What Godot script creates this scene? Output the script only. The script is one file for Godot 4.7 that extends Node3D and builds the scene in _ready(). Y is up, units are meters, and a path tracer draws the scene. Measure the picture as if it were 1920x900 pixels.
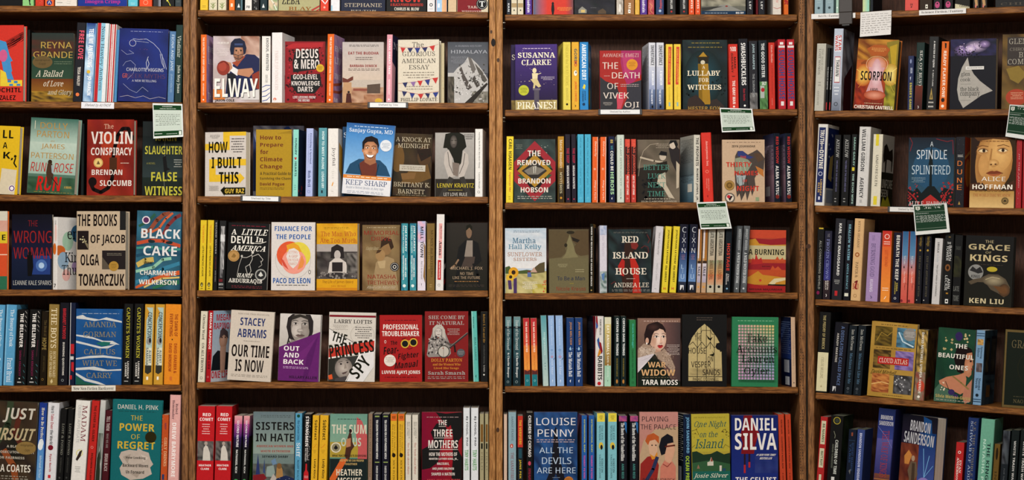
extends Node3D
# A wall of bookcases in a bookshop. Distances come from the shelf fronts (a trade paperback is about 21 cm tall).

const LENS := 3965.0            # focal length in pixels of the 1920 x 900 frame
const AWAY := 6.5               # camera to the shelf fronts
const EYE := 1.55
const DEEP := 0.22              # shelf depth
const BOARD := 0.0196           # shelf thickness
const STEP := 0.00006           # ink layers on a cover

var rng := RandomNumberGenerator.new()
var cam: Camera3D
var bays := []
var bay := {}
var row := 0
var counts := {}
var fonts := {}
var text_cache := {}
var ink: StandardMaterial3D
var cloth: StandardMaterial3D
var paper: StandardMaterial3D
var M := {}
const GROUP := "books on the bookcase shelves"


func _ready() -> void:
	rng.seed = 11
	# camera
	cam = Camera3D.new()
	cam.name = "camera"
	cam.position = Vector3(0, EYE, AWAY)
	cam.rotation.x = atan(80.0 / LENS)
	cam.fov = rad_to_deg(2.0 * atan(450.0 / LENS))
	cam.near = 0.1
	cam.far = 60.0
	add_child(cam)
	cam.current = true
	# surroundings: a closed room, so the sky is dark
	var we := WorldEnvironment.new()
	we.name = "world_environment"
	var env := Environment.new()
	env.background_mode = Environment.BG_COLOR
	env.background_color = Color(0.02, 0.02, 0.02)
	env.tonemap_mode = Environment.TONE_MAPPER_LINEAR
	env.tonemap_exposure = 1.18
	env.sdfgi_enabled = true
	env.ssao_enabled = true
	env.ssil_enabled = true
	we.environment = env
	add_child(we)
	# lamps: ceiling panels of the shop
	materials()
	lamp(Vector3(-0.45, 3.05, 2.5), Vector2(2.6, 0.35), 7.4, "tilted towards the bookcases", -28.0)
	lamp(Vector3(-0.4, 3.3, 6.4), Vector2(2.4, 0.6), 27.0, "by the wall facing the bookcases", -90.0)
	room()
	bookcases()
	shelf_one()
	shelf_two()
	shelf_three()
	shelf_four()
	cards()


# ---------------------------------------------------------------- materials

func wood(base: Color, dark: Color, light: Color, sd: int, rough := 0.55) -> StandardMaterial3D:
	var n := FastNoiseLite.new()
	n.seed = sd
	n.noise_type = FastNoiseLite.TYPE_SIMPLEX_SMOOTH
	n.frequency = 0.02
	n.fractal_octaves = 5
	n.fractal_gain = 0.72
	n.domain_warp_enabled = true
	n.domain_warp_amplitude = 26.0
	n.domain_warp_frequency = 0.01
	var g := Gradient.new()
	g.offsets = PackedFloat32Array([0.0, 0.3, 0.5, 0.68, 1.0])
	g.colors = PackedColorArray([dark, base.lerp(dark, 0.55), base, base.lerp(light, 0.6), light])
	var t := NoiseTexture2D.new()
	t.width = 512
	t.height = 512
	t.seamless = true
	t.noise = n
	t.color_ramp = g
	var nn := FastNoiseLite.new()
	nn.seed = sd + 7
	nn.frequency = 0.03
	nn.fractal_octaves = 4
	var b := NoiseTexture2D.new()
	b.width = 512
	b.height = 512
	b.seamless = true
	b.noise = nn
	b.as_normal_map = true
	b.bump_strength = 3.0
	var m := StandardMaterial3D.new()
	m.albedo_texture = t
	m.roughness = rough
	m.metallic_specular = 0.3
	m.normal_enabled = true
	m.normal_texture = b
	m.normal_scale = 0.5
	return m


func plain(c: Color, rough := 0.7, metal := 0.0) -> StandardMaterial3D:
	var m := StandardMaterial3D.new()
	m.albedo_color = c
	m.roughness = rough
	m.metallic = metal
	return m


func mottled(rough: float, lo: float, sd: int, freq: float) -> StandardMaterial3D:
	var n := FastNoiseLite.new()
	n.seed = sd
	n.frequency = freq
	n.fractal_octaves = 4
	var g := Gradient.new()
	g.offsets = PackedFloat32Array([0.25, 0.75])
	g.colors = PackedColorArray([Color(lo, lo, lo), Color.WHITE])
	var t := NoiseTexture2D.new()
	t.width = 256
	t.height = 256
	t.seamless = true
	t.noise = n
	t.color_ramp = g
	var m := StandardMaterial3D.new()
	m.vertex_color_use_as_albedo = true
	m.albedo_texture = t
	m.uv1_triplanar = true
	m.uv1_scale = Vector3(9, 9, 9)
	m.roughness = rough
	m.metallic_specular = 0.22
	return m


func materials() -> void:
	M.shelf = wood(Color("6f441c"), Color("432608"), Color("8f5e2b"), 3)
	M.post = wood(Color("764f2d"), Color("482d17"), Color("966a40"), 21)
	M.post_pale = wood(Color("966636"), Color("62401c"), Color("b58650"), 34)
	M.back = wood(Color("452b1f"), Color("331f15"), Color("533626"), 55, 0.6)
	M.hole = plain(Color("120c08"), 0.9)
	M.black = plain(Color("161514"), 0.5)
	M.clamp = plain(Color("2b2420"), 0.6)
	M.plaster = plain(Color("b9b2a6"), 0.9)
	M.floor = wood(Color("6b4a30"), Color("3f2a1a"), Color("85603f"), 77, 0.45)
	ink = mottled(0.5, 0.975, 5, 0.03)
	cloth = mottled(0.5, 0.97, 6, 0.05)
	paper = mottled(0.85, 0.93, 8, 0.2)


# ---------------------------------------------------------------- nodes

func numbered(called: String) -> String:
	var k: int = counts.get(called, 0)
	counts[called] = k + 1
	return called if k == 0 else "%s_%03d" % [called, k]


func thing(called: String, label: String, category: String, group := "") -> Node3D:
	var o := Node3D.new()
	o.name = numbered(called)
	o.set_meta("label", label)
	o.set_meta("category", category)
	if group:
		o.set_meta("group", group)
	add_child(o)
	return o


func part(called: String, mesh: Mesh, mat: Material, parent: Node, at := Transform3D()) -> MeshInstance3D:
	var o := MeshInstance3D.new()
	o.name = called
	o.mesh = mesh
	o.material_override = mat
	o.transform = at
	parent.add_child(o, true)
	return o


func lin(c: Color) -> Color:
	var l := c.srgb_to_linear()
	return Color(pow(l.r, 1.1), pow(l.g, 1.1), pow(l.b, 1.1))


func begin() -> SurfaceTool:
	var st := SurfaceTool.new()
	st.begin(Mesh.PRIMITIVE_TRIANGLES)
	return st


func tri(st: SurfaceTool, a: Vector3, b: Vector3, c: Vector3, n: Vector3, ca: Color, cb: Color, cc: Color) -> void:
	st.set_normal(n)
	if (b - a).cross(c - a).dot(n) > 0.0:
		st.set_color(ca); st.add_vertex(a); st.set_color(cc); st.add_vertex(c); st.set_color(cb); st.add_vertex(b)
	else:
		st.set_color(ca); st.add_vertex(a); st.set_color(cb); st.add_vertex(b); st.set_color(cc); st.add_vertex(c)


func quad(st: SurfaceTool, a: Vector3, b: Vector3, c: Vector3, d: Vector3, col: Color, out := Vector3.ZERO) -> void:
	var n := (b - a).cross(c - a)
	if n.length() < 1e-12:
		return
	n = n.normalized()
	if out != Vector3.ZERO and n.dot(out) < 0.0:
		n = -n
	tri(st, a, b, c, n, col, col, col)
	tri(st, a, c, d, n, col, col, col)


# a board with chamfered edges; the grain runs along axis 0, 1 or 2
func board(size: Vector3, grain: int, chamfer := 0.0015, shift := 0.0) -> ArrayMesh:
	var st := begin()
	var h := size * 0.5
	var e: float = min(chamfer, min(h.x, min(h.y, h.z)) * 0.8)
	var put := func(ps: Array, n: Vector3) -> void:
		var order := [0, 1, 2, 0, 2, 3] if ps.size() == 4 else [0, 1, 2]
		var flip: bool = (ps[1] - ps[0]).cross(ps[2] - ps[0]).dot(n) > 0.0
		for i in range(0, order.size(), 3):
			for k in ([0, 2, 1] if flip else [0, 1, 2]):
				var p: Vector3 = ps[order[i + k]]
				var along: float = p[grain]
				var across: float
				if absf(n[(grain + 1) % 3]) > 0.7:
					across = p[(grain + 2) % 3]
				elif absf(n[(grain + 2) % 3]) > 0.7:
					across = p[(grain + 1) % 3] + 0.3
				else:
					across = p[(grain + 1) % 3]
					along = p[(grain + 2) % 3] * 3.0
				st.set_normal(n)
				st.set_tangent(Plane(1, 0, 0, 1))
				st.set_uv(Vector2(along * 1.3 + shift, across * 13.0 + shift * 2.7))
				st.add_vertex(p)
	for ax in 3:
		var b := (ax + 1) % 3
		var c := (ax + 2) % 3
		for s in [-1.0, 1.0]:
			var n := Vector3.ZERO
			n[ax] = s
			var ps := []
			for q in [[-1, -1], [1, -1], [1, 1], [-1, 1]]:
				var p := Vector3.ZERO
				p[ax] = s * h[ax]
				p[b] = q[0] * (h[b] - e)
				p[c] = q[1] * (h[c] - e)
				ps.append(p)
			put.call(ps, n)
			for t in [-1.0, 1.0]:
				var n2 := Vector3.ZERO
				n2[ax] = s
				n2[b] = t
				var p1 := Vector3.ZERO
				var ps2 := []
				for q in [[0, -1], [1, -1], [1, 1], [0, 1]]:
					p1 = Vector3.ZERO
					p1[ax] = s * (h[ax] if q[0] == 0 else h[ax] - e)
					p1[b] = t * (h[b] - e if q[0] == 0 else h[b])
					p1[c] = q[1] * (h[c] - e)
					ps2.append(p1)
				put.call(ps2, n2.normalized())
	for sx in [-1.0, 1.0]:
		for sy in [-1.0, 1.0]:
			for sz in [-1.0, 1.0]:
				var s3 := Vector3(sx, sy, sz)
				put.call([s3 * Vector3(h.x, h.y - e, h.z - e), s3 * Vector3(h.x - e, h.y, h.z - e), s3 * Vector3(h.x - e, h.y - e, h.z)], s3.normalized())
	return st.commit()


func lamp(at: Vector3, size: Vector2, energy: float, where: String, tilt: float) -> void:
	var t := thing("ceiling_lamp", "flat rectangular ceiling lamp panel " + where, "lamp", "ceiling lamps over the aisle")
	t.position = at
	t.rotation_degrees.x = tilt + 90.0
	part("housing", board(Vector3(size.x + 0.06, 0.05, size.y + 0.06), 0, 0.004), plain(Color("d8d8d4"), 0.5), t, Transform3D(Basis(), Vector3(0, 0.03, 0)))
	var glow := plain(Color("fff4e2"), 0.5)
	glow.emission_enabled = true
	glow.emission = Color("fffdfa")
	glow.emission_energy_multiplier = 2.0
	part("diffuser", board(Vector3(size.x, 0.008, size.y), 0, 0.002), glow, t)
	var l := AreaLight3D.new()
	l.name = "lamp_light"
	l.area_size = size
	l.light_energy = energy
	l.light_color = Color("fffdfa")
	l.light_size = 0.5
	l.shadow_enabled = true
	l.set("area_range", 14.0)
	l.rotation.x = -PI / 2
	l.position = Vector3(0, -0.012, 0)
	t.add_child(l)


func structure(called: String, size: Vector3, at: Vector3, mat: Material, grain := 0) -> void:
	var o := part(called, board(size, grain, 0.002), mat, self, Transform3D(Basis(), at))
	o.set_meta("kind", "structure")


func room() -> void:
	structure("floor", Vector3(8.4, 0.1, 9.4), Vector3(0, -0.05, 4.0), M.floor)
	structure("ceiling", Vector3(8.4, 0.1, 9.4), Vector3(0, 3.4, 4.0), M.plaster)
	structure("wall_behind_bookcases", Vector3(8.4, 3.5, 0.1), Vector3(0, 1.7, -0.75), M.plaster)
	structure("wall_opposite", Vector3(8.4, 3.5, 0.1), Vector3(0, 1.7, 8.75), M.plaster)
	structure("wall_west", Vector3(0.1, 3.5, 9.4), Vector3(-4.25, 1.7, 4.0), M.plaster, 2)
	structure("wall_east", Vector3(0.1, 3.5, 9.4), Vector3(4.25, 1.7, 4.0), M.plaster, 2)


# ---------------------------------------------------------------- bays and shelves

# pixel -> point in the bay's own space, on the plane d metres behind the shelf fronts
func hit(b: Dictionary, u: float, v: float, d := 0.0) -> Vector3:
	var dir := cam.transform.basis * Vector3((u - 960.0) / LENS, (450.0 - v) / LENS, -1.0)
	var inv: Transform3D = b.inv
	var o := inv * cam.position
	var g := inv.basis * dir
	return o + g * ((-d - o.z) / g.z)


func shelf_y(b: Dictionary, r: int, x: float) -> float:
	var s: Array = b.shelf[r]
	return s[0] + s[1] * x


func bookcases() -> void:
	var flat := {"inv": Transform3D()}
	# outer edges of each bookcase in pixels at mid height, turn, and where each shelf top runs (two points per shelf)
	var specs := [
		{"l": -222.0, "r": 354.5, "turn": 0.0, "u": [0.0, 340.0], "v": [[10.5, 12], [190, 192], [365, 367.3], [543, 543.8], [723.5, 721.5], [907, 905]],
			"label": "dark brown wooden bookcase with new hardcovers and a green-banded review card"},
		{"l": 355.0, "r": 929.5, "turn": 0.0, "u": [371.0, 917.0], "v": [[18.5, 22.5], [192, 193], [368, 369], [544.5, 545], [717, 716], [908, 908]],
			"label": "brown wooden bookcase with two black-framed shelf labels and no review cards"},
		{"l": 930.0, "r": 1510.5, "turn": 0.0, "u": [948.0, 1496.0], "v": [[27, 27], [206, 204.5], [380, 379], [550, 548.7], [724, 726], [908, 908]],
			"label": "honey brown bookcase with rows of small peg holes drilled along its side panel"},
		{"l": 1514.0, "r": 2090.0, "turn": -24.0, "u": [1525.0, 1920.0], "v": [[26, 11.5], [208, 204], [385.5, 390.6], [560.6, 578.3], [735.5, 766.7], [909, 955]],
			"label": "science fiction bookcase set at an angle with a handwritten note hanging from it"},
	]
	var woods := [[M.post, M.post], [M.post, M.post_pale], [M.post_pale, M.post], [M.post, M.post]]
	for i in 4:
		var s: Dictionary = specs[i]
		var b := {"inv": Transform3D()}
		var p0 := hit(flat, s.l, 450.0)
		b.at = Transform3D(Basis(Vector3.UP, deg_to_rad(s.turn)), Vector3(p0.x, 0, 0))
		b.inv = b.at.affine_inverse()
		var wide: float = hit(b, s.r, 450.0).x
		if i == 3:
			wide = 0.94
		b.wide = wide
		var side := 0.0205
		b.x0 = side
		b.x1 = wide - side
		b.shelf = []
		b.v = []
		for r in 6:
			var a := hit(b, s.u[0], s.v[r][0])
			var c := hit(b, s.u[1], s.v[r][1])
			var k := (c.y - a.y) / (c.x - a.x)
			b.shelf.append([a.y - k * a.x, k])
			b.v.append([s.u[0], s.v[r][0], (s.v[r][1] - s.v[r][0]) / (s.u[1] - s.u[0])])
		bays.append(b)
		var t := thing("bookcase", s.label, "bookcase")
		t.transform = b.at
		var tall := 2.85
		part("back_panel", board(Vector3(wide, tall, 0.012), 1, 0.001, i * 0.31), M.back, t, Transform3D(Basis(), Vector3(wide / 2, tall / 2, -DEEP - 0.007)))
		for q in 2:
			var x := side / 2 if q == 0 else wide - side / 2
			var pm: Material = woods[i][q]
			var pnl := part("side_panel", board(Vector3(side - 0.0006, tall, DEEP + 0.002), 1, 0.002, i * 0.43 + q * 0.17), pm, t, Transform3D(Basis(), Vector3(x, tall / 2, -DEEP / 2 + 0.002)))
			if i == 2 and q == 1:
				pegs(b, pnl, x)
		for r in 6:
			var gap := 0.003
			var x0: float = b.x0 + (0.007 if i == 2 else gap)
			var x1: float = b.x1 - gap
			var ya := shelf_y(b, r, x0)
			var yb := shelf_y(b, r, x1)
			var len := Vector2(x1 - x0, yb - ya).length()
			part("shelf", board(Vector3(len, BOARD, DEEP - 0.002), 0, 0.0022, r * 0.37 + i * 0.53), M.shelf, t,
				Transform3D(Basis(Vector3.BACK, atan2(yb - ya, x1 - x0)), Vector3((x0 + x1) / 2, (ya + yb) / 2 - BOARD / 2, -DEEP / 2 + 0.001)))
		part("top_panel", board(Vector3(wide, 0.022, DEEP), 0, 0.002, i * 0.2), M.shelf, t, Transform3D(Basis(), Vector3(wide / 2, tall + 0.011, -DEEP / 2 - 0.003)))
		part("shelf_pin", pin_mesh(b), plain(Color("8a8578"), 0.35, 0.8), t).set_meta("kind", "stuff")
	# round finger hole and knots on the posts
	knots()


func pin_mesh(b: Dictionary) -> ArrayMesh:
	var st := begin()
	for r in 6:
		for x in [b.x0 + 0.004, b.x1 - 0.004]:
			for z in [-0.03, -0.18]:
				var c := CylinderMesh.new()
				c.top_radius = 0.0025
				c.bottom_radius = 0.0025
				c.height = 0.008
				c.radial_segments = 8
				c.rings = 1
				st.append_from(c, 0, Transform3D(Basis(Vector3.BACK, PI / 2), Vector3(x, shelf_y(b, r, x) - BOARD - 0.0026, z)))
	return st.commit()


func disc(st: SurfaceTool, c: Vector3, rx: float, ry: float, n := 12) -> void:
	for i in n:
		var a := TAU * i / n
		var e := TAU * (i + 1) / n
		tri(st, c, c + Vector3(cos(a) * rx, sin(a) * ry, 0), c + Vector3(cos(e) * rx, sin(e) * ry, 0), Vector3.BACK, Color.WHITE, Color.WHITE, Color.WHITE)


func pegs(b: Dictionary, parent: MeshInstance3D, x: float) -> void:
	# peg holes drilled in the front edge, in short runs
	var st := begin()
	var z := DEEP / 2 + 0.0022
	for run in [[0, 34, 3], [44, 72, 2], [195, 250, 2], [290, 330, 3], [335, 395, 3], [425, 470, 2], [482, 560, 2], [590, 640, 2], [655, 740, 2], [770, 900, 2]]:
		var v: float = run[0]
		while v < run[1]:
			for k in int(run[2]):
				if rng.randf() < 0.85:
					var p := hit(b, 1500.5 + k * 4.3 + rng.randf_range(-0.5, 0.5), v)
					disc(st, Vector3(p.x - x, p.y - 1.425, z), 0.0013, 0.0015, 8)
			v += 5.6
	part("peg_hole", st.commit(), M.hole, parent).set_meta("kind", "stuff")


func knots() -> void:
	var km := wood(Color("3d2411"), Color("1c1008"), Color("5a3820"), 90)
	for k in [[1, 925.0, 80.0, 4.2, 7.5, true], [2, 934.0, 113.0, 2.6, 4.0, false], [2, 933.5, 806.0, 3.0, 4.5, false], [3, 1516.0, 462.0, 5.0, 4.5, false], [1, 921.0, 60.0, 2.0, 3.5, false]]:
		var b: Dictionary = bays[k[0]]
		var p := hit(b, k[1], k[2])
		var host: Node = get_node("bookcase" if k[0] == 0 else "bookcase_%03d" % k[0])
		var st := begin()
		var rx: float = k[3] / 610.0
		disc(st, Vector3.ZERO, rx, k[4] / 610.0, 16)
		st.generate_normals()
		part("hole" if k[5] else "knot", st.commit(), M.hole if k[5] else km, host, Transform3D(Basis(), Vector3(p.x, p.y, 0.0032)))


# ---------------------------------------------------------------- print

func font(k: String) -> Font:
	if not fonts.has(k):
		var f := SystemFont.new()
		f.font_names = PackedStringArray([{"b": "Droid Sans", "r": "Droid Sans", "s": "Droid Serif", "S": "Droid Serif", "m": "Droid Sans Mono"}[k]])
		f.font_weight = 700 if k in ["b", "S"] else 400
		fonts[k] = f
	return fonts[k]


func glyphs(text: String, k: String) -> Dictionary:
	var key := k + text
	if not text_cache.has(key):
		var t := TextMesh.new()
		t.text = text
		t.font = font(k)
		t.font_size = 20
		t.pixel_size = 0.05
		t.curve_step = 1.6
		t.depth = 0.0
		var a := t.get_mesh_arrays()
		var vs: PackedVector3Array = a[Mesh.ARRAY_VERTEX]
		var ix: PackedInt32Array = a[Mesh.ARRAY_INDEX] if a[Mesh.ARRAY_INDEX] != null else PackedInt32Array()
		if ix.is_empty():
			for i in vs.size():
				ix.append(i)
		var lo := Vector2(1e9, 1e9)
		var hi := Vector2(-1e9, -1e9)
		for v in vs:
			lo = lo.min(Vector2(v.x, v.y))
			hi = hi.max(Vector2(v.x, v.y))
		text_cache[key] = {"v": vs, "i": ix, "lo": lo, "hi": hi}
	return text_cache[key]


func at(C: Dictionary, u: float, v: float, layer: float) -> Vector3:
	u = clampf(u, 0.0, 100.0) * 0.01
	v = clampf(v, 0.0, 100.0) * 0.01
	return C.o + C.u * u + C.v * v + C.w * (u * v) + C.n * (layer * STEP + 0.00008 + C.bend * v * v)


# draws a list of printed shapes on a canvas (percent of its width and height, from its upper corner)
func draw(items: Array, C: Dictionary, art: SurfaceTool, letters: SurfaceTool, layers := []) -> Vector2i:
	var made := Vector2i.ZERO
	var layer := 0
	var n: Vector3 = C.n
	var asp: float = C.u.length() / C.v.length()
	for item_index in items.size():
		var it: Array = items[item_index]
		layer = layers[item_index] if layers else layer + 1
		match it[0]:
			"r":
				var c := lin(Color(it[5]))
				rect(art, C, it[1], it[2], it[3], it[4], layer, c, c, c, c)
				made.x += 1
			"g":
				var c1 := lin(Color(it[5]))
				var c2 := lin(Color(it[6]))
				rect(art, C, it[1], it[2], it[3], it[4], layer, c1, c1, c2, c2)
				made.x += 1
			"gh":
				var c1 := lin(Color(it[5]))
				var c2 := lin(Color(it[6]))
				rect(art, C, it[1], it[2], it[3], it[4], layer, c1, c2, c2, c1)
				made.x += 1
			"e", "o":
				var ring: bool = it[0] == "o"
				var rx: float = it[3]
				var ry: float = it[4] if it[4] > 0 else rx * asp
				var c := lin(Color(it[6] if ring else it[5]))
				var seg := 28 if rx > 8 else 16
				var k: float = 1.0 - (it[5] / rx) if ring else 0.0
				for i in seg:
					var a := TAU * i / seg
					var e := TAU * (i + 1) / seg
					var pa := at(C, it[1] + cos(a) * rx, it[2] + sin(a) * ry, layer)
					var pb := at(C, it[1] + cos(e) * rx, it[2] + sin(e) * ry, layer)
					tri(art, at(C, it[1] + cos(a) * rx * k, it[2] + sin(a) * ry * k, layer), pa, pb, n, c, c, c)
					if ring:
						tri(art, at(C, it[1] + cos(a) * rx * k, it[2] + sin(a) * ry * k, layer), pb, at(C, it[1] + cos(e) * rx * k, it[2] + sin(e) * ry * k, layer), n, c, c, c)
				made.x += 1
			"b":
				# soft blob: inner colour blending to outer colour
				var ci := lin(Color(it[5]))
				var co := lin(Color(it[6]))
				for i in 20:
					var a := TAU * i / 20.0
					var e := TAU * (i + 1) / 20.0
					tri(art, at(C, it[1], it[2], layer), at(C, it[1] + cos(a) * it[3], it[2] + sin(a) * it[4], layer), at(C, it[1] + cos(e) * it[3], it[2] + sin(e) * it[4], layer), n, ci, co, co)
				made.x += 1
			"p":
				var c := lin(Color(it[2]))
				var pts := PackedVector2Array()
				for i in range(0, it[1].size(), 2):
					pts.append(Vector2(it[1][i], it[1][i + 1]))
				var ix := Geometry2D.triangulate_polygon(pts)
				for i in range(0, ix.size(), 3):
					tri(art, at(C, pts[ix[i]].x, pts[ix[i]].y, layer), at(C, pts[ix[i + 1]].x, pts[ix[i + 1]].y, layer), at(C, pts[ix[i + 2]].x, pts[ix[i + 2]].y, layer), n, c, c, c)
				made.x += 1
			"k":
				var c := lin(Color(it[3]))
				var w: float = it[2] * 0.5
				var q: Array = it[1]
				for i in range(0, q.size() - 2, 2):
					var a := Vector2(q[i], q[i + 1])
					var b := Vector2(q[i + 2], q[i + 3])
					var d := Vector2((b - a).x * asp, (b - a).y).normalized()
					var s := Vector2(-d.y * w, d.x * w * asp)
					rectp(art, C, a + s, b + s, b - s, a - s, layer, c)
					if i > 0 and w > 1.0:
						# round the joint of a broad stroke
						for j in 8:
							var f := TAU * j / 8.0
							var g := TAU * (j + 1) / 8.0
							tri(art, at(C, a.x, a.y, layer), at(C, a.x + cos(f) * w, a.y + sin(f) * w * asp, layer), at(C, a.x + cos(g) * w, a.y + sin(g) * w * asp, layer), n, c, c, c)
				made.x += 1
			"n":
				var c1 := lin(Color(it[7]))
				var c2 := lin(Color(it[8]))
				var nx: int = it[5]
				var ny: int = it[6]
				var vals := []
				for i in (nx + 1) * (ny + 1):
					vals.append(c1.lerp(c2, rng.randf()))
				for j in ny:
					for i in nx:
						var u0 := lerpf(it[1], it[3], float(i) / nx)
						var u1 := lerpf(it[1], it[3], float(i + 1) / nx)
						var v0 := lerpf(it[2], it[4], float(j) / ny)
						var v1 := lerpf(it[2], it[4], float(j + 1) / ny)
						rect(art, C, u0, v0, u1, v1, layer, vals[j * (nx + 1) + i], vals[j * (nx + 1) + i + 1], vals[(j + 1) * (nx + 1) + i + 1], vals[(j + 1) * (nx + 1) + i])
				made.x += 1
			"d":
				var c := lin(Color(it[7]))
				for i in int(it[5]):
					var u := rng.randf_range(it[1], it[3])
					var v := rng.randf_range(it[2], it[4])
					var z: float = it[6] * rng.randf_range(0.6, 1.4)
					rectp(art, C, Vector2(u - z, v), Vector2(u, v - z * asp), Vector2(u + z, v), Vector2(u, v + z * asp), layer, c)
				made.x += 1
			"l":
				var c := lin(Color(it[6]))
				var cnt: int = it[5]
				var hgt: float = (it[4] - it[2]) / cnt
				for i in cnt:
					var mid: float = (it[1] + it[3]) * 0.5
					var half: float = (it[3] - it[1]) * 0.5 * (1.0 if i % 3 != 2 else 0.7)
					var u := mid - half
					while u < mid + half:
						var e: float = min(u + rng.randf_range(0.03, 0.13) * (it[3] - it[1]), mid + half)
						rect(letters, C, u, it[2] + hgt * i + hgt * 0.3, e, it[2] + hgt * i + hgt * 0.64, layer, c, c, c, c)
						u = e + 0.03 * (it[3] - it[1])
				made.y += 1
			"t":
				words(letters, C, it[1], it[2], it[3], it[4], it[5], it[6], it[7] if it.size() > 7 else "b", it[8] if it.size() > 8 else 0.0, layer)
				made.y += 1
			"v":
				# text that runs down a spine: text, from, to, colour, font, across from, across to
				var a0: float = it[6] if it.size() > 6 else 22.0
				var a1: float = it[7] if it.size() > 7 else 78.0
				words(letters, C, it[1], a0, it[2], a1, it[3], it[4], it[5] if it.size() > 5 else "b", 90.0, layer)
				made.y += 1
	return made


func rectp(st: SurfaceTool, C: Dictionary, a: Vector2, b: Vector2, c: Vector2, d: Vector2, layer: float, col: Color) -> void:
	var A := at(C, a.x, a.y, layer)
	var B := at(C, c.x, c.y, layer)
	tri(st, A, at(C, b.x, b.y, layer), B, C.n, col, col, col)
	tri(st, A, B, at(C, d.x, d.y, layer), C.n, col, col, col)


func rect(st: SurfaceTool, C: Dictionary, x0: float, y0: float, x1: float, y1: float, layer: float, a: Color, b: Color, c: Color, d: Color) -> void:
	var cuts := 1 if C.bend == 0.0 else 8
	for i in cuts:
		var f0 := float(i) / cuts
		var f1 := float(i + 1) / cuts
		var p0 := at(C, x0, lerpf(y0, y1, f0), layer)
		var p1 := at(C, x1, lerpf(y0, y1, f0), layer)
		var p2 := at(C, x1, lerpf(y0, y1, f1), layer)
		var p3 := at(C, x0, lerpf(y0, y1, f1), layer)
		tri(st, p0, p1, p2, C.n, a.lerp(d, f0), b.lerp(c, f0), b.lerp(c, f1))
		tri(st, p0, p2, p3, C.n, a.lerp(d, f0), b.lerp(c, f1), a.lerp(d, f1))


func words(st: SurfaceTool, C: Dictionary, text: String, x0: float, y0: float, x1: float, y1: float, col: String, fk: String, turn: float, layer: float) -> void:
	var g := glyphs(text, fk[0])
	var slant := 0.22 if fk.ends_with("i") else 0.0
	var c := lin(Color(col))
	var lo: Vector2 = g.lo
	var size: Vector2 = g.hi - g.lo
	if size.x <= 0.0 or size.y <= 0.0:
		return
	var cx := (x0 + x1) * 0.5
	var cy := (y0 + y1) * 0.5
	var asp: float = C.u.length() / C.v.length()
	var w := x1 - x0
	var h := y1 - y0
	var down := turn == 90.0
	var ca := cos(deg_to_rad(turn))
	var sa := sin(deg_to_rad(turn))
	var vs: PackedVector3Array = g.v
	var pts := PackedVector3Array()
	pts.resize(vs.size())
	for i in vs.size():
		var f := (Vector2(vs[i].x, vs[i].y) - lo) / size
		var px: float
		var py: float
		if down:
			px = x0 + w * f.y
			py = y0 + h * f.x
		else:
			f.x = f.x * (1.0 - slant * 0.3) + slant * f.y * 0.3
			px = (f.x - 0.5) * w
			py = (0.5 - f.y) * h
			if turn != 0.0:
				var rx := px * asp
				var nx := rx * ca - py * sa
				py = rx * sa + py * ca
				px = nx / asp
			px += cx
			py += cy
		pts[i] = at(C, px, py, layer)
	var ix: PackedInt32Array = g.i
	for i in range(0, ix.size(), 3):
		tri(st, pts[ix[i]], pts[ix[i + 1]], pts[ix[i + 2]], C.n, c, c, c)


# ---------------------------------------------------------------- books

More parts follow.
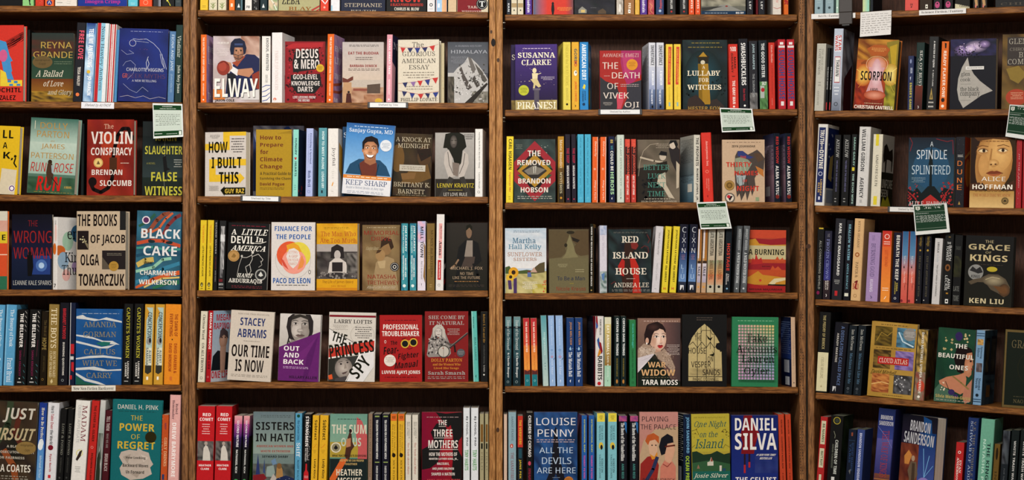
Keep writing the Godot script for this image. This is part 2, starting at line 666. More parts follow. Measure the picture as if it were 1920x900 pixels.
# a book standing at the origin, spine towards +z: wide = its thickness, deep = spine to fore-edge
func make_book(t: Node3D, wide: float, tall: float, deep: float, col: String, spine: Array, front: Array, back: Array, hard: bool, page: String) -> void:
	var c := lin(Color(col))
	var k := 0.0026 if hard else 0.0009
	k = min(k, wide * 0.2)
	var r: float = min(0.0035 if hard else 0.0016, wide * 0.3)
	var hx := wide / 2
	var hz := deep / 2
	var outer := [Vector2(-hx, -hz)]
	for i in 4:
		var a := PI - i * PI / 6
		outer.append(Vector2(-hx + r + cos(a) * r, hz - r + sin(a) * r))
	for i in 4:
		var a := PI / 2 - i * PI / 6
		outer.append(Vector2(hx - r + cos(a) * r, hz - r + sin(a) * r))
	outer.append(Vector2(hx, -hz))
	var inner := []
	for p in outer:
		inner.append(Vector2(clampf(p.x, -hx + k, hx - k), min(p.y, hz - k)))
	var st := begin()
	var up := Vector3(0, tall, 0)
	for i in outer.size() - 1:
		var a := Vector3(outer[i].x, 0, outer[i].y)
		var b := Vector3(outer[i + 1].x, 0, outer[i + 1].y)
		var ia := Vector3(inner[i].x, 0, inner[i].y)
		var ib := Vector3(inner[i + 1].x, 0, inner[i + 1].y)
		var mid: Vector2 = (outer[i] + outer[i + 1]) * 0.5
		var out := Vector3(mid.x, 0, maxf(mid.y, 0.0) if absf(mid.x) < hx - 1e-6 else 0.0)
		quad(st, a, b, b + up, a + up, c, out)
		quad(st, ia, ib, ib + up, ia + up, c, -out)
		quad(st, a + up, b + up, ib + up, ia + up, c, Vector3.UP)
		quad(st, a, b, ib, ia, c, Vector3.DOWN)
	for i in [0, outer.size() - 1]:
		var a := Vector3(outer[i].x, 0, outer[i].y)
		var ia := Vector3(inner[i].x, 0, inner[i].y)
		quad(st, a, ia, ia + up, a + up, c, Vector3.FORWARD)
	var cover := part("cover", st.commit(), cloth, t)
	# page block
	var pg := begin()
	var pc := lin(Color(page))
	var inset := 0.003 if hard else 0.0008
	var lo := Vector3(-hx + k + 0.0002, inset, -hz + inset)
	var hi := Vector3(hx - k - 0.0002, tall - inset, hz - k - 0.0004)
	var P := func(x: int, y: int, z: int) -> Vector3: return Vector3(hi.x if x else lo.x, hi.y if y else lo.y, hi.z if z else lo.z)
	quad(pg, P.call(0, 1, 0), P.call(1, 1, 0), P.call(1, 1, 1), P.call(0, 1, 1), pc, Vector3.UP)
	quad(pg, P.call(0, 0, 0), P.call(1, 0, 0), P.call(1, 0, 1), P.call(0, 0, 1), pc, Vector3.DOWN)
	# fore-edge in thin gatherings
	var leaves := 6
	for i in leaves:
		var xa := lerpf(lo.x, hi.x, float(i) / leaves)
		var xb := lerpf(lo.x, hi.x, float(i + 1) / leaves)
		var cc := pc * (0.94 if i % 2 else 1.0)
		cc.a = 1.0
		quad(pg, Vector3(xa, lo.y, lo.z), Vector3(xb, lo.y, lo.z), Vector3(xb, hi.y, lo.z), Vector3(xa, hi.y, lo.z), cc, Vector3.FORWARD)
	quad(pg, P.call(0, 0, 0), P.call(0, 1, 0), P.call(0, 1, 1), P.call(0, 0, 1), pc, Vector3.LEFT)
	quad(pg, P.call(1, 0, 0), P.call(1, 1, 0), P.call(1, 1, 1), P.call(1, 0, 1), pc, Vector3.RIGHT)
	part("pages", pg.commit(), paper, t)
	if spine:
		print_face("spine", spine, {"o": Vector3(-hx + r * 0.6, tall, hz), "u": Vector3(wide - r * 1.2, 0, 0), "v": Vector3(0, -tall, 0), "w": Vector3.ZERO, "n": Vector3.BACK, "bend": 0.0}, cover)
	if front:
		print_face("cover", front, {"o": Vector3(hx, tall, hz - r * 0.6), "u": Vector3(0, 0, -deep + r * 0.6), "v": Vector3(0, -tall, 0), "w": Vector3.ZERO, "n": Vector3.RIGHT, "bend": 0.0}, cover)
	if back:
		print_face("back_cover", back, {"o": Vector3(-hx, tall, -hz), "u": Vector3(0, 0, deep - r * 0.6), "v": Vector3(0, -tall, 0), "w": Vector3.ZERO, "n": Vector3.LEFT, "bend": 0.0}, cover)


# where one printed item lies on its canvas, in metres
func extent(it: Array, C: Dictionary) -> Rect2:
	var w: float = C.u.length() * 0.01
	var t: float = C.v.length() * 0.01
	var x0 := 1e9
	var x1 := -1e9
	var y0 := 1e9
	var y1 := -1e9
	if it[0] in ["p", "k"]:
		for i in range(0, it[1].size(), 2):
			x0 = minf(x0, it[1][i]); x1 = maxf(x1, it[1][i]); y0 = minf(y0, it[1][i + 1]); y1 = maxf(y1, it[1][i + 1])
	elif it[0] in ["e", "o", "b"]:
		var ry: float = it[4] if it[4] > 0 else it[3] * w / t
		x0 = it[1] - it[3]; x1 = it[1] + it[3]; y0 = it[2] - ry; y1 = it[2] + ry
	elif it[0] == "v":
		x0 = it[6] if it.size() > 6 else 22.0
		x1 = it[7] if it.size() > 7 else 78.0
		y0 = it[2]; y1 = it[3]
	else:
		var k := 2 if it[0] == "t" else 1
		x0 = it[k]; y0 = it[k + 1]; x1 = it[k + 2]; y1 = it[k + 3]
	return Rect2(x0 * w, y0 * t, (x1 - x0) * w, (y1 - y0) * t)


# prints that lie well apart on a face become parts of their own
func print_face(called: String, items: Array, C: Dictionary, cover: Node) -> void:
	for text in [false, true]:
		var pick := []
		for i in items.size():
			if (items[i][0] in ["t", "v", "l"]) == text:
				pick.append(i)
		var home := range(pick.size())
		for a in pick.size():
			var ra := extent(items[pick[a]], C)
			for b in a:
				var rb := extent(items[pick[b]], C)
				var gx := maxf(0.0, maxf(ra.position.x - rb.end.x, rb.position.x - ra.end.x))
				var gy := maxf(0.0, maxf(ra.position.y - rb.end.y, rb.position.y - ra.end.y))
				if Vector2(gx, gy).length() < 0.016 and home[a] != home[b]:
					var old: int = home[a]
					var now: int = home[b]
					for c in home.size():
						if home[c] == old:
							home[c] = now
		var done := {}
		for a in pick.size():
			if done.has(home[a]):
				continue
			done[home[a]] = true
			var some := []
			var layers := []
			for b in pick.size():
				if home[b] == home[a]:
					some.append(items[pick[b]])
					layers.append(pick[b] + 1)
			var st := begin()
			draw(some, C, st, st, layers)
			part(called + ("_lettering" if text else "_art"), st.commit(), ink, cover)


func on(b: int, r: int) -> void:
	bay = bays[b]
	row = r


# places a book whose visible face spans pixels x0..x1 at the shelf and reaches up to yt
func place(x0: float, x1: float, yt: float, o: Dictionary) -> Dictionary:
	var d: float = o.get("d", 0.004)
	var lean: float = o.get("lean", 0.0)
	var v: Array = bay.v[row]
	var um := (x0 + x1) * 0.5
	var vb: float = v[1] + v[2] * (um - v[0])
	var a := hit(bay, x0, v[1] + v[2] * (x0 - v[0]), d)
	var b := hit(bay, x1, v[1] + v[2] * (x1 - v[0]), d)
	var top := hit(bay, um + lean, yt, d)
	var cx := (a.x + b.x) * 0.5
	var sl: float = atan(bay.shelf[row][1])
	var y0 := shelf_y(bay, row, cx)
	var tip := atan(lean / (vb - yt))
	return {"x": cx, "w": b.x - a.x, "h": (top.y - y0) / cos(tip), "y": y0, "tip": tip, "slope": sl, "d": d}


func settle(t: Node3D, p: Dictionary, turn: float, half_front: float, half_wide: float, shift: float) -> void:
	# rest the lower corner on the shelf, then turn about the front face
	var tip: float = p.tip
	var lift := absf(sin(tip)) * half_wide + 0.0003
	var face := Basis(Vector3.BACK, p.slope) * Basis(Vector3.UP, -deg_to_rad(turn - shift))
	var bs := face * Basis(Vector3.BACK, -tip) * Basis(Vector3.UP, -deg_to_rad(shift))
	var ahead := absf(sin(deg_to_rad(turn - shift))) * half_wide
	t.transform = bay.at * Transform3D(bs, Vector3(p.x, p.y + lift, -p.d - ahead) + face * Vector3(0, 0, -half_front))


# spine-out book
func S(x0: float, x1: float, yt: float, col: String, label: String, spine := [], o := {}) -> void:
	var p := place(x0, x1, yt, o)
	var deep: float = o.get("deep", clampf(p.h * 0.64, 0.09, 0.15) * (0.85 if bay == bays[3] else 1.0))
	var t := thing("book", label, "book", GROUP)
	var turn: float = o.get("turn", 0.0)
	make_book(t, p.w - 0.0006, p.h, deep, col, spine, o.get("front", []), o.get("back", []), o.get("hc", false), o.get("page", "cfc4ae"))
	settle(t, p, turn, deep / 2, p.w / 2, 0.0)


# alike spines that stand together: each gets [x0, x1]
func SS(xs: Array, yt: float, col: String, labels: Array, spine := [], o := {}) -> void:
	for i in xs.size():
		S(xs[i][0], xs[i][1], yt, col, labels[i], spine, o)


# face-out book
func F(x0: float, x1: float, yt: float, col: String, label: String, front := [], o := {}) -> void:
	var p := place(x0, x1, yt, o)
	var th: float = o.get("th", 0.022)
	var turn: float = o.get("turn", 0.0)
	var t := thing("book", label, "book", GROUP)
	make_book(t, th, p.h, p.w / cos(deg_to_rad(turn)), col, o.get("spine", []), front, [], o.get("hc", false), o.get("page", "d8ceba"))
	settle(t, p, turn + 90.0, th / 2, p.w / 2, 90.0)


# ---------------------------------------------------------------- first bookcase

func shelf_one() -> void:
	on(0, 0)
	F(-40, 41, -105, "15171a", "black book beside a green spine with a small black figure", [["l", 10, 60, 90, 70, 3, "55554f"]], {"d": 0.02})
	S(42, 63, -112, "8fc583", "light green spine with a small black figure at its foot", [["e", 62, 88, 9, 1.6, "161616"], ["p", [52, 89, 74, 90, 70, 95, 78, 99, 64, 99, 60, 94], "161616"]])
	S(66, 82, -108, "c4402c", "brick red spine with speckled foot beside light green spine", [["d", 10, 88, 90, 99, 14, 4, "e2765a"]])
	S(84, 101, -110, "dd6a34", "orange spine with a round dark blue emblem at its foot", [["e", 50, 95, 32, 4, "26307a"], ["k", [35, 97, 50, 92, 66, 97], 8, "c8ccd8"]])
	S(103, 144, -104, "dcd6cc", "thick off-white spine with two faint grey lines of print", [["l", 8, 93, 34, 96.5, 1, "8c8880"], ["k", [55, 92, 74, 93], 1, "9a9890"], ["l", 54, 95, 72, 97, 1, "a8a49c"]], {"deep": 0.12})
	F(146, 238, -100, "1f3f96", "deep blue face-out book with magenta lettering at its foot", [["g", 0, 0, 100, 100, "2c58b4", "1a3488"], ["t", "Imogen Crimp", 14, 89, 86, 97, "b8328c", "S"]])
	S(240, 258, -108, "64bccb", "turquoise spine with pale foot, beside an orange-red spine", [["l", 25, 94, 75, 98, 2, "b8e0e4"]])
	S(261, 285, -110, "e2542a", "bright orange-red spine with a pale ring at its foot", [["o", 50, 94, 20, 0, 4, "f0a080"]])
	S(287, 302, -106, "33343a", "charcoal spine with a pale grey edge strip", [["gh", 62, 0, 100, 100, "4a4c52", "9a9ca4"]])
	S(303, 327, -111, "17191a", "black spine with a thin yellow flower stem at its foot", [["k", [45, 91, 60, 95, 70, 99], 6, "c8c23c"], ["e", 44, 91, 8, 1.5, "d8d25a"]])
	S(328, 340, -104, "3d4648", "slate grey spine against the side panel, topmost shelf", [["l", 20, 88, 80, 94, 2, "6a7272"]])

	on(0, 1)
	F(-46, 43, 47, "c93b2f", "bright red face-out book with yellow, blue and pink patchwork", [
		["t", "DREAMING", 68, 4, 86, 40, "1c1210", "b", 62], ["t", "XOCHITL", 30, 82, 96, 88, "1c1210"], ["t", "GONZALEZ", 20, 92, 84, 98, "1c1210"],
		["p", [40, 18, 62, 22, 70, 40, 82, 52, 74, 62, 80, 72, 60, 70, 50, 40], "4a8fc0"], ["e", 56, 40, 9, 8, "c9608c"], ["p", [50, 58, 62, 62, 66, 72, 98, 72, 98, 80, 50, 80], "dcc23e"],
		["r", 66, 72, 74, 75, "3a84b8"], ["r", 80, 73, 88, 76, "3a84b8"], ["r", 70, 77, 78, 79.5, "3a84b8"], ["r", 86, 77, 94, 79.5, "3a84b8"], ["p", [72, 48, 80, 46, 84, 58, 76, 60], "c93b2f"]], {"th": 0.034, "hc": true, "turn": 5})
	S(50, 55, 56, "14181c", "thin black spine behind the bright red patchwork book", [], {"d": 0.04})
	F(58, 137, 62, "3b3524", "dusky green and amber face-out book under a free-standing row of spines", [
		["g", 0, 0, 100, 34, "2a3a34", "4a2c1e"], ["g", 0, 34, 100, 66, "27402f", "2f4a38"], ["g", 0, 66, 100, 100, "6a3a1c", "a07226"], ["n", 0, 10, 100, 34, 7, 5, "5a2c22", "28392f"], ["n", 0, 84, 100, 100, 9, 6, "3a2a18", "b08a30"],
		["t", "REYNA", 22, 13, 96, 22, "b59a4c", "r"], ["t", "GRANDE", 4, 27, 98, 36, "b59a4c", "r"], ["e", 26, 42, 24, 9, "6a5836"], ["t", "Autographed", 8, 38, 44, 41, "2a2418", "s"], ["t", "Copy", 18, 43, 34, 46.5, "2a2418", "s"], ["l", 54, 40, 96, 46, 2, "6c7a62"],
		["t", "A Ballad", 10, 54, 78, 63, "d8d0bc", "si"], ["t", "of Love", 28, 69, 78, 77, "d8d0bc", "si"], ["t", "and Glory", 38, 82, 99, 91, "c8bfa6", "si"]], {"d": 0.03})
	S(136, 153, 43, "232224", "charcoal spine with pink-to-orange lettering, leaning", [["v", "FREE LOVE", 10, 46, "e05a70", "b", 30, 90], ["v", "TESSA HADLEY", 56, 80, "d8d2c8", "b", 35, 70], ["e", 50, 91, 22, 0, "d87844"]], {"lean": 7})
	S(154, 173.5, 44, "7fa8cc", "sky blue cloudy spine with a small yellow face emblem", [["n", 0, 0, 100, 100, 3, 14, "4f7cae", "c4dcea"], ["g", 0, 0, 100, 14, "1f3c7c", "6a96c4"], ["v", "TELL ME AN ENDING", 7, 56, "f2f4f4", "b", 30, 80], ["e", 45, 62, 20, 0, "d8b23c"], ["v", "JO HARKIN", 67, 92, "f2f4f4", "b", 30, 80]], {"lean": 6.5, "hc": true})
	S(174.5, 197, 44, "d8dcdc", "spine striped red, pale blue and white with black serif lettering", [["r", 0, 0, 32, 100, "b4242c"], ["r", 32, 0, 72, 100, "8fc0d4"], ["v", "Noah Hawley Anthem", 4, 86, "1c2a38", "s", 30, 70]], {"lean": 6.5, "hc": true})
	S(198, 212, 46, "d9d4d0", "white spine with two long red stripes between neighbours", [["r", 8, 0, 30, 100, "b8282c"], ["r", 46, 0, 56, 100, "b8282c"], ["r", 76, 0, 100, 100, "b02c30"], ["d", 30, 5, 46, 40, 5, 5, "4a2424"]], {"lean": 6, "hc": true})
	S(213, 218.5, 56, "4f88b4", "very thin blue spine against a navy face-out book", [], {"lean": 5})
	F(219.5, 312, 55, "1f2a66", "navy face-out book with fine white line drawing of a wind spirit", [
		["n", 0, 0, 100, 100, 4, 6, "1b2558", "24337c"], ["l", 22, 3, 88, 5, 1, "8890b4"], ["o", 27, 20, 7, 0, 0.8, "b8bcc8"], ["k", [27, 14, 40, 15, 55, 14, 70, 20, 82, 28, 92, 42, 98, 55], 0.9, "aab0c4"], ["k", [30, 17, 48, 18, 60, 19], 0.6, "aab0c4"], ["k", [84, 34, 88, 46, 94, 54, 90, 44, 88, 34], 0.8, "b8bcc8"],
		["k", [4, 30, 16, 36, 30, 34, 20, 30], 0.6, "9aa0bc"], ["k", [8, 52, 14, 46, 24, 44, 34, 50, 30, 62, 18, 70], 0.6, "9aa0bc"], ["k", [58, 40, 62, 48, 58, 56, 56, 46, 60, 38], 0.9, "b8bcc8"], ["k", [4, 94, 20, 92, 36, 95, 52, 92, 66, 96, 84, 93, 98, 95], 0.7, "b0a8b0"], ["k", [10, 76, 24, 84, 38, 88, 50, 80, 62, 86], 0.6, "9aa0bc"],
		["d", 8, 12, 60, 30, 14, 0.8, "7a4a70"], ["t", "CHARLOTTE HIGGINS", 16, 54, 92, 58.5, "c8c8d0", "r"], ["t", "GREEK MYTHS", 8, 62, 96, 68, "5a3c5e", "r"], ["t", "GR", 8, 62, 18, 68, "c05a3c", "r"], ["t", "A NEW RETELLING", 28, 70, 78, 73, "b8bac8", "r"]], {"lean": 3, "hc": true, "th": 0.03})
	S(313.5, 325.5, 59, "56799f", "dusty blue spine between navy book and dark green spine", [["v", "FIONA AND JANE", 5, 56, "c8d6e0", "r"], ["v", "JEAN CHEN HO", 60, 86, "9cb4ca", "r", 30, 70]], {"lean": 3.5})
	S(327, 340, 47, "1d3a34", "dark green spine with white italic lettering by the side panel", [["v", "Vladimir", 14, 42, "c8ccc0", "si"], ["v", "Julia May Jonas", 52, 88, "d8dcd0", "si"]], {"lean": 2})

	on(0, 2)
	F(-58, 32, 237, "d6b226", "yellow face-out book with heavy black capitals and torn paper", [["t", "LL", 63, 6, 86, 18, "17140e", "b"], ["t", "A", 64, 24, 74, 33, "17140e"], ["t", "K,", 66, 38, 88, 50, "17140e"], ["p", [64, 62, 97, 64, 94, 100, 60, 100], "cfc4aa"], ["e", 92, 44, 3, 2, "17140e"], ["k", [93, 46, 90, 54, 96, 60], 3, "17140e"], ["e", 88, 91, 7, 0, "e8e2e4"], ["o", 88, 91, 6, 0, 2, "5a2a6a"]], {"lean": 5, "th": 0.034, "hc": true, "turn": 6})
	F(47, 139, 224, "7f9c8e", "misty green face-out book with gold names and red italic capitals", [
		["g", 0, 0, 100, 32, "3f6a5e", "a8bcae"], ["g", 0, 32, 100, 74, "b4c4b6", "9ab0a2"], ["g", 0, 74, 100, 100, "5c7a6a", "23402c"], ["n", 0, 78, 100, 100, 9, 5, "2a4a34", "4a6a52"],
		["t", "DOLLY", 20, 6, 78, 14, "b08a42", "r"], ["t", "PARTON", 14, 17, 82, 25.5, "b08a42", "r"], ["t", "and", 44, 29, 52, 31, "b08a42", "r"], ["t", "JAMES", 24, 34, 74, 41.5, "b08a42", "r"], ["t", "PATTERSON", 4, 46, 94, 53.5, "b08a42", "r"],
		["t", "RUN", 4, 59, 38, 71, "b42a26", "ri"], ["t", "ROSE", 54, 59, 96, 71, "b42a26", "ri"], ["t", "RUN", 18, 77, 72, 96, "c0261f", "bi"], ["e", 45, 58, 4.5, 3.2, "3a241a"], ["p", [40, 60, 50, 60, 54, 76, 50, 88, 46, 90, 42, 86, 38, 72], "4a3426"], ["p", [48, 62, 52, 62, 55, 74, 50, 72], "9aa8ac"], ["k", [50, 78, 64, 88], 1.6, "2a1a14"], ["t", "A NOVEL", 78, 89, 94, 92, "c0a050", "b"], ["l", 14, 97, 94, 99, 1, "9a8a46"], ["k", [9, 4, 9, 15], 1.2, "d8d2b8"]], {"lean": 7, "th": 0.036, "hc": true, "turn": 7})
	S(151, 157, 232, "1c1d20", "narrow black spine between misty green and deep red books", [], {"d": 0.05})
	F(160, 250, 224, "85221c", "deep red face-out book with large black f-shaped scroll", [
		["n", 0, 0, 100, 100, 8, 6, "6a1a18", "9a3222"], ["g", 30, 18, 70, 70, "a83c20", "8a2a1c"], ["k", [96, 26, 88, 12, 76, 12, 66, 20, 60, 34, 56, 50, 56, 66, 54, 78, 46, 90, 30, 96, 14, 92, 8, 84], 8, "1c1010"], ["e", 96, 24, 6, 4, "1c1010"], ["e", 12, 82, 9, 6, "1c1010"], ["r", 48, 50, 64, 66, "4a2a16"],
		["t", "The", 36, 6, 56, 12, "d0a890", "s"], ["t", "VIOLIN", 8, 16, 97, 32, "d8ccc4", "b"], ["t", "CONSPIRACY", 8, 37, 96, 47, "d8ccc4", "b"], ["e", 24, 57, 10, 0, "d8bc78"], ["o", 24, 57, 9, 0, 0.8, "9a7a3a"], ["p", [20, 59, 24, 54, 28, 59], "6a5636"], ["l", 72, 56, 90, 59, 1, "c8b0a0"], ["t", "BRENDAN", 10, 66, 76, 73, "d8ccc4"], ["t", "SLOCUMB", 28, 80, 96, 87.5, "d8ccc4"]], {"th": 0.036, "hc": true, "turn": 5})
	F(266, 342, 228, "1b211e", "near-black face-out book with acid yellow capitals behind a card", [
		["g", 0, 20, 100, 75, "101514", "2c3a38"], ["g", 0, 75, 100, 100, "1c2620", "141a16"], ["k", [56, 20, 54, 40, 58, 60, 54, 80, 56, 98], 1.2, "6a6a64"], ["p", [50, 48, 58, 46, 62, 62, 70, 64, 60, 66, 58, 80, 54, 70], "0c0f0e"],
		["t", "KARIN", 32, 16, 84, 26, "a8a33c", "b"], ["t", "SLAUGHTER", 6, 33, 99, 44, "b0aa3e", "b"], ["t", "A NOVEL", 10, 55, 32, 57.5, "8a8640", "r"], ["l", 78, 50, 98, 62, 4, "a8aaa0"], ["t", "FALSE", 22, 68, 86, 80, "b4ae40", "b"], ["t", "WITNESS", 6, 87, 99, 99, "b4ae40", "b"]], {"d": 0.03})

	on(0, 3)
	F(-72, 13, 396, "d26a2e", "face-out book banded in cream, pink, yellow, orange and green", [["r", 0, 0, 100, 12, "c8c4b4"], ["g", 0, 12, 100, 26, "c89a8a", "c8a090"], ["r", 0, 26, 100, 41, "d0b830"], ["t", "E", 88, 30, 96, 37, "1c160e"], ["r", 0, 41, 100, 56, "c8502a"], ["r", 0, 55, 100, 56, "e4d4bc"], ["r", 0, 56, 100, 83, "c8522a"], ["r", 0, 83, 100, 100, "2f6a50"]], {"hc": true})
	F(21, 97, 402, "131a2a", "midnight blue face-out book with dim red capitals and glowing doorway", [
		["g", 0, 0, 100, 50, "0e1118", "141c34"], ["g", 0, 50, 100, 100, "16203c", "10162a"], ["p", [48, 55, 96, 55, 96, 80, 48, 80], "24407a"], ["e", 74, 68, 14, 8, "4a6ca4"], ["e", 74, 68, 7, 4, "a8c0d8"], ["t", "THE", 40, 8, 64, 16, "7a1c20", "r"], ["t", "WRONG", 4, 22, 99, 38, "8f1d20", "r"], ["t", "WOMAN", 4, 44, 99, 59, "8f1d20", "r"], ["e", 45, 52, 4, 3, "0a0c12"], ["p", [38, 54, 52, 54, 54, 70, 50, 82, 40, 82], "0a0c12"], ["t", "LEANNE KALE SPARKS", 4, 88, 99, 94, "b4b4ae", "r"]], {"d": 0.03})
	S(97.5, 107, 407, "dedbd6", "white book turned cornerwise with pastel egg shapes on its cover", [["v", "EM, A NOVEL", 5, 28, "2a2a28", "s", 40, 80], ["e", 40, 44, 45, 8, "d0702e"], ["e", 70, 22, 30, 12, "e4c0b8"], ["t", "7", 20, 92, 80, 97, "1c1c1a"]], {"turn": 24, "deep": 0.13, "d": 0.01, "front": [["e", 80, 22, 26, 12, "3f6c8c"], ["e", 42, 33, 22, 13, "a8c8b0"], ["e", 10, 46, 22, 7, "d07034"], ["e", 24, 60, 22, 12, "9ab4c8"], ["e", 78, 68, 20, 8, "b49ac0"], ["e", 36, 80, 16, 8, "e4b4ac"], ["t", "em", 40, 19, 98, 30, "1a1a1a", "s"], ["t", "Kim", 30, 48, 98, 62, "1a1a1a", "s"], ["t", "Thuy", 18, 66, 99, 84, "1a1a1a", "s"]]})
	F(141, 235, 396, "b8a68e", "tan face-out book with tall black capitals and dark photo panels", [
		["t", "THE BOOKS", 1, 4, 82, 19, "14110e", "b"], ["r", 88, 0, 100, 24, "22221f"], ["r", 1, 25, 24, 49, "1d1c18"], ["d", 6, 30, 20, 40, 10, 1.4, "d0c8a0"], ["p", [12, 36, 23, 42, 23, 48], "7a7058"], ["t", "OF JACOB", 28, 30, 99, 44, "14110e", "b"], ["r", 52, 50, 100, 74, "24221d"], ["p", [52, 58, 72, 74, 52, 74], "5a5244"], ["l", 62, 53, 92, 57, 2, "8a8474"], ["e", 76, 70, 10, 0, "a8843a"], ["l", 70, 67, 82, 73, 3, "6a5220"], ["t", "OLGA", 8, 55, 46, 69, "14110e", "b"], ["t", "TOKARCZUK", 4, 80, 98, 95, "14110e", "b"]], {"th": 0.05, "hc": true, "turn": 4})
	F(252, 336, 397, "2f5f78", "face-out book with swirling blue, green and orange ribbons and white capitals", [
		["n", 0, 0, 100, 100, 5, 7, "1f4658", "3a6f84"], ["k", [10, 30, 30, 24, 44, 12, 60, 4, 74, 2], 9, "8a4a34"], ["k", [30, 28, 50, 22, 64, 10, 80, 2], 5, "c0603a"], ["k", [60, 30, 70, 18, 86, 8, 99, 4], 8, "7a2f30"], ["k", [4, 20, 24, 14, 40, 4], 6, "2a5a44"], ["k", [0, 42, 30, 38, 60, 38, 100, 44], 8, "b45030"], ["e", 34, 39, 8, 2, "1c2a30"], ["e", 74, 40, 8, 2, "1c2a30"], ["k", [0, 48, 40, 46, 70, 50, 100, 48], 5, "3f8a80"], ["k", [0, 58, 40, 52, 100, 54], 7, "1e4a60"],
		["k", [2, 70, 20, 64, 40, 62], 12, "c0a85c"], ["k", [0, 78, 40, 72, 60, 62, 80, 60], 7, "8ab8a0"], ["k", [0, 92, 30, 84, 60, 74, 100, 66], 9, "3a7a94"], ["k", [0, 100, 40, 88, 80, 80, 100, 78], 10, "c05a2c"], ["k", [40, 100, 70, 92, 100, 90], 9, "2c6a4a"], ["k", [20, 98, 60, 86, 100, 84], 4, "c8b06a"],
		["e", 20, 12, 9, 0, "d8ccd0"], ["e", 20, 12, 6.5, 0, "5a2a5a"], ["t", "BLACK", 10, 23, 99, 35, "d4d2d0", "b"], ["t", "CAKE", 16, 45, 92, 57, "d4d2d0", "b"], ["t", "a novel", 18, 64, 38, 68, "201c14", "bi"], ["t", "CHARMAINE", 10, 76, 92, 82, "d8d6cc", "b"], ["t", "WILKERSON", 8, 88, 94, 94, "d8d6cc", "b"]], {"lean": 4, "hc": true})

	on(0, 4)
	SS([[-16, 3], [5, 25]], 572, "5b9cc0", ["leaning light blue spine with white serif lettering outermost of the pair", "leaning light blue spine with white serif lettering beside a black rope-edged spine"], [["r", 0, 0, 12, 100, "7fb6d2"], ["v", "The Beauty of Dusk", 6, 52, "e6eef0", "s", 32, 82], ["v", "Frank Bruni", 66, 96, "e6eef0", "s", 30, 85]], {"lean": 7, "hc": true})
	SS([[27, 48], [49.5, 72]], 581, "17171a", ["black spine with white capitals and a rope-patterned edge beside a light blue spine", "black spine with white capitals and a rope-patterned edge beside the gold-lettered brown-black spine"], [["v", "THE BELIEVER", 5, 50, "ece8e2", "b", 26, 60], ["v", "SARAH KRASNOFF", 54, 88, "8a2456", "r", 30, 50], ["l", 20, 94, 60, 98, 1, "c8c8c4"], ["e", 40, 91, 7, 0, "d8d4cc"], ["k", [76, 2, 92, 5], 4, "b8b4ac"], ["k", [76, 8, 92, 11], 4, "b8b4ac"], ["k", [76, 14, 92, 17], 4, "b8b4ac"], ["k", [76, 20, 92, 23], 4, "b8b4ac"], ["k", [76, 26, 92, 29], 4, "8a8684"], ["k", [86, 40, 78, 62], 4, "5a2a3a"], ["k", [76, 72, 92, 75], 4, "4a7a80"], ["k", [76, 80, 92, 83], 4, "4a7a80"], ["k", [76, 88, 92, 91], 4, "4a7a80"], ["k", [76, 95, 92, 98], 4, "4a7a80"]], {"lean": 6, "hc": true})
	S(73.5, 86, 584, "1d1912", "black-brown spine with dim gold lettering beside the gold spine", [["v", "The Book of", 12, 34, "6a5a34", "s", 45, 85], ["v", "HOPE", 36, 52, "8f7c44", "b", 20, 90], ["v", "JANE GOODALL", 60, 82, "5a4c2c", "r", 40, 75], ["o", 45, 92, 20, 0, 6, "8a6c34"]], {"lean": 5})
	S(87.5, 107, 571, "8b7440", "old gold spine with cream serif capitals", [["v", "THE BOYS", 5, 54, "e8dcbc", "s", 24, 84], ["v", "RON HOWARD", 58, 90, "e0d2ac", "s", 56, 84], ["v", "CLINT HOWARD", 58, 90, "e0d2ac", "s", 16, 44], ["p", [30, 95, 50, 92, 60, 96, 40, 98], "cbb98c"]], {"lean": 4.5, "hc": true})
	S(108.5, 126.5, 568, "15181e", "black spine with red capitals above small white capitals", [["v", "MARGARET ATWOOD", 7, 44, "b82c34", "b", 32, 72], ["v", "BURNING QUESTIONS", 48, 88, "d0ccc4", "b", 34, 62], ["o", 46, 94, 16, 0, 4, "9aa0a0"]], {"lean": 4, "hc": true})
	S(128, 139.5, 568, "1a2338", "narrow navy spine with red blocks and a white top edge", [["r", 0, 0, 16, 100, "a8a8a8"], ["r", 20, 50, 96, 62, "b4262c"], ["r", 20, 65, 90, 69, "c8c8c4"], ["p", [40, 72, 96, 72, 96, 84, 40, 82], "b4262c"], ["r", 10, 88, 60, 93, "b4262c"]], {"lean": 3, "hc": true, "page": "e4e0d8"})
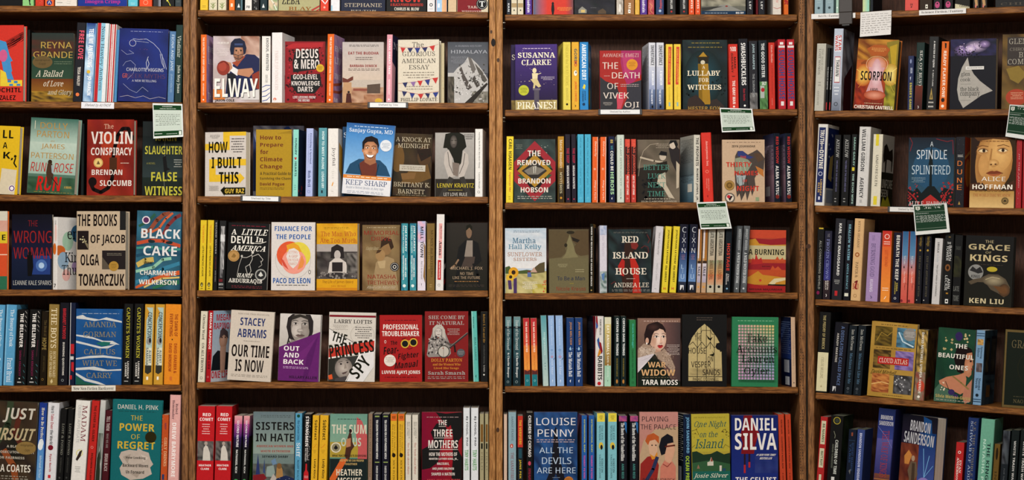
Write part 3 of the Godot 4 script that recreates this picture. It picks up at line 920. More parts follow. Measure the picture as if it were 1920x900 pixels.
	F(140.5, 227, 580, "1d5288", "blue face-out book crossed by torn white paper edges", [
		["n", 0, 0, 100, 100, 5, 7, "194a7c", "225a92"], ["p", [0, 10, 14, 8, 22, 11, 50, 14, 66, 11, 100, 16, 100, 18, 60, 14, 40, 16, 20, 14, 0, 13], "c4c6c4"], ["p", [0, 34, 30, 36, 60, 42, 80, 42, 96, 47, 70, 46, 40, 40, 0, 36], "c4c6c4"], ["p", [0, 42, 28, 46, 56, 50, 76, 48, 90, 46, 70, 52, 50, 52, 24, 48, 0, 45], "c4c6c4"], ["p", [44, 45, 60, 43, 76, 44, 72, 48, 56, 49], "1f6a60"], ["p", [0, 65, 30, 62, 60, 61, 100, 64, 100, 66, 60, 64, 30, 65, 0, 67], "c4c6c4"], ["p", [0, 78, 40, 76, 70, 80, 100, 79, 100, 81, 60, 82, 30, 80, 0, 81], "c4c6c4"], ["p", [0, 84, 24, 92, 50, 96, 66, 100, 56, 100, 20, 95, 0, 87], "c4c6c4"], ["p", [0, 88, 20, 96, 50, 100, 0, 100], "205c4c"],
		["l", 12, 5, 94, 7.5, 1, "8a9ab0"], ["t", "AMANDA", 16, 17, 88, 24, "8a8268", "s"], ["t", "GORMAN", 16, 30, 88, 37, "8a8268", "s"], ["t", "CALL US", 18, 53, 86, 60, "8a8268", "s"], ["t", "WHAT WE", 14, 68, 90, 75, "8a8268", "s"], ["t", "CARRY", 24, 84, 80, 91, "8a8268", "s"]], {"lean": 2, "hc": true})
	SS([[228, 246], [247.5, 266]], 570, "141618", ["black spine with yellow serif capitals and white author name beside the torn-paper book", "black spine with yellow serif capitals and white author name beside a gold spine"], [["v", "CAPOTE'S WOMEN", 5, 67, "c8c040", "s", 32, 72], ["v", "LAURENCE", 71, 92, "d8d4cc", "b", 54, 74], ["v", "LEAMER", 73, 90, "d8d4cc", "b", 26, 46], ["r", 20, 95, 70, 96, "a8a8a4"]], {"lean": 4.5, "hc": true})
	SS([[267, 285.5], [287, 305]], 571, "c09434", ["gold spine with navy capitals, grey portrait patches and pale band beside a black spine", "gold spine with navy capitals, grey portrait patches and pale band beside thick orange spine"], [["r", 16, 4, 92, 54, "a8bcb4"], ["p", [16, 4, 50, 10, 16, 20], "c09434"], ["v", "CONCEPCION", 10, 42, "1d2c40", "b", 34, 80], ["e", 54, 46, 30, 4.5, "8c8c88"], ["e", 66, 45, 14, 3, "22262a"], ["r", 16, 54, 92, 76, "cdd0bc"], ["v", "ALBERT", 57, 73, "3a4a54", "b", 56, 84], ["v", "SAMAHA", 54, 76, "3a4a54", "b", 22, 50], ["p", [16, 76, 92, 76, 92, 84, 50, 87, 16, 85], "33362a"], ["r", 34, 90, 58, 94, "e8e4d4"]], {"lean": 5, "hc": true})
	S(306.5, 336.5, 571, "d98a26", "thick bright orange spine with red capitals by the side panel", [["v", "THE DAWN OF", 12, 40, "8a3414", "b", 62, 84], ["v", "EVERYTHING", 12, 40, "8a3414", "b", 28, 50], ["e", 48, 44, 5, 0, "3a2c10"], ["v", "DAVID GRAEBER &", 49, 86, "9a3a16", "b", 62, 82], ["v", "DAVID WENGROW", 49, 84, "9a3a16", "b", 26, 46], ["r", 36, 90, 52, 95, "c87030"]], {"lean": 4, "hc": true})

	on(0, 5)
	F(-38, 64, 755, "2e2a22", "face-out book with cream capitals on a camouflage of dark strokes", [
		["n", 0, 0, 100, 100, 5, 7, "1e201c", "4a3a2a"], ["k", [50, 0, 46, 30, 20, 60], 12, "3a4430"], ["k", [70, 10, 60, 40, 80, 60], 10, "5a2a1e"], ["k", [40, 60, 60, 80, 66, 100], 12, "8a4a26"], ["t", "JUST", 36, 8, 97, 26, "c4beb0", "bi"], ["t", "PURSUIT", 4, 33, 99, 48, "b4a684", "bi"], ["t", "A BLACK", 46, 54, 74, 57, "b4aea0"], ["t", "PROSECUTOR'S FIGHT", 26, 61, 98, 64, "b4aea0"], ["t", "FOR FAIRNESS", 28, 68, 80, 71, "b4aea0"], ["e", 82, 57, 19, 8, "8a7242"], ["t", "Autographed", 70, 52, 96, 55.5, "2a2214", "si"], ["t", "Copy", 80, 58, 90, 62, "2a2214", "si"], ["t", "LAURA COATES", 6, 78, 92, 87, "d8d2c4", "b"], ["l", 12, 91, 88, 97, 2, "9c9688"]], {"lean": 7, "th": 0.03, "hc": true})
	S(66, 80.5, 756, "2b4f96", "blue spine fading to sky blue with a white cloud", [["g", 0, 0, 100, 50, "1d3a86", "2f5aa4"], ["g", 0, 50, 100, 100, "4f84bc", "6ea2cc"], ["e", 50, 50, 40, 5, "d4dce0"], ["e", 40, 54, 40, 5, "dce2e4"], ["v", "How to Be Perfect", 6, 46, "dcd8c0", "S", 34, 78], ["v", "Michael Schur", 66, 94, "c8d4dc", "r", 36, 70]], {"lean": 8, "hc": true})
	S(82, 104, 756, "d6d6d8", "white spine with black and red lettering and a red ringed emblem", [["v", "How to", 4, 13, "1c1c1e", "b", 30, 60], ["v", "Take Over", 14, 33, "a83040", "b", 30, 60], ["v", "the World", 34, 52, "1c1c1e", "b", 30, 60], ["e", 42, 56, 26, 0, "7a1c2c"], ["v", "Ryan North", 64, 86, "a83040", "b", 30, 58], ["r", 30, 90, 56, 94, "c03038"], ["l", 20, 96, 60, 99, 2, "3a3a3a"]], {"lean": 8, "hc": true})
	SS([[105, 117.5], [118.5, 130]], 767, "14171a", ["black spine with faint silver-grey lettering between two white spines beside the red-lettered one", "black spine with faint silver-grey lettering between two white spines beside the maroon-lettered one"], [["v", "LOST & FOUND", 20, 62, "8f8f84", "s", 36, 76], ["v", "KATHRYN SCHULZ", 66, 86, "55564f", "r", 40, 66], ["o", 46, 93, 16, 0, 5, "6a6c68"]], {"lean": 9, "hc": true})
	S(131.5, 159, 752, "dddbd4", "white spine with thin maroon display capitals and pale yellow ring", [["v", "MADAM", 6, 50, "7a2838", "s", 50, 86], ["v", "DEBBY APPLEGATE", 6, 52, "a8a8a8", "r", 18, 40], ["o", 50, 64, 26, 0, 6, "d8d084"], ["p", [24, 72, 50, 62, 70, 60, 60, 68, 36, 74], "3a2a24"], ["l", 24, 80, 64, 90, 4, "8c8c86"]], {"lean": 11, "hc": true})
	S(160.5, 175.5, 752, "b82a26", "vivid red spine with black capitals between white and grey books", [["v", "THE OTHER DR. GILMER", 6, 50, "2a1412", "b", 34, 70], ["o", 46, 57, 20, 0, 5, "d89a90"], ["v", "BENJAMIN GILMER", 64, 98, "2a1412", "b", 34, 70]], {"lean": 12, "hc": true})
	S(177, 188, 751, "b4b6b2", "blurred grey-white photographic spine beside a dark red one", [["g", 0, 0, 100, 40, "c4c4c0", "98a49c"], ["n", 0, 40, 100, 100, 4, 8, "3a4a3c", "b0b2ac"], ["p", [0, 70, 60, 60, 100, 100, 0, 100], "2a3428"]], {"lean": 11.5, "hc": true})
	S(190, 203, 770, "4a1620", "dark maroon spine with crowded pale capitals by the teal book", [["v", "TELL THEM", 8, 28, "b8a8a4", "b", 20, 80], ["v", "WHO WE ARE", 32, 52, "8a7a78", "b", 30, 70], ["v", "BRIAN BLACK", 60, 84, "b8a8a4", "b", 20, 80]], {"lean": 8, "hc": true})
	F(205.5, 299, 752, "14686a", "teal face-out book with yellow capitals and crumpled paper ball", [
		["t", "DANIEL H. PINK", 10, 6, 92, 11.5, "d0ccc0", "r"], ["l", 12, 13.5, 88, 15, 1, "1c3a3a"], ["t", "THE", 37, 19, 61, 25, "c4a83c", "r"], ["t", "POWER", 15, 29, 86, 38, "c4a83c", "b"], ["t", "OF", 39, 42, 57, 48, "c4a83c", "r"], ["t", "REGRET", 12, 51, 88, 60, "c4a83c", "b"], ["e", 79, 45, 11.5, 0, "2a2412"],
		["p", [20, 64, 36, 61, 52, 62, 53, 58, 64, 62, 76, 64, 80, 72, 86, 78, 80, 82, 84, 90, 66, 96, 40, 98, 22, 92, 18, 84, 24, 78, 16, 70], "b6aa9e"], ["p", [24, 70, 40, 66, 34, 78], "a2968a"], ["p", [60, 66, 76, 70, 66, 76], "c4b8ac"], ["p", [40, 90, 62, 88, 54, 95], "a2968a"], ["t", "How Looking", 30, 69, 70, 73, "241e1a", "b"], ["t", "Backward Moves", 24, 78, 76, 82, "241e1a", "b"], ["t", "Us Forward", 31, 86, 68, 90, "241e1a", "b"]], {"lean": 6, "hc": true})
	S(300.5, 313, 778, "b85426", "shorter burnt orange spine with pale speckled edge", [["v", "ANDY", 12, 22, "5a2a50", "b", 40, 70], ["v", "GIRLY DRINKS", 34, 76, "e8c89c", "s", 40, 85], ["d", 0, 4, 12, 60, 12, 5, "e8d8b8"], ["r", 20, 88, 56, 96, "24406a"]], {"lean": 4})
	S(314, 335, 741, "d6a6a0", "tall pale pink spine with white capitals by the side panel", [["v", "Rebel", 10, 22, "4a2a3a", "S", 56, 80], ["v", "Homemaker", 6, 28, "4a2a3a", "S", 22, 46], ["v", "DREW BARRYMORE", 32, 94, "f0e8e4", "b", 26, 66]], {"lean": 5, "hc": true})


# ---------------------------------------------------------------- second bookcase

func shelf_two() -> void:
	on(1, 0)
	S(375, 390, -112, "dcb83a", "yellow spine with black hollow emblem at the side panel, topmost shelf", [["l", 25, 93, 75, 97, 2, "8a7422"]])
	SS([[391.5, 407], [408.5, 424]], -110, "cfc8ae", ["cream spine with green fern leaves at its foot beside a yellow spine", "cream spine with green fern leaves at its foot beside an orange spine"], [["k", [50, 99, 50, 89], 8, "6a7c3a"], ["k", [20, 94, 50, 97, 80, 93], 8, "7c8c44"], ["k", [22, 90, 50, 94, 80, 89], 8, "7c8c44"]])
	S(429, 440, -108, "d8742e", "orange spine between cream and dark teal spines, topmost shelf", [["r", 30, 90, 70, 95, "f2d8c0"]])
	S(441, 455, -109, "26393c", "dark teal spine with white triangle beside orange spine", [["p", [26, 96, 46, 90, 66, 96], "dce0dc"], ["gh", 80, 0, 100, 100, "4a6870", "6a8890"]])
	S(459, 472, -108, "d8d6d0", "white spine with small black initials at its foot", [["t", "PM", 22, 93, 74, 97, "181818"]])
	S(473, 486, -107, "191b1c", "black spine with scattered white dots on its foot", [["d", 15, 84, 85, 98, 12, 5, "e0e0dc"]])
	S(487.5, 501, -108, "203337", "dark teal spine with white triangle beside dotted black spine", [["p", [26, 96, 46, 90, 66, 96], "dce0dc"]])
	S(503, 521, -104, "c9c0b0", "spine with pastel green and peach leaves beside khaki book", [["n", 0, 60, 100, 100, 3, 8, "6a9a6a", "e0bfa6"], ["k", [10, 80, 60, 90, 90, 99], 12, "d8d8c8"]])
	F(522, 599, -100, "a8a47a", "khaki face-out book with black capitals and striped flag corner", [["t", "ZEBA", 8, 78, 52, 90, "24201a", "S"], ["t", "BLAY", 24, 94, 80, 99.5, "8a5a20", "S"], ["p", [78, 99, 100, 91, 100, 94, 84, 100], "a83c34"], ["p", [90, 100, 100, 96.5, 100, 99, 96, 100], "a83c34"]], {"d": 0.004})
	S(600.5, 616, -110, "cf4530", "tomato red spine with white swoosh at its head of foot", [["k", [10, 84, 60, 90, 96, 84], 12, "e8e0e0"], ["e", 50, 95, 14, 0, "e8a898"]])
	S(620, 637, -109, "d8d8da", "white spine with pale blue lower edge beside navy book", [["r", 0, 92, 16, 100, "8ab8cc"]])
	F(639, 722, -102, "22283c", "navy face-out book with widely spaced cream serif capitals", [["l", 30, 80, 84, 84, 1, "c8c4bc"], ["t", "STEPHANIE", 8, 88, 92, 93.5, "b8ac98", "s"], ["t", "KELTON", 22, 98, 80, 100, "b8ac98", "s"]])
	F(724, 799, -104, "1a1a1c", "black face-out book with red and white condensed capitals", [["t", "KNOW", 10, 74, 88, 86, "c23a2a", "b"], ["t", "A BLACK POWER MANIFESTO", 10, 88, 92, 92, "b8382a", "b"], ["t", "CHARLES M. BLOW", 20, 94, 82, 98.5, "d8d2c4", "b"]])
	S(801, 815.5, -106, "d6d4d4", "white spine with black ringed letter beside black face-out book", [["o", 50, 90, 24, 0, 10, "222222"], ["l", 25, 95, 75, 98, 2, "8a8a8a"]])
	S(817, 838, -106, "9fc0dc", "pale blue spine with peach edge and small white square", [["gh", 55, 0, 100, 100, "d8b48c", "d09a70"], ["r", 16, 88, 34, 94, "e8ecec"], ["r", 0, 0, 6, 100, "d4a8a0"]])
	S(840, 856, -103, "c8b190", "plain beige spine beside a dark red book", [])
	F(857, 915, -104, "c8bda4", "beige-edged dark red book with black round seal, topmost shelf", [["r", 0, 0, 78, 100, "7c1c20"], ["t", "TARA", 34, 91, 72, 94.5, "d8c8bc", "s"], ["t", "WESTOVER", 14, 98, 78, 100, "d8c8bc", "s"], ["e", 80, 88, 19, 0, "16181a"], ["o", 80, 88, 16, 0, 1, "b8b8b4"], ["t", "T", 72, 84, 88, 92, "e0e0dc", "S"]])

	on(1, 1)
	S(375.5, 387, 65, "d86a24", "orange spine with purple photographic cover against the side panel", [["v", "THE ELECTRICITY OF EVERY LIVING THING", 4, 68, "f6e0c8", "b", 34, 66], ["v", "KATHERINE MAY", 72, 90, "f4d8bc", "b", 38, 62], ["e", 50, 96, 14, 0, "f8ece0"]], {"turn": 6, "front": [["n", 0, 0, 100, 100, 6, 12, "9a7ab4", "dcb4cc"], ["t", "EVE", 14, 16, 60, 24, "e8e0ec"], ["t", "LIV", 14, 34, 60, 42, "e8e0ec"], ["t", "TH", 14, 84, 44, 94, "e8e0ec"]]})
	F(399, 486, 68, "b8aca8", "face-out book with a football player throwing and big white capitals", [
		["n", 0, 0, 100, 100, 5, 6, "a89890", "c8bcc0"], ["n", 60, 0, 100, 30, 4, 4, "8a5a44", "c0a494"], ["p", [44, 40, 56, 36, 72, 27, 90, 28, 100, 34, 100, 92, 26, 92, 30, 62, 40, 50], "23244c"], ["p", [40, 40, 52, 46, 60, 38, 70, 30, 62, 30, 48, 38], "9a4a30"], ["p", [84, 58, 100, 52, 100, 80, 88, 78], "8a3a26"], ["p", [30, 56, 48, 56, 52, 84, 30, 88], "1a1a20"],
		["b", 54, 23, 12, 14, "bc8e72", "8a5e46"], ["p", [44, 30, 64, 30, 61, 36, 54, 38, 47, 36], "8e634b"], ["k", [47, 21, 52, 20.4], 1, "4a3022"], ["k", [57, 20.4, 62, 21], 1, "4a3022"], ["p", [53, 22, 55, 22, 56.4, 27, 52, 27], "9a6c52"], ["p", [36, 20, 38, 10, 46, 4, 58, 3, 68, 8, 72, 18, 70, 26, 66, 28, 64, 17, 46, 17, 44, 28, 38, 28], "1a2138"], ["k", [44, 27, 54, 29, 66, 27], 1.2, "22222a"], ["k", [45, 32, 55, 35, 65, 31], 1.2, "22222a"], ["k", [54, 29, 54, 35], 1.0, "22222a"], ["e", 50, 22, 2, 1, "3a2a20"], ["e", 60, 22, 2, 1, "3a2a20"], ["r", 46, 11, 64, 14, "3c4a70"],
		["p", [38, 44, 58, 52, 52, 60, 36, 52], "d8d6d4"], ["p", [54, 50, 84, 48, 88, 54, 78, 62, 52, 58], "b48262"], ["p", [26, 38, 38, 40, 42, 48, 34, 54, 26, 46], "b48262"], ["e", 22, 48, 14, 11, "8a3428"], ["e", 20, 46, 9, 7, "a04434"], ["k", [10, 42, 24, 38, 34, 44], 1.4, "5a1e18"], ["r", 0, 80, 26, 96, "c87a3c"], ["p", [60, 86, 100, 80, 100, 96, 60, 96], "c8c4c0"],
		["t", "A RELENTLESS LIFE", 8, 9, 34, 12, "e8e2dc"], ["l", 8, 18, 34, 30, 6, "e0d8d4"], ["t", "ELWAY", 4, 65, 98, 93, "2a2622", "b"], ["t", "ELWAY", 3, 64, 97, 92, "e2ded6", "b"], ["t", "JASON COLE", 4, 95, 46, 99.5, "1c1a1c", "b"]], {"turn": 0})
	S(490.5, 507, 68, "dcd8d2", "white spine with spaced black capitals and blue wavy stripes below", [["v", "EXODUS, REVISITED", 3, 52, "23262c", "b", 42, 80], ["v", "DEBORAH FELDMAN", 58, 70, "6a6a66", "r", 40, 70], ["k", [0, 77, 50, 74, 100, 74], 9, "2f4a94"], ["k", [0, 84, 50, 82, 100, 78], 9, "2f4a94"], ["k", [0, 91, 50, 90, 100, 85], 9, "2f4a94"], ["k", [0, 98, 60, 96, 100, 91], 9, "2f4a94"]], {"back": [["l", 10, 4, 95, 70, 24, "7a7a80"]], "turn": -6})
	S(508.5, 529, 61, "e0dcda", "taller white spine with an orange bird oval at its foot", [["v", "FAMILY OF STRANGERS", 26, 82, "cdb6b2", "s", 32, 62], ["e", 30, 95, 15, 0, "cf5a2c"], ["p", [24, 97, 30, 92.6, 36, 97], "f0e8e0"]], {"turn": 10, "front": [["l", 8, 10, 90, 50, 16, "c8c2c0"], ["n", 20, 60, 70, 80, 4, 4, "6a4a44", "b49a94"]]})
	F(534, 609, 78, "8a1c22", "crimson face-out book with black doodles and white block capitals", [
		["d", 3, 3, 97, 97, 130, 2.6, "3a0e12"], ["d", 3, 3, 97, 97, 60, 1.6, "b43038"], ["p", [4, 8, 20, 3, 96, 2, 94, 9, 30, 10, 8, 12], "a8262c"], ["p", [24, 16, 84, 11, 88, 44, 20, 50, 18, 34], "1a1416"], ["t", "DESUS", 27, 12, 83, 27, "d2cac4", "b"], ["t", "& MERO", 22, 29, 86, 44, "d2cac4", "b"], ["p", [14, 54, 88, 52, 92, 70, 74, 84, 30, 84, 14, 70], "1a1416"], ["t", "GOD-LEVEL", 20, 53, 82, 61, "d2cac4", "b"], ["t", "KNOWLEDGE", 16, 64, 87, 71, "d2cac4", "b"], ["t", "DARTS", 32, 73, 70, 81, "d2cac4", "b"], ["e", 88, 43, 10, 0, "c8a42c"], ["l", 82, 40, 94, 46, 3, "2a220c"], ["t", "LIFE LESSONS FROM", 20, 88, 76, 92, "cfc4c0", "b"], ["t", "THE BRONX", 32, 93, 62, 97, "cfc4c0", "b"]], {"d": 0.035})
	S(611.5, 624.5, 64, "d86a24", "orange spine with purple photographic cover between crimson and pale books", [["v", "THE ELECTRICITY OF EVERY LIVING THING", 4, 68, "f6e0c8", "b", 34, 66], ["v", "KATHERINE MAY", 72, 90, "f4d8bc", "b", 38, 62], ["e", 50, 96, 14, 0, "f8ece0"]], {"turn": 9, "lean": 2, "front": [["n", 0, 0, 100, 100, 6, 12, "9a7ab4", "dcb4cc"], ["t", "EVE", 10, 16, 70, 24, "e8e0ec"], ["t", "LIV", 10, 32, 70, 42, "e8e0ec"], ["t", "ING", 10, 56, 70, 64, "e8e0ec"], ["k", [0, 74, 60, 70, 100, 64], 6, "b4604a"], ["k", [0, 84, 60, 82, 100, 76], 6, "b4604a"], ["t", "M", 8, 92, 40, 98, "e8e0ec"]]})
	F(641.5, 719, 79, "b8aca0", "pale face-out book with red capitals above a temple courtyard", [
		["g", 0, 0, 100, 62, "b4aca8", "c4b4a4"], ["n", 0, 74, 100, 100, 8, 5, "8a5a40", "c0a084"], ["p", [0, 58, 12, 61, 22, 57, 26, 56, 26, 62, 14, 66, 0, 66], "6a3a2a"], ["p", [2, 66, 22, 66, 22, 100, 0, 100], "b4906c"], ["p", [60, 70, 92, 68, 92, 84, 60, 84], "5a4a40"], ["r", 26, 76, 60, 80, "8a5040"], ["n", 52, 86, 100, 100, 5, 3, "8a5a40", "b48a6a"], ["e", 15, 82, 3, 2, "2a1a16"], ["p", [10, 84, 20, 84, 23, 100, 8, 100], "4a1e1c"], ["e", 88, 96, 9, 4, "c8a23a"],
		["l", 16, 4, 88, 8, 2, "4a4440"], ["t", "EAT THE BUDDHA", 14, 16, 88, 20.5, "8a1f22", "b"], ["l", 32, 24, 74, 30, 2, "4a3a36"], ["t", "BARBARA DEMICK", 18, 37, 84, 41, "8a1f22", "b"], ["l", 14, 43, 90, 48, 2, "5a4a46"]], {"d": 0.02})
	S(723.5, 734.5, 65, "d49aa4", "pink spine with white capitals and dark blue cover", [["v", "TEXAS GREAT TREE", 6, 58, "f4e6e6", "b", 34, 68], ["v", "MAHOGANY", 66, 88, "f0dcdc", "b", 38, 64], ["e", 50, 95, 16, 0, "f4e6e6"]], {"turn": 8, "lean": 1.5, "front": [["n", 0, 0, 100, 100, 4, 10, "1c2040", "3a3c60"], ["t", "N", 12, 10, 60, 20, "c8c8d8", "S"], ["p", [0, 40, 40, 46, 30, 100, 0, 100], "d8a8b4"]]})
	F(745, 823, 74, "cfc6b4", "cream face-out book with red and blue bunting strings", [
		["t", "The", 34, 4, 62, 12, "3a342c", "s"], ["t", "GLORIOUS", 10, 19, 90, 26, "3a342c", "s"], ["t", "AMERICAN", 8, 30, 92, 37, "3a342c", "s"], ["t", "ESSAY", 26, 40, 76, 47, "3a342c", "s"], ["k", [0, 11, 40, 13, 70, 12, 98, 8], 0.6, "b04a40"], ["p", [5, 12, 18, 13, 10, 21], "b83a34"], ["p", [22, 13, 36, 13, 29, 21], "2a2f5c"], ["p", [40, 13, 54, 13, 47, 22], "2f3f80"], ["p", [58, 13, 72, 12, 66, 20], "2a2f5c"], ["p", [76, 11, 90, 9, 86, 19], "b83a34"], ["l", 12, 50, 88, 62, 3, "8a8274"],
		["k", [0, 69, 40, 67, 98, 60], 0.6, "b04a40"], ["p", [10, 68, 23, 67, 18, 76], "2a2f5c"], ["p", [30, 67, 43, 66, 38, 75], "8a6a9a"], ["p", [47, 65, 60, 65, 54, 74], "b83a34"], ["p", [65, 64, 78, 63, 74, 73], "2f3f80"], ["p", [84, 61, 98, 60, 92, 70], "b83a34"], ["l", 20, 72, 84, 80, 2, "9a9282"], ["k", [0, 80, 50, 86, 100, 82], 0.6, "b04a40"], ["p", [9, 81, 22, 82, 14, 90], "2a2f5c"], ["p", [28, 84, 41, 85, 34, 93], "2f3f80"], ["p", [48, 86, 62, 86, 56, 94], "b83a34"], ["p", [66, 85, 78, 85, 74, 93], "2a2f5c"], ["p", [85, 84, 99, 83, 92, 92], "2f3f80"], ["t", "PHILLIP LOPATE", 6, 92, 96, 97, "3a342c", "s"]], {"th": 0.045, "hc": true, "turn": 6, "page": "e4dccb"})
	S(826.5, 833, 81, "c4b896", "thin cream spine tucked behind the bunting book", [["d", 0, 50, 100, 100, 6, 12, "9a3a34"]], {"d": 0.03})
	F(839, 915, 79, "4e5258", "grey face-out book with a snowy mountain peak", [
		["g", 0, 0, 100, 50, "4a4e56", "6a6c70"], ["p", [0, 50, 14, 50, 24, 42, 40, 34, 50, 24, 58, 26, 74, 36, 86, 46, 100, 60, 100, 100, 0, 100], "b4b2ae"], ["p", [50, 24, 58, 26, 70, 44, 62, 52, 56, 40], "6a6660"], ["p", [34, 40, 40, 52, 60, 74, 50, 78, 36, 60, 28, 44], "55504a"], ["p", [66, 34, 86, 48, 98, 62, 90, 66, 76, 50], "5a5650"], ["p", [66, 54, 80, 70, 72, 74, 60, 60], "4a4640"], ["n", 0, 56, 16, 100, 4, 8, "2a2a24", "6a6256"], ["n", 60, 80, 100, 100, 6, 5, "3a362c", "a09c90"], ["d", 20, 36, 90, 86, 60, 1.8, "4a4742"], ["d", 16, 48, 96, 96, 70, 1.6, "c8c6c4"], ["d", 30, 40, 96, 80, 40, 1.0, "3a3834"], ["p", [40, 100, 96, 66, 100, 68, 60, 100], "2c2820"],
		["t", "A HUMAN HISTORY", 18, 5, 84, 8, "90929a", "r"], ["t", "HIMALAYA", 8, 13, 98, 18.5, "a8aab0", "r"], ["l", 8, 23, 48, 40, 6, "8a8c92"]], {"d": 0.035})

	on(1, 2)
	F(381, 461, 247, "c9c2ba", "grey-white face-out book with yellow bent arrow and black capitals", [
		["r", 44, 0, 100, 6, "d8b436"], ["r", 44, 0, 60, 28, "d8b436"], ["r", 0, 18, 60, 28, "d8b436"], ["r", 10, 42, 100, 52, "d8b436"], ["r", 10, 42, 26, 77, "d8b436"], ["r", 10, 66, 84, 77, "d8b436"], ["p", [84, 63, 97, 71.5, 84, 80], "d8b436"], ["l", 12, 4, 36, 12, 3, "4a4640"], ["l", 64, 9, 96, 33, 6, "2c2824"], ["t", "HOW", 9, 15, 55, 32, "16130f", "b"], ["t", "I BUILT", 16, 39, 89, 56, "16130f", "b"], ["t", "THIS", 34, 62, 82, 80, "16130f", "b"], ["p", [38, 90, 48, 84, 48, 86, 99, 86, 99, 97, 48, 97, 48, 99], "16130f"], ["t", "GUY RAZ", 49, 88, 96, 95, "d0b24a", "b"], ["l", 10, 83, 34, 98, 8, "7a756c"]], {"th": 0.036, "turn": 14, "page": "f0e8d2", "d": 0.012})
	F(474, 569, 236, "8a8a98", "taller blue and white photographic book behind the mustard book", [["n", 0, 0, 100, 100, 9, 12, "2c3f6c", "c4c0c8"], ["p", [60, 3, 70, 1, 76, 5, 66, 9], "27468c"], ["p", [0, 10, 12, 40, 6, 60, 14, 90, 0, 90], "24355e"]], {"d": 0.168, "th": 0.02})
	F(479.5, 546.5, 243, "a8881e", "mustard face-out book with maroon lettering in nine lines", [
		["p", [60, 6, 100, 1, 100, 6], "96781a"], ["t", "How to", 11, 9, 70, 15, "6a2a18", "b"], ["t", "Prepare", 11, 20, 76, 27.5, "6a2a18", "b"], ["t", "for", 11, 30, 34, 36.5, "6a2a18", "b"], ["t", "Climate", 11, 41, 74, 47.5, "6a2a18", "b"], ["t", "Change", 11, 52, 74, 60, "6a2a18", "b"], ["t", "A Practical Guide to", 11, 63, 98, 68, "5a4414", "b"], ["t", "Surviving the Chaos", 11, 71, 98, 76, "5a4414", "b"], ["t", "David Pogue", 11, 79, 80, 85, "6a2a18", "b"], ["l", 11, 86, 80, 90, 2, "6a5418"]], {"d": 0.02, "th": 0.03})
	S(547.5, 558.5, 243, "8fcdbf", "aqua spine with black capitals and a red heart", [["v", "HUNGRY", 13, 38, "1c3a3a", "b", 34, 74], ["p", [50, 46, 24, 42.5, 36, 41, 50, 42.6, 64, 41, 76, 42.5], "b8342c"], ["v", "HEARTS", 48, 70, "1c3a3a", "b", 34, 74], ["l", 30, 82, 66, 92, 3, "5a9a90"]], {"turn": 9, "lean": 1.5, "front": [["r", 0, 0, 100, 100, "1c2440"], ["d", 5, 80, 40, 95, 6, 4, "a8342c"]]})
	S(572.5, 586, 241, "aab4d8", "lilac spine with dark blue serif lettering", [["v", "Everything Is Spiritual", 7, 52, "23356a", "S", 50, 80], ["v", "Finding Your Way in a Turbulent World", 8, 50, "4a5a8a", "s", 26, 40], ["v", "Rob Bell", 62, 86, "23356a", "S", 30, 70], ["o", 46, 93, 22, 0, 5, "6a78a8"]], {"lean": 1.5})
	S(596, 612, 240, "57919a", "teal blue spine with white rounded lettering", [["v", "HOW TO MEET ALONE", 5, 60, "d4e4e2", "b", 40, 70], ["v", "LOGAN URY", 64, 88, "d4e4e2", "b", 40, 72], ["r", 36, 91, 56, 95, "16282c"]], {"lean": 1, "turn": 4, "front": [["g", 0, 0, 100, 100, "2f5a62", "24464c"]]})
	S(614, 634, 241, "dcd8d2", "white spine with large thin black lettering and an orange leaf", [["v", "Joyful", 28, 55, "2a2826", "s", 36, 74], ["l", 40, 62, 60, 74, 4, "c0bcb4"], ["p", [36, 84, 50, 78, 56, 80, 44, 85], "d89a30"], ["l", 34, 91, 56, 94, 1, "b0aca4"]], {"turn": 8, "front": [["p", [10, 20, 50, 30, 70, 50, 40, 76, 10, 60], "d8a040"]]})
	F(642, 726, 238, "1f4468", "dark blue copy showing only a sliver behind the smiling portrait", [["t", "S", 2, 8, 10, 15, "c8d0d8", "s"]], {"d": 0.045, "th": 0.02})
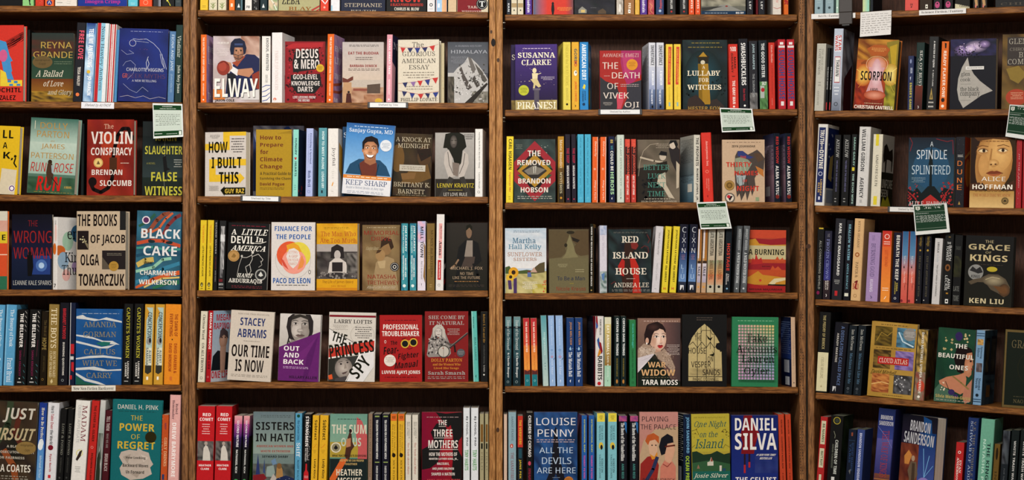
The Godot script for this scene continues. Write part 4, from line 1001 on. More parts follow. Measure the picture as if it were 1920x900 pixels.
	F(640, 731, 236, "5f95c4", "blue face-out book with a smiling man in a denim jacket", [
		["g", 0, 0, 100, 16, "2a5c94", "4a86bc"], ["g", 0, 16, 100, 73, "4a86bc", "8ab6d8"], ["l", 16, 3, 86, 5.5, 1, "c8d8e4"], ["t", "Sanjay Gupta, MD", 6, 7, 96, 14, "e8ecec", "s"], ["p", [4, 72, 12, 58, 30, 50, 46, 50, 74, 50, 88, 58, 98, 72], "1f4a68"], ["p", [32, 56, 44, 50, 60, 52, 68, 54, 70, 73, 36, 73], "6a3628"], ["p", [40, 42, 64, 42, 66, 54, 54, 58, 42, 54], "9a6848"], ["b", 52, 36, 15, 16.5, "cc9a74", "9a6844"], ["e", 37, 37, 2, 3.4, "a8724e"], ["e", 67.5, 37, 2, 3.4, "9a6844"], ["b", 44, 40, 6, 4, "d8a884", "c08c66"], ["b", 60, 40, 6, 4, "d0a07c", "b88460"], ["p", [36, 36, 34.5, 26, 41, 19, 53, 16.5, 66, 20, 70, 29, 68.5, 37, 66, 29, 58, 24.5, 46, 25, 40, 28, 38.6, 36], "19120f"], ["p", [42, 33.8, 46, 32.6, 50, 33.8, 46, 34.6], "e8dcd0"], ["p", [55, 33.8, 59, 32.6, 63, 33.8, 59, 34.6], "e8dcd0"], ["e", 46.4, 33.7, 1.5, 0.9, "1c110c"], ["e", 59, 33.7, 1.5, 0.9, "1c110c"], ["k", [41, 31.4, 46, 30.2, 50.5, 31.4], 1.1, "22150f"], ["k", [54.5, 31.4, 59, 30.2, 64, 31.4], 1.1, "22150f"], ["p", [51, 33, 53.6, 33, 56.4, 39.8, 48.4, 39.8], "b8825c"], ["k", [48.4, 40, 52.4, 40.8, 56.4, 40], 0.7, "7a4a30"], ["p", [43.5, 42.8, 52.5, 43.6, 62, 42.6, 59, 47, 52.5, 48.4, 46.5, 47], "5a2a22"], ["p", [44.6, 43, 52.5, 43.9, 61, 42.9, 57, 46.4, 52.5, 47, 48, 46.4], "f0ebe6"], ["k", [40.6, 40, 42, 44, 44, 47], 0.6, "8a5a3c"], ["k", [65, 40, 63.6, 44, 61.4, 47], 0.6, "8a5a3c"], ["k", [30, 58, 38, 72], 1.4, "12303f"], ["k", [72, 56, 68, 72], 1.4, "12303f"], ["e", 84, 29, 12, 0, "d4d8dc"], ["l", 76, 25, 92, 33, 4, "7a8aa0"],
		["r", 0, 73, 100, 78, "d0843a"], ["l", 8, 74, 92, 77, 1, "e8dcc8"], ["r", 0, 78, 100, 100, "d6d6d8"], ["t", "KEEP SHARP", 6, 80, 92, 87, "23406c", "s"], ["t", "Build a Better Brain at Any Age", 8, 89, 86, 93, "6a7a90", "s"], ["l", 10, 95, 86, 99, 2, "8a92a0"]], {"lean": 9.5, "d": 0.006, "th": 0.022, "turn": 3})
	F(735, 807, 252, "33291c", "dark brown face-out book with shadowed faces and cream capitals", [
		["n", 0, 0, 100, 100, 6, 8, "1f1a14", "4a3a22"], ["e", 10, 40, 18, 22, "6a4f28"], ["e", 80, 36, 18, 16, "4e3a22"], ["p", [60, 26, 96, 22, 100, 34, 72, 44], "241a12"], ["p", [40, 60, 90, 48, 100, 70, 60, 80, 20, 80], "6a4e26"], ["p", [20, 64, 60, 62, 56, 72, 24, 74], "7a5c34"], ["e", 74, 32, 3, 1, "1c140c"], ["e", 92, 34, 3, 1, "1c140c"], ["t", "A KNOCK AT", 4, 6, 96, 13, "b8ac94", "s"], ["t", "MIDNIGHT", 10, 16, 92, 23, "b8ac94", "s"], ["r", 16, 50, 84, 60, "b8b2a4"], ["l", 22, 52, 78, 58, 2, "7a7060"], ["t", "BRITTANY K.", 2, 78, 98, 85, "b8ac94", "s"], ["t", "BARNETT", 14, 89, 84, 96, "b8ac94", "s"], ["l", 10, 97.5, 90, 99.5, 1, "8a8068"]], {"d": 0.03, "lean": 4})
	F(815.5, 889, 249, "9a9690", "grey face-out book with a long-haired crouching figure and yellow capitals", [
		["g", 0, 0, 100, 72, "a8a49e", "94908a"], ["r", 0, 72, 100, 100, "2a2622"], ["p", [20, 24, 26, 2, 40, 0, 62, 0, 74, 4, 80, 22, 70, 28, 66, 48, 52, 56, 46, 40, 30, 24], "171412"], ["b", 47, 14, 9, 10, "7c746c", "3c3632"], ["k", [40, 12, 46, 12], 1.4, "16130f"], ["k", [49, 12, 55, 12], 1.4, "16130f"], ["k", [44, 19, 51, 19], 1.2, "241c18"], ["p", [24, 32, 34, 26, 44, 38, 42, 56, 52, 68, 34, 70, 22, 48], "b4aca4"], ["p", [72, 28, 84, 34, 86, 48, 74, 68, 60, 70, 62, 54, 68, 44], "b4aca4"], ["k", [32, 30, 36, 50, 46, 64], 1.6, "5a544e"], ["k", [76, 32, 72, 50, 62, 64], 1.6, "5a544e"], ["p", [36, 68, 48, 72, 20, 100, 8, 100], "3a3632"], ["p", [62, 70, 74, 68, 96, 100, 82, 100], "3a3632"], ["p", [44, 46, 62, 48, 58, 68, 46, 66], "7a6e66"], ["l", 74, 2, 98, 13, 3, "2a2824"],
		["t", "LENNY KRAVITZ", 5, 79, 99, 85.5, "c8b63a", "r"], ["l", 34, 88, 70, 91, 1, "a89a50"], ["t", "LET LOVE RULE", 22, 93.5, 82, 98.5, "cfcac0", "r"]], {"d": 0.02, "th": 0.024, "page": "cfc3aa"})
	S(890.5, 905, 242, "dcdad4", "slim white spine with tiny grey lettering before the side panel gap", [["v", "Saving Ruth the Hardest Thing", 5, 58, "4a4a48", "S", 44, 66], ["v", "Lauren Hough", 64, 88, "4a4a48", "S", 44, 66], ["o", 48, 93, 18, 0, 5, "6a6a66"]], {"turn": 4})

	on(1, 3)
	SS([[372.5, 384.5], [386, 398]], 413, "d2b72c", ["yellow spine with black and orange lettering and a bird oval against the post", "yellow spine with black and orange lettering and a bird oval beside thin black spine"], [["v", "THE DAWN WATCH", 7, 32, "c87a24", "b", 34, 66], ["v", "LITTLE PRINCESS of HOPE", 37, 80, "22200f", "b", 40, 70], ["e", 45, 92, 22, 3.2, "22200f"], ["p", [36, 94, 46, 89.6, 56, 94], "d8cc80"], ["l", 26, 96, 64, 99, 1, "3a3614"]], {"lean": 3})
	S(399, 407, 413, "1c1b1b", "thin black spine with grey capitals beside the yellow pair", [["v", "SOUND WAVES", 3, 48, "a8a49e", "b", 36, 70], ["v", "IN PRAISE", 52, 70, "6a2a2a", "b", 40, 66], ["v", "DAVID HASKELL", 72, 88, "8c8a86", "b", 40, 66]], {"lean": 2})
	S(408, 421, 414, "211f20", "black spine with stacked pale grey photographic stripes", [["n", 26, 8, 84, 70, 3, 12, "4a4a4c", "c4c2c0"], ["n", 20, 20, 90, 30, 2, 2, "b0b0b0", "dcdcda"], ["n", 26, 70, 70, 82, 2, 3, "3a3a3c", "8a888a"], ["r", 10, 84, 70, 88, "6a2228"], ["t", "BIRTH", 10, 90, 80, 93, "b8b6b2"], ["l", 10, 95, 80, 98, 1, "9a9894"]], {"lean": 3})
	F(422, 500, 420, "18181a", "black face-out book with white circus lettering, dancing figure and round seals", [
		["l", 8, 3, 92, 6, 1, "7a1f30"], ["t", "A", 8, 10, 22, 18, "dcd8ce", "Si"], ["t", "LITTLE", 32, 9, 98, 18, "dcd8ce", "Si"], ["t", "DEVIL", 8, 20, 64, 31, "dcd8ce", "b"], ["t", "In", 68, 20, 88, 28, "dcd8ce", "Si"], ["k", [60, 30, 80, 30, 94, 27], 1.4, "dcd8ce"], ["t", "AMERICA", 8, 34, 98, 42, "dcd8ce", "Si"], ["e", 16, 50, 14, 0, "b08a54"], ["o", 16, 50, 12, 0, 1, "8a6a3a"], ["p", [10, 52, 16, 46, 22, 50, 18, 53], "8a6a3a"],
		["k", [60, 46, 62, 54, 56, 62, 60, 72, 54, 78], 1.4, "b8b4ac"], ["k", [60, 48, 48, 52, 36, 52], 1.4, "b8b4ac"], ["k", [62, 50, 76, 46, 88, 54, 84, 58], 1.4, "b8b4ac"], ["k", [56, 62, 46, 66, 52, 78], 1.4, "b8b4ac"], ["k", [36, 52, 30, 64, 26, 80], 1.2, "a8a49c"], ["e", 62, 44, 3, 2, "c8c4bc"], ["e", 36, 50, 2.6, 1.8, "b8b4ac"], ["k", [82, 56, 86, 62, 78, 66], 1.2, "a8a49c"], ["e", 84, 77, 14, 0, "9a9a94"], ["e", 84, 77, 11, 0, "2a2c2a"], ["p", [78, 78, 84, 72, 90, 78, 84, 80], "c8c8c0"], ["t", "HANIF", 26, 76, 66, 82, "dcd8ce", "Si"], ["t", "ABDURRAQIB", 6, 84, 88, 92, "dcd8ce", "S"], ["l", 14, 94, 88, 98.5, 2, "7a2f38"]], {"lean": 5, "th": 0.018, "turn": 4, "page": "e4e0d8"})
	F(508, 590, 417, "cec8c2", "pale face-out book with overlapping orange, yellow and pink circles", [
		["t", "FINANCE FOR", 7, 6, 93, 13, "235a9a", "b"], ["t", "THE PEOPLE", 10, 18, 90, 25, "235a9a", "b"], ["o", 50, 56, 41, 27, 0.6, "9a948c"], ["e", 42, 48, 30, 20, "cf5a34"], ["e", 62, 48, 28, 19, "d2c24a"], ["e", 52, 58, 28, 18, "dc9484"], ["p", [34, 34, 50, 30, 62, 34, 70, 44, 54, 42, 40, 48], "d49a2c"], ["p", [70, 48, 76, 58, 72, 66, 60, 70], "d68a48"], ["p", [20, 52, 28, 64, 40, 70, 28, 56], "c4503c"], ["p", [34, 50, 40, 40, 52, 38, 62, 42, 66, 50, 60, 62, 50, 68, 40, 62], "d6d0ca"], ["t", "GETTING", 38, 42, 60, 46, "c07a60", "r"], ["t", "A GRIP", 40, 48, 60, 52, "c07a60", "r"], ["t", "ON YOUR", 38, 53.5, 62, 57.5, "c07a60", "r"], ["t", "FINANCES", 40, 59, 60, 63, "c07a60", "r"], ["o", 88, 73, 3, 3, 0.8, "4a4640"], ["t", "PACO DE LEON", 4, 82, 90, 89.5, "235a9a", "b"], ["l", 12, 91, 84, 94, 1, "6a6862"]], {"lean": 0.5, "th": 0.016})
	F(592, 670, 419, "cf9c22", "golden yellow face-out book with a black and white photo of a cook", [
		["n", 0, 0, 100, 30, 6, 4, "c08a1a", "d8aa2c"], ["l", 18, 5, 80, 9, 2, "8a6a1a"], ["t", "The Man Who", 10, 12, 96, 19, "a8482c", "s"], ["t", "Ate Too Much", 8, 22, 98, 29, "a8482c", "s"], ["n", 0, 31, 100, 83, 8, 8, "2a2624", "6a6460"], ["r", 0, 31, 100, 42, "a8a09a"], ["p", [34, 52, 36, 36, 50, 31, 66, 36, 68, 52], "2c2826"], ["e", 51, 47, 8, 7, "b4aca6"], ["p", [28, 74, 32, 58, 44, 52, 58, 52, 72, 58, 78, 74], "c4bcb4"], ["p", [38, 58, 64, 58, 64, 72, 38, 72], "2c2624"], ["e", 50, 78, 28, 5, "3a3634"], ["d", 4, 74, 96, 83, 26, 3, "8a847e"], ["n", 74, 44, 100, 74, 4, 6, "1a1818", "8a847e"], ["r", 0, 83, 100, 100, "cf9c22"], ["t", "The Life of James Beard", 14, 85, 90, 90, "7a4a14", "r"], ["t", "John Birdsall", 36, 92, 72, 95.5, "a8581c", "s"], ["r", 0, 96, 100, 100, "c48422"]], {"th": 0.03, "turn": 8, "page": "d8d0be", "d": 0.008})
	F(679, 749.5, 422, "7a6444", "brown sepia face-out book with a mother and child and red capitals", [
		["n", 0, 0, 100, 100, 5, 8, "6a5436", "8a7450"], ["l", 12, 2.5, 90, 5.5, 1, "a89a7c"], ["p", [30, 80, 36, 58, 44, 52, 66, 48, 84, 52, 90, 70, 96, 100, 28, 100], "9a8460"], ["e", 64, 34, 14, 12, "8a6c48"], ["p", [48, 36, 50, 24, 62, 19, 78, 22, 84, 34, 76, 38, 70, 28, 56, 32], "382818"], ["e", 48, 46, 13, 9, "9a7c54"], ["p", [36, 44, 40, 38, 52, 38, 46, 42], "4a3620"], ["p", [40, 56, 62, 54, 60, 66, 46, 66], "b09a74"], ["t", "MEMORIAL", 4, 9, 98, 15, "8a2c22", "r"], ["t", "DRIVE", 24, 18, 76, 24, "8a2c22", "r"], ["t", "A Daughter's Memoir", 8, 33, 44, 40, "b4a684", "si"], ["e", 86, 64, 12, 0, "161b22"], ["o", 86, 64, 10, 0, 1, "c8c4b8"], ["o", 86, 64, 5, 0, 2, "c8c4b8"], ["t", "NATASHA", 14, 76, 90, 82, "8a2c22", "r"], ["t", "TRETHEWEY", 12, 85, 98, 91, "8a2c22", "r"], ["t", "Winner of the Pulitzer Prize", 10, 93, 92, 97, "c8baa0", "si"]], {"d": 0.025})
	SS([[752, 765], [768, 780.5]], 419, "2c7f8e", ["teal brushed spine with white capitals in two columns beside the sepia book", "teal brushed spine with white capitals in two columns beside the pastel spine"], [["n", 0, 0, 100, 100, 3, 16, "1f6880", "4a9aa0"], ["v", "JIM CARREY", 3, 42, "e0e8e4", "b", 52, 84], ["v", "AND DANA VACHON", 3, 44, "c8dcd8", "b", 20, 40], ["v", "MEMOIRS AND", 52, 80, "e0e8e4", "b", 56, 80], ["v", "MISINFORMATION", 48, 84, "e0e8e4", "b", 20, 42], ["e", 46, 93, 26, 0, "d4e0dc"]])
	S(782.5, 798, 415, "d4cdd6", "pastel marbled spine with bold black capitals", [["n", 0, 0, 100, 30, 3, 6, "9ab4d8", "dca8b4"], ["p", [80, 30, 100, 36, 100, 90, 74, 80, 86, 60], "8a6a3a"], ["v", "MILL TOWN", 8, 52, "23232a", "b", 36, 74], ["v", "Kerri Arsenault", 58, 84, "6a6a74", "r", 42, 66], ["p", [46, 90, 54, 90, 50, 94], "23232a"]])
	S(800, 815, 419, "7c6434", "antique gold spine with brown serif capitals", [["v", "MONEY for NOTHING", 10, 80, "3a2c12", "s", 50, 80], ["v", "THOMAS LEVENSON", 24, 68, "b49a64", "s", 16, 36], ["l", 34, 90, 66, 97, 2, "b49a64"]])
	S(816.5, 831.5, 402, "d8d4d0", "tall white spine with pink panel and red box lettering", [["r", 30, 12, 76, 58, "d8a09c"], ["v", "My Friend", 15, 32, "2a1c1c", "S", 48, 68], ["v", "Anna", 35, 54, "1c1414", "S", 34, 72], ["r", 20, 60, 68, 86, "b83030"], ["v", "Rachel DeLoache", 63, 84, "ecdcd8", "b", 38, 56], ["o", 42, 93, 18, 0, 5, "8a8a86"]], {"lean": 2, "turn": 4, "front": [["r", 0, 0, 100, 100, "221414"], ["k", [0, 70, 100, 60], 10, "c8c4c0"], ["k", [0, 90, 100, 80], 10, "a02828"]]})
	F(836, 914, 418, "2b2724", "dark sepia face-out book with a seated man in jacket and white shirt", [
		["g", 0, 0, 100, 100, "302c28", "221e1a"], ["p", [24, 58, 30, 36, 46, 26, 60, 24, 78, 30, 86, 56, 76, 62, 30, 64], "1a1614"], ["p", [50, 26, 64, 26, 64, 50, 44, 50], "8a7f74"], ["p", [46, 50, 70, 50, 66, 66, 36, 66], "4a4038"], ["e", 55, 14, 7, 9, "7c6450"], ["p", [47, 12, 49, 4, 58, 2, 63, 6, 62, 12, 56, 7], "1c1612"], ["k", [30, 54, 22, 62, 10, 68], 4, "8a7058"], ["k", [32, 62, 26, 80, 20, 98], 7, "1a1614"], ["k", [66, 60, 76, 76, 80, 96], 7, "1a1614"], ["t", "MICHAEL J. FOX", 12, 65, 88, 70, "b09a80", "r"], ["t", "NO TIME", 34, 73, 66, 77, "a8937a", "r"], ["t", "LIKE THE FUTURE", 16, 79, 82, 83, "a8937a", "r"], ["l", 20, 85.5, 78, 88, 1, "a87a4a"], ["l", 6, 91, 92, 95, 2, "4a4038"]], {"d": 0.035})

	on(1, 4)
	S(370.5, 383.5, 584, "cfc8b4", "leaning cream spine with black typewriter-like lettering", [["v", "Clarissa Ward", 5, 40, "1f1d1a", "S", 34, 74], ["v", "ON ALL FRONTS", 45, 86, "1f1d1a", "S", 34, 74], ["o", 50, 94, 20, 2, 5, "5a5a52"]], {"lean": 6})
	S(384.5, 395, 583, "a81f28", "red spine with white capitals opening to a portrait cover", [["v", "MEGAN RAPINOE", 3, 54, "f0e4e0", "b", 32, 82], ["v", "ONE LIFE", 58, 82, "4a0c14", "b", 32, 78], ["o", 46, 93, 20, 0, 6, "d88a8a"]], {"lean": 6, "turn": 22, "d": 0.012, "deep": 0.118, "front": [["g", 0, 0, 100, 100, "a8c0d4", "c8ced4"], ["t", "MEGAN", 18, 5, 98, 14, "c42834", "b"], ["t", "RAPINOE", 6, 17, 99, 26, "c42834", "b"], ["b", 58, 40, 22, 14, "d8b09a", "b4886e"], ["e", 50, 38, 3, 1.2, "2c1c18"], ["e", 68, 38, 3, 1.2, "2c1c18"], ["p", [36, 40, 40, 28, 56, 24, 80, 30, 84, 40, 60, 34], "5a4a4c"], ["p", [0, 84, 6, 64, 30, 56, 90, 60, 99, 84], "23242a"], ["p", [42, 52, 74, 50, 70, 88, 48, 88], "c8a08a"], ["t", "ONE LIFE", 2, 85, 98, 95, "c42834", "b"]]})
	F(425.5, 507, 586, "c6bcae", "cream face-out book with navy name above huge black capitals", [
		["t", "NEW YORK TIMES BESTSELLER", 16, 3.5, 88, 5.5, "6a6258", "s"], ["t", "STACEY", 22, 10, 80, 21, "1f2f66", "b"], ["t", "ABRAMS", 17, 26, 84, 38, "1f2f66", "b"], ["l", 32, 42, 70, 44.5, 1, "8a8276"], ["t", "OUR TIME", 6, 49, 93, 66, "14120f", "b"], ["t", "IS NOW", 16, 70, 82, 87, "14120f", "b"], ["l", 8, 91, 92, 95, 2, "8a8276"]], {"lean": 8, "th": 0.02})
	F(519.5, 597, 591, "c4beb6", "face-out book with grey portrait of a woman over a purple diagonal", [
		["g", 0, 0, 100, 50, "ccc6c0", "b4aea6"], ["p", [16, 20, 19, 6, 30, 0, 74, 0, 82, 10, 82, 26, 76, 38, 60, 46, 40, 46, 24, 36], "2a2725"], ["p", [28, 38, 44, 40, 56, 44, 56, 58, 26, 56], "8a827a"], ["b", 49, 19, 22, 23, "bcb4ac", "8c847c"], ["b", 41, 24, 12, 10, "c4bcb4", "b4aca4"], ["b", 62, 26, 11, 10, "9c948c", "8c847c"], ["p", [28, 3, 48, 0, 70, 3, 70, 8, 50, 4, 30, 9], "332f2c"],
		["b", 38, 14, 8, 4, "7a726a", "b4aca4"], ["b", 61, 14, 8, 4, "6a625c", "a49c94"], ["p", [32, 14.4, 37, 12.6, 43, 13.6, 44, 15, 38, 15.8], "d0cac2"], ["p", [55, 14.8, 60, 12.8, 66, 13.4, 68, 14.8, 61, 15.8], "c4beb6"], ["e", 38.5, 14.2, 2.6, 1.5, "2a2624"], ["e", 61.5, 14.2, 2.6, 1.5, "2a2624"], ["k", [31, 14, 37, 12.4, 44, 14], 0.9, "1c1a18"], ["k", [54, 14.2, 60, 12.4, 68, 14.2], 0.9, "1c1a18"], ["k", [30, 10.6, 38, 9, 45, 10.6], 1.3, "3a3430"], ["k", [53, 10.6, 60, 9, 69, 10.8], 1.3, "3a3430"], ["p", [52, 13, 55, 14, 57, 24, 53, 25], "8a827a"], ["b", 50, 24.5, 8, 3, "c0b8b0", "9c948c"], ["k", [45, 25.6, 48, 26.2, 52, 25.8, 56, 26], 0.8, "4a443e"], ["p", [39, 31.6, 46, 30, 50, 30.6, 55, 30, 63, 31.4, 56, 32, 48, 32.2], "5c4c48"], ["p", [40, 32, 50, 32.4, 62, 31.8, 55, 34.4, 47, 34.4], "7a6864"], ["b", 50, 39, 10, 4, "b0a8a0", "8c847c"],
		["k", [20, 22, 24, 34, 20, 46, 12, 54], 3.4, "2a2725"], ["k", [24, 40, 30, 48, 22, 56], 2.6, "332f2c"], ["p", [0, 50, 24, 44, 66, 34, 100, 25, 100, 100, 0, 100], "66276a"], ["p", [60, 100, 70, 60, 96, 30, 84, 66, 70, 100], "5a2060"], ["p", [40, 62, 66, 50, 90, 34, 70, 60, 52, 76], "6e2e72"], ["t", "OUT", 12, 48, 50, 55, "e4dcdc", "b"], ["t", "AND", 12, 58, 50, 65, "e4dcdc", "b"], ["t", "BACK", 12, 68, 62, 75, "e4dcdc", "b"], ["l", 12, 78, 74, 83, 2, "c8a8c8"], ["t", "HILLARY ALLEN", 28, 92, 96, 96, "2a1430", "b"]], {"lean": 5, "th": 0.022, "turn": 6, "page": "e8e6e2"})
	F(614.5, 702, 587, "c8c2b8", "face-out book of slanted collage strips with a red title band", [
		["r", 0, 4, 100, 7, "7a1c24"], ["t", "LARRY LOFTIS", 10, 10.5, 92, 16, "2a2826", "S"], ["l", 8, 18, 40, 26, 4, "8a8278"], ["o", 72, 32, 26, 15, 0.6, "9a948a"], ["l", 56, 20, 92, 40, 6, "4a4642"], ["p", [0, 24, 50, 42, 42, 48, 0, 46], "d4d0ca"], ["k", [0, 24, 52, 43], 1.2, "4a4642"], ["t", "THE", 6, 30, 38, 44, "17150f", "b", 14], ["p", [0, 52, 100, 38, 100, 56, 0, 68], "dcd8d2"], ["p", [0, 53, 98, 40, 98, 54, 0, 66], "b83a2c"], ["t", "PRINCESS", 1, 43, 97, 63, "1c130f", "b", -9], ["p", [0, 68, 66, 62, 40, 100, 0, 100], "3a3836"], ["b", 33, 81, 19, 15, "bcb2a8", "7a726a"], ["p", [0, 68, 30, 65, 14, 72, 12, 84, 6, 94, 0, 96], "2c2a28"], ["k", [22, 72.6, 30, 71], 1.2, "3a3430"], ["k", [37, 70, 44, 69], 1.2, "3a3430"], ["e", 27, 75, 2.4, 1.2, "2c2826"], ["e", 41, 72.6, 2.2, 1.2, "2c2826"], ["p", [35, 74, 37, 74, 40, 81, 34, 82], "948a80"], ["p", [29, 88, 36, 86.4, 42, 85, 38, 88.6, 32, 90], "5a4844"], ["p", [16, 96, 40, 92, 38, 100, 14, 100], "4a4644"], ["p", [66, 60, 98, 56, 98, 78, 76, 100, 40, 100], "d4d2d0"], ["k", [68, 60, 38, 100], 1.4, "f0ece6"], ["t", "SPY", 44, 70, 92, 88, "17150f", "b", -52], ["p", [0, 92, 8, 90, 10, 97, 2, 98], "cf5a2c"]], {"lean": 3, "th": 0.018, "page": "e0dcd4"})
	F(711.5, 791, 591, "a01f22", "red face-out book with yellow sunglasses and black script lettering", [
		["l", 12, 6.5, 90, 9, 1, "5a1214"], ["t", "PROFESSIONAL", 8, 14, 92, 21.5, "e0d8d0", "b"], ["t", "TROUBLEMAKER", 5, 24, 94, 31.5, "e0d8d0", "b"], ["o", 13, 40, 2.4, 2.4, 0.8, "d8c4bc"], ["t", "The", 25, 38, 42, 44.5, "1d0f0e", "bi", -6], ["t", "Fear-", 8, 47, 46, 58, "1d0f0e", "bi", -6], ["t", "Fighter", 42, 56, 94, 67, "1d0f0e", "bi", -6], ["t", "Manual", 34, 69, 92, 79, "1d0f0e", "bi", -6], ["e", 60, 43, 10, 6.4, "c8a83c"], ["e", 80, 41, 10, 6.4, "c8a83c"], ["e", 60, 43, 7.5, 4.8, "141414"], ["e", 80, 41, 7.5, 4.8, "141414"], ["k", [66, 39, 74, 38], 1.4, "c8a83c"], ["k", [52, 36, 62, 34], 1.2, "4a1010"], ["k", [74, 33, 84, 33], 1.2, "4a1010"], ["k", [64, 49, 70, 51, 78, 49], 1, "4a1010"], ["e", 24, 68, 14, 0, "d8cfc4"], ["l", 14, 63, 34, 73, 4, "8a7a70"], ["t", "LUVVIE AJAYI JONES", 5, 83, 96, 89.5, "e0d8d0", "b"], ["l", 12, 92, 90, 94, 1, "5a1214"]], {"th": 0.018, "turn": 2})
	F(796.5, 878, 584, "7f2022", "dark red face-out book with a banjo-playing woman in grey", [
		["t", "SHE COME BY", 8, 6, 92, 11, "a49a94", "S"], ["t", "IT NATURAL", 10, 14, 90, 19, "a49a94", "S"], ["p", [4, 62, 8, 44, 16, 32, 18, 24, 28, 20, 42, 21, 48, 32, 56, 44, 60, 60, 54, 64, 8, 65], "8c8680"], ["d", 8, 36, 48, 60, 40, 2.4, "3a3634"], ["d", 8, 36, 48, 60, 30, 2, "bcb6ae"], ["e", 31, 30, 7, 6, "c0b8b0"], ["p", [18, 34, 18, 24, 26, 19, 38, 19, 46, 26, 48, 40, 40, 36, 40, 26, 30, 23, 22, 28, 23, 40], "b4aea4"], ["k", [26, 28, 29, 28], 1, "2a2624"], ["k", [33, 28, 36, 28], 1, "2a2624"], ["k", [28, 33, 34, 33], 1, "4a2a2a"], ["k", [50, 44, 60, 48, 70, 46], 5, "5a5450"], ["k", [56, 52, 99, 31], 4, "3a3634"], ["k", [56, 51, 98, 30], 1, "8a847c"], ["e", 43, 57, 14, 9, "4a4440"], ["e", 43, 57, 12, 7.6, "b8b2a8"], ["k", [43, 49, 43, 65], 0.8, "5a544c"], ["k", [68, 48, 70, 58], 4, "241c1a"], ["e", 83, 59, 9.5, 0, "55555a"], ["l", 76, 56, 90, 62, 3, "9a9a98"], ["l", 52, 24, 80, 34, 5, "b8a8a0"], ["d", 4, 18, 96, 95, 9, 1.2, "b0503a"],
		["t", "DOLLY PARTON", 14, 67, 86, 71.5, "c88434", "S"], ["t", "and the Women Who", 18, 73.5, 82, 77, "c88434", "S"], ["t", "Lived Her Songs", 20, 79, 78, 83, "c88434", "S"], ["t", "Sarah Smarsh", 7, 85, 93, 90, "a49a94", "S"], ["l", 6, 92, 92, 96.5, 2, "a4948c"]], {"th": 0.018})
	S(887.5, 898, 584, "5fb0a6", "teal green spine leaning beside the banjo book", [["v", "BONNIE TSUI", 8, 24, "1f4a46", "b", 24, 44], ["v", "REAL CHANGE", 37, 70, "153a38", "s", 44, 76], ["p", [40, 92, 60, 90, 54, 95], "153a38"], ["r", 0, 0, 14, 100, "a4ccc4"]], {"lean": -4})
	S(901, 915, 585, "15171a", "black spine with small gold lettering by the side panel", [["v", "Robert E. Lee and Me", 3, 44, "a8823c", "s", 34, 64], ["v", "A Southerner's Reckoning", 48, 74, "6a6a66", "s", 34, 60], ["v", "Ty Seidule", 76, 86, "c8c4bc", "s", 34, 60], ["e", 46, 90, 12, 0, "d8d4cc"]])

	on(1, 5)
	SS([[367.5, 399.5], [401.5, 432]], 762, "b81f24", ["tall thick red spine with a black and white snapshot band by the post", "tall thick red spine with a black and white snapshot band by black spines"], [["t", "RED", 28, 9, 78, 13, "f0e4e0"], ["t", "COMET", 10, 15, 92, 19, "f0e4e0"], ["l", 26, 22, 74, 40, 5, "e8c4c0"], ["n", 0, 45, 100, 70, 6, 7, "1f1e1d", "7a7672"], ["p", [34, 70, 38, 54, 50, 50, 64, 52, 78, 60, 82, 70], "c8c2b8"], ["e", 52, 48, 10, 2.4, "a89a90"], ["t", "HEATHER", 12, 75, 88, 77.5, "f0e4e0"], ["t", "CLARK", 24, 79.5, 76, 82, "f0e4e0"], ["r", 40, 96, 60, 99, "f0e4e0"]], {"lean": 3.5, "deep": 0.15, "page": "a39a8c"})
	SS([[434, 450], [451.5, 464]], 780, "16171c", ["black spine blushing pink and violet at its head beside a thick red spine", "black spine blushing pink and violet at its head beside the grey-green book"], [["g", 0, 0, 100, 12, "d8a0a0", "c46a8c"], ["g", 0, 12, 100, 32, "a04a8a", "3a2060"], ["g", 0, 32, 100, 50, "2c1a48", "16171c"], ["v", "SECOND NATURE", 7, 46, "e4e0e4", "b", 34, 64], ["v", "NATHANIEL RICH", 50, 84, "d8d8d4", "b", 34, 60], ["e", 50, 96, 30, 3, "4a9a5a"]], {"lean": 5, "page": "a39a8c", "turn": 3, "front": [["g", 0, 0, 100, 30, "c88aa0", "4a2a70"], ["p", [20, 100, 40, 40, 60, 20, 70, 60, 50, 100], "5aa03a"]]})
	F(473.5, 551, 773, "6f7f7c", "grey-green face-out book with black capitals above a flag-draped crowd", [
		["g", 0, 0, 100, 58, "66767a", "8a9a90"], ["l", 18, 4, 90, 9, 2, "4a5654"], ["t", "SISTERS", 6, 14, 99, 25, "17191a", "b"], ["t", "IN HATE", 6, 30, 99, 41, "17191a", "b"], ["t", "AMERICAN WOMEN AND", 8, 46, 98, 49, "9a4a40", "b"], ["t", "WHITE EXTREMISM", 18, 53, 90, 56, "9a4a40", "b"], ["t", "SEYWARD DARBY", 22, 60.5, 86, 63.5, "1c1f20", "b"], ["n", 0, 72, 100, 100, 9, 5, "2a302e", "6a6e68"], ["p", [6, 92, 12, 58, 18, 92], "2a3a66"], ["p", [24, 84, 28, 64, 30, 86], "3a4a70"], ["p", [0, 100, 0, 88, 26, 86, 34, 92, 14, 100], "7a2228"], ["p", [32, 84, 34, 76, 50, 74, 54, 84, 50, 90, 32, 90], "8a9a94"], ["p", [44, 68, 54, 64, 58, 72, 48, 74], "6a86a0"], ["p", [56, 92, 58, 76, 66, 72, 72, 80, 74, 92], "a07a4a"], ["e", 64, 75, 6, 4, "7a5a36"], ["p", [42, 94, 50, 86, 58, 92, 50, 100], "b0a8a0"], ["p", [46, 100, 60, 92, 80, 88, 100, 92, 100, 100], "1f2c50"], ["d", 60, 92, 98, 99, 12, 1.2, "c8c8cc"]], {"th": 0.02, "lean": 1, "page": "a39a8c"})
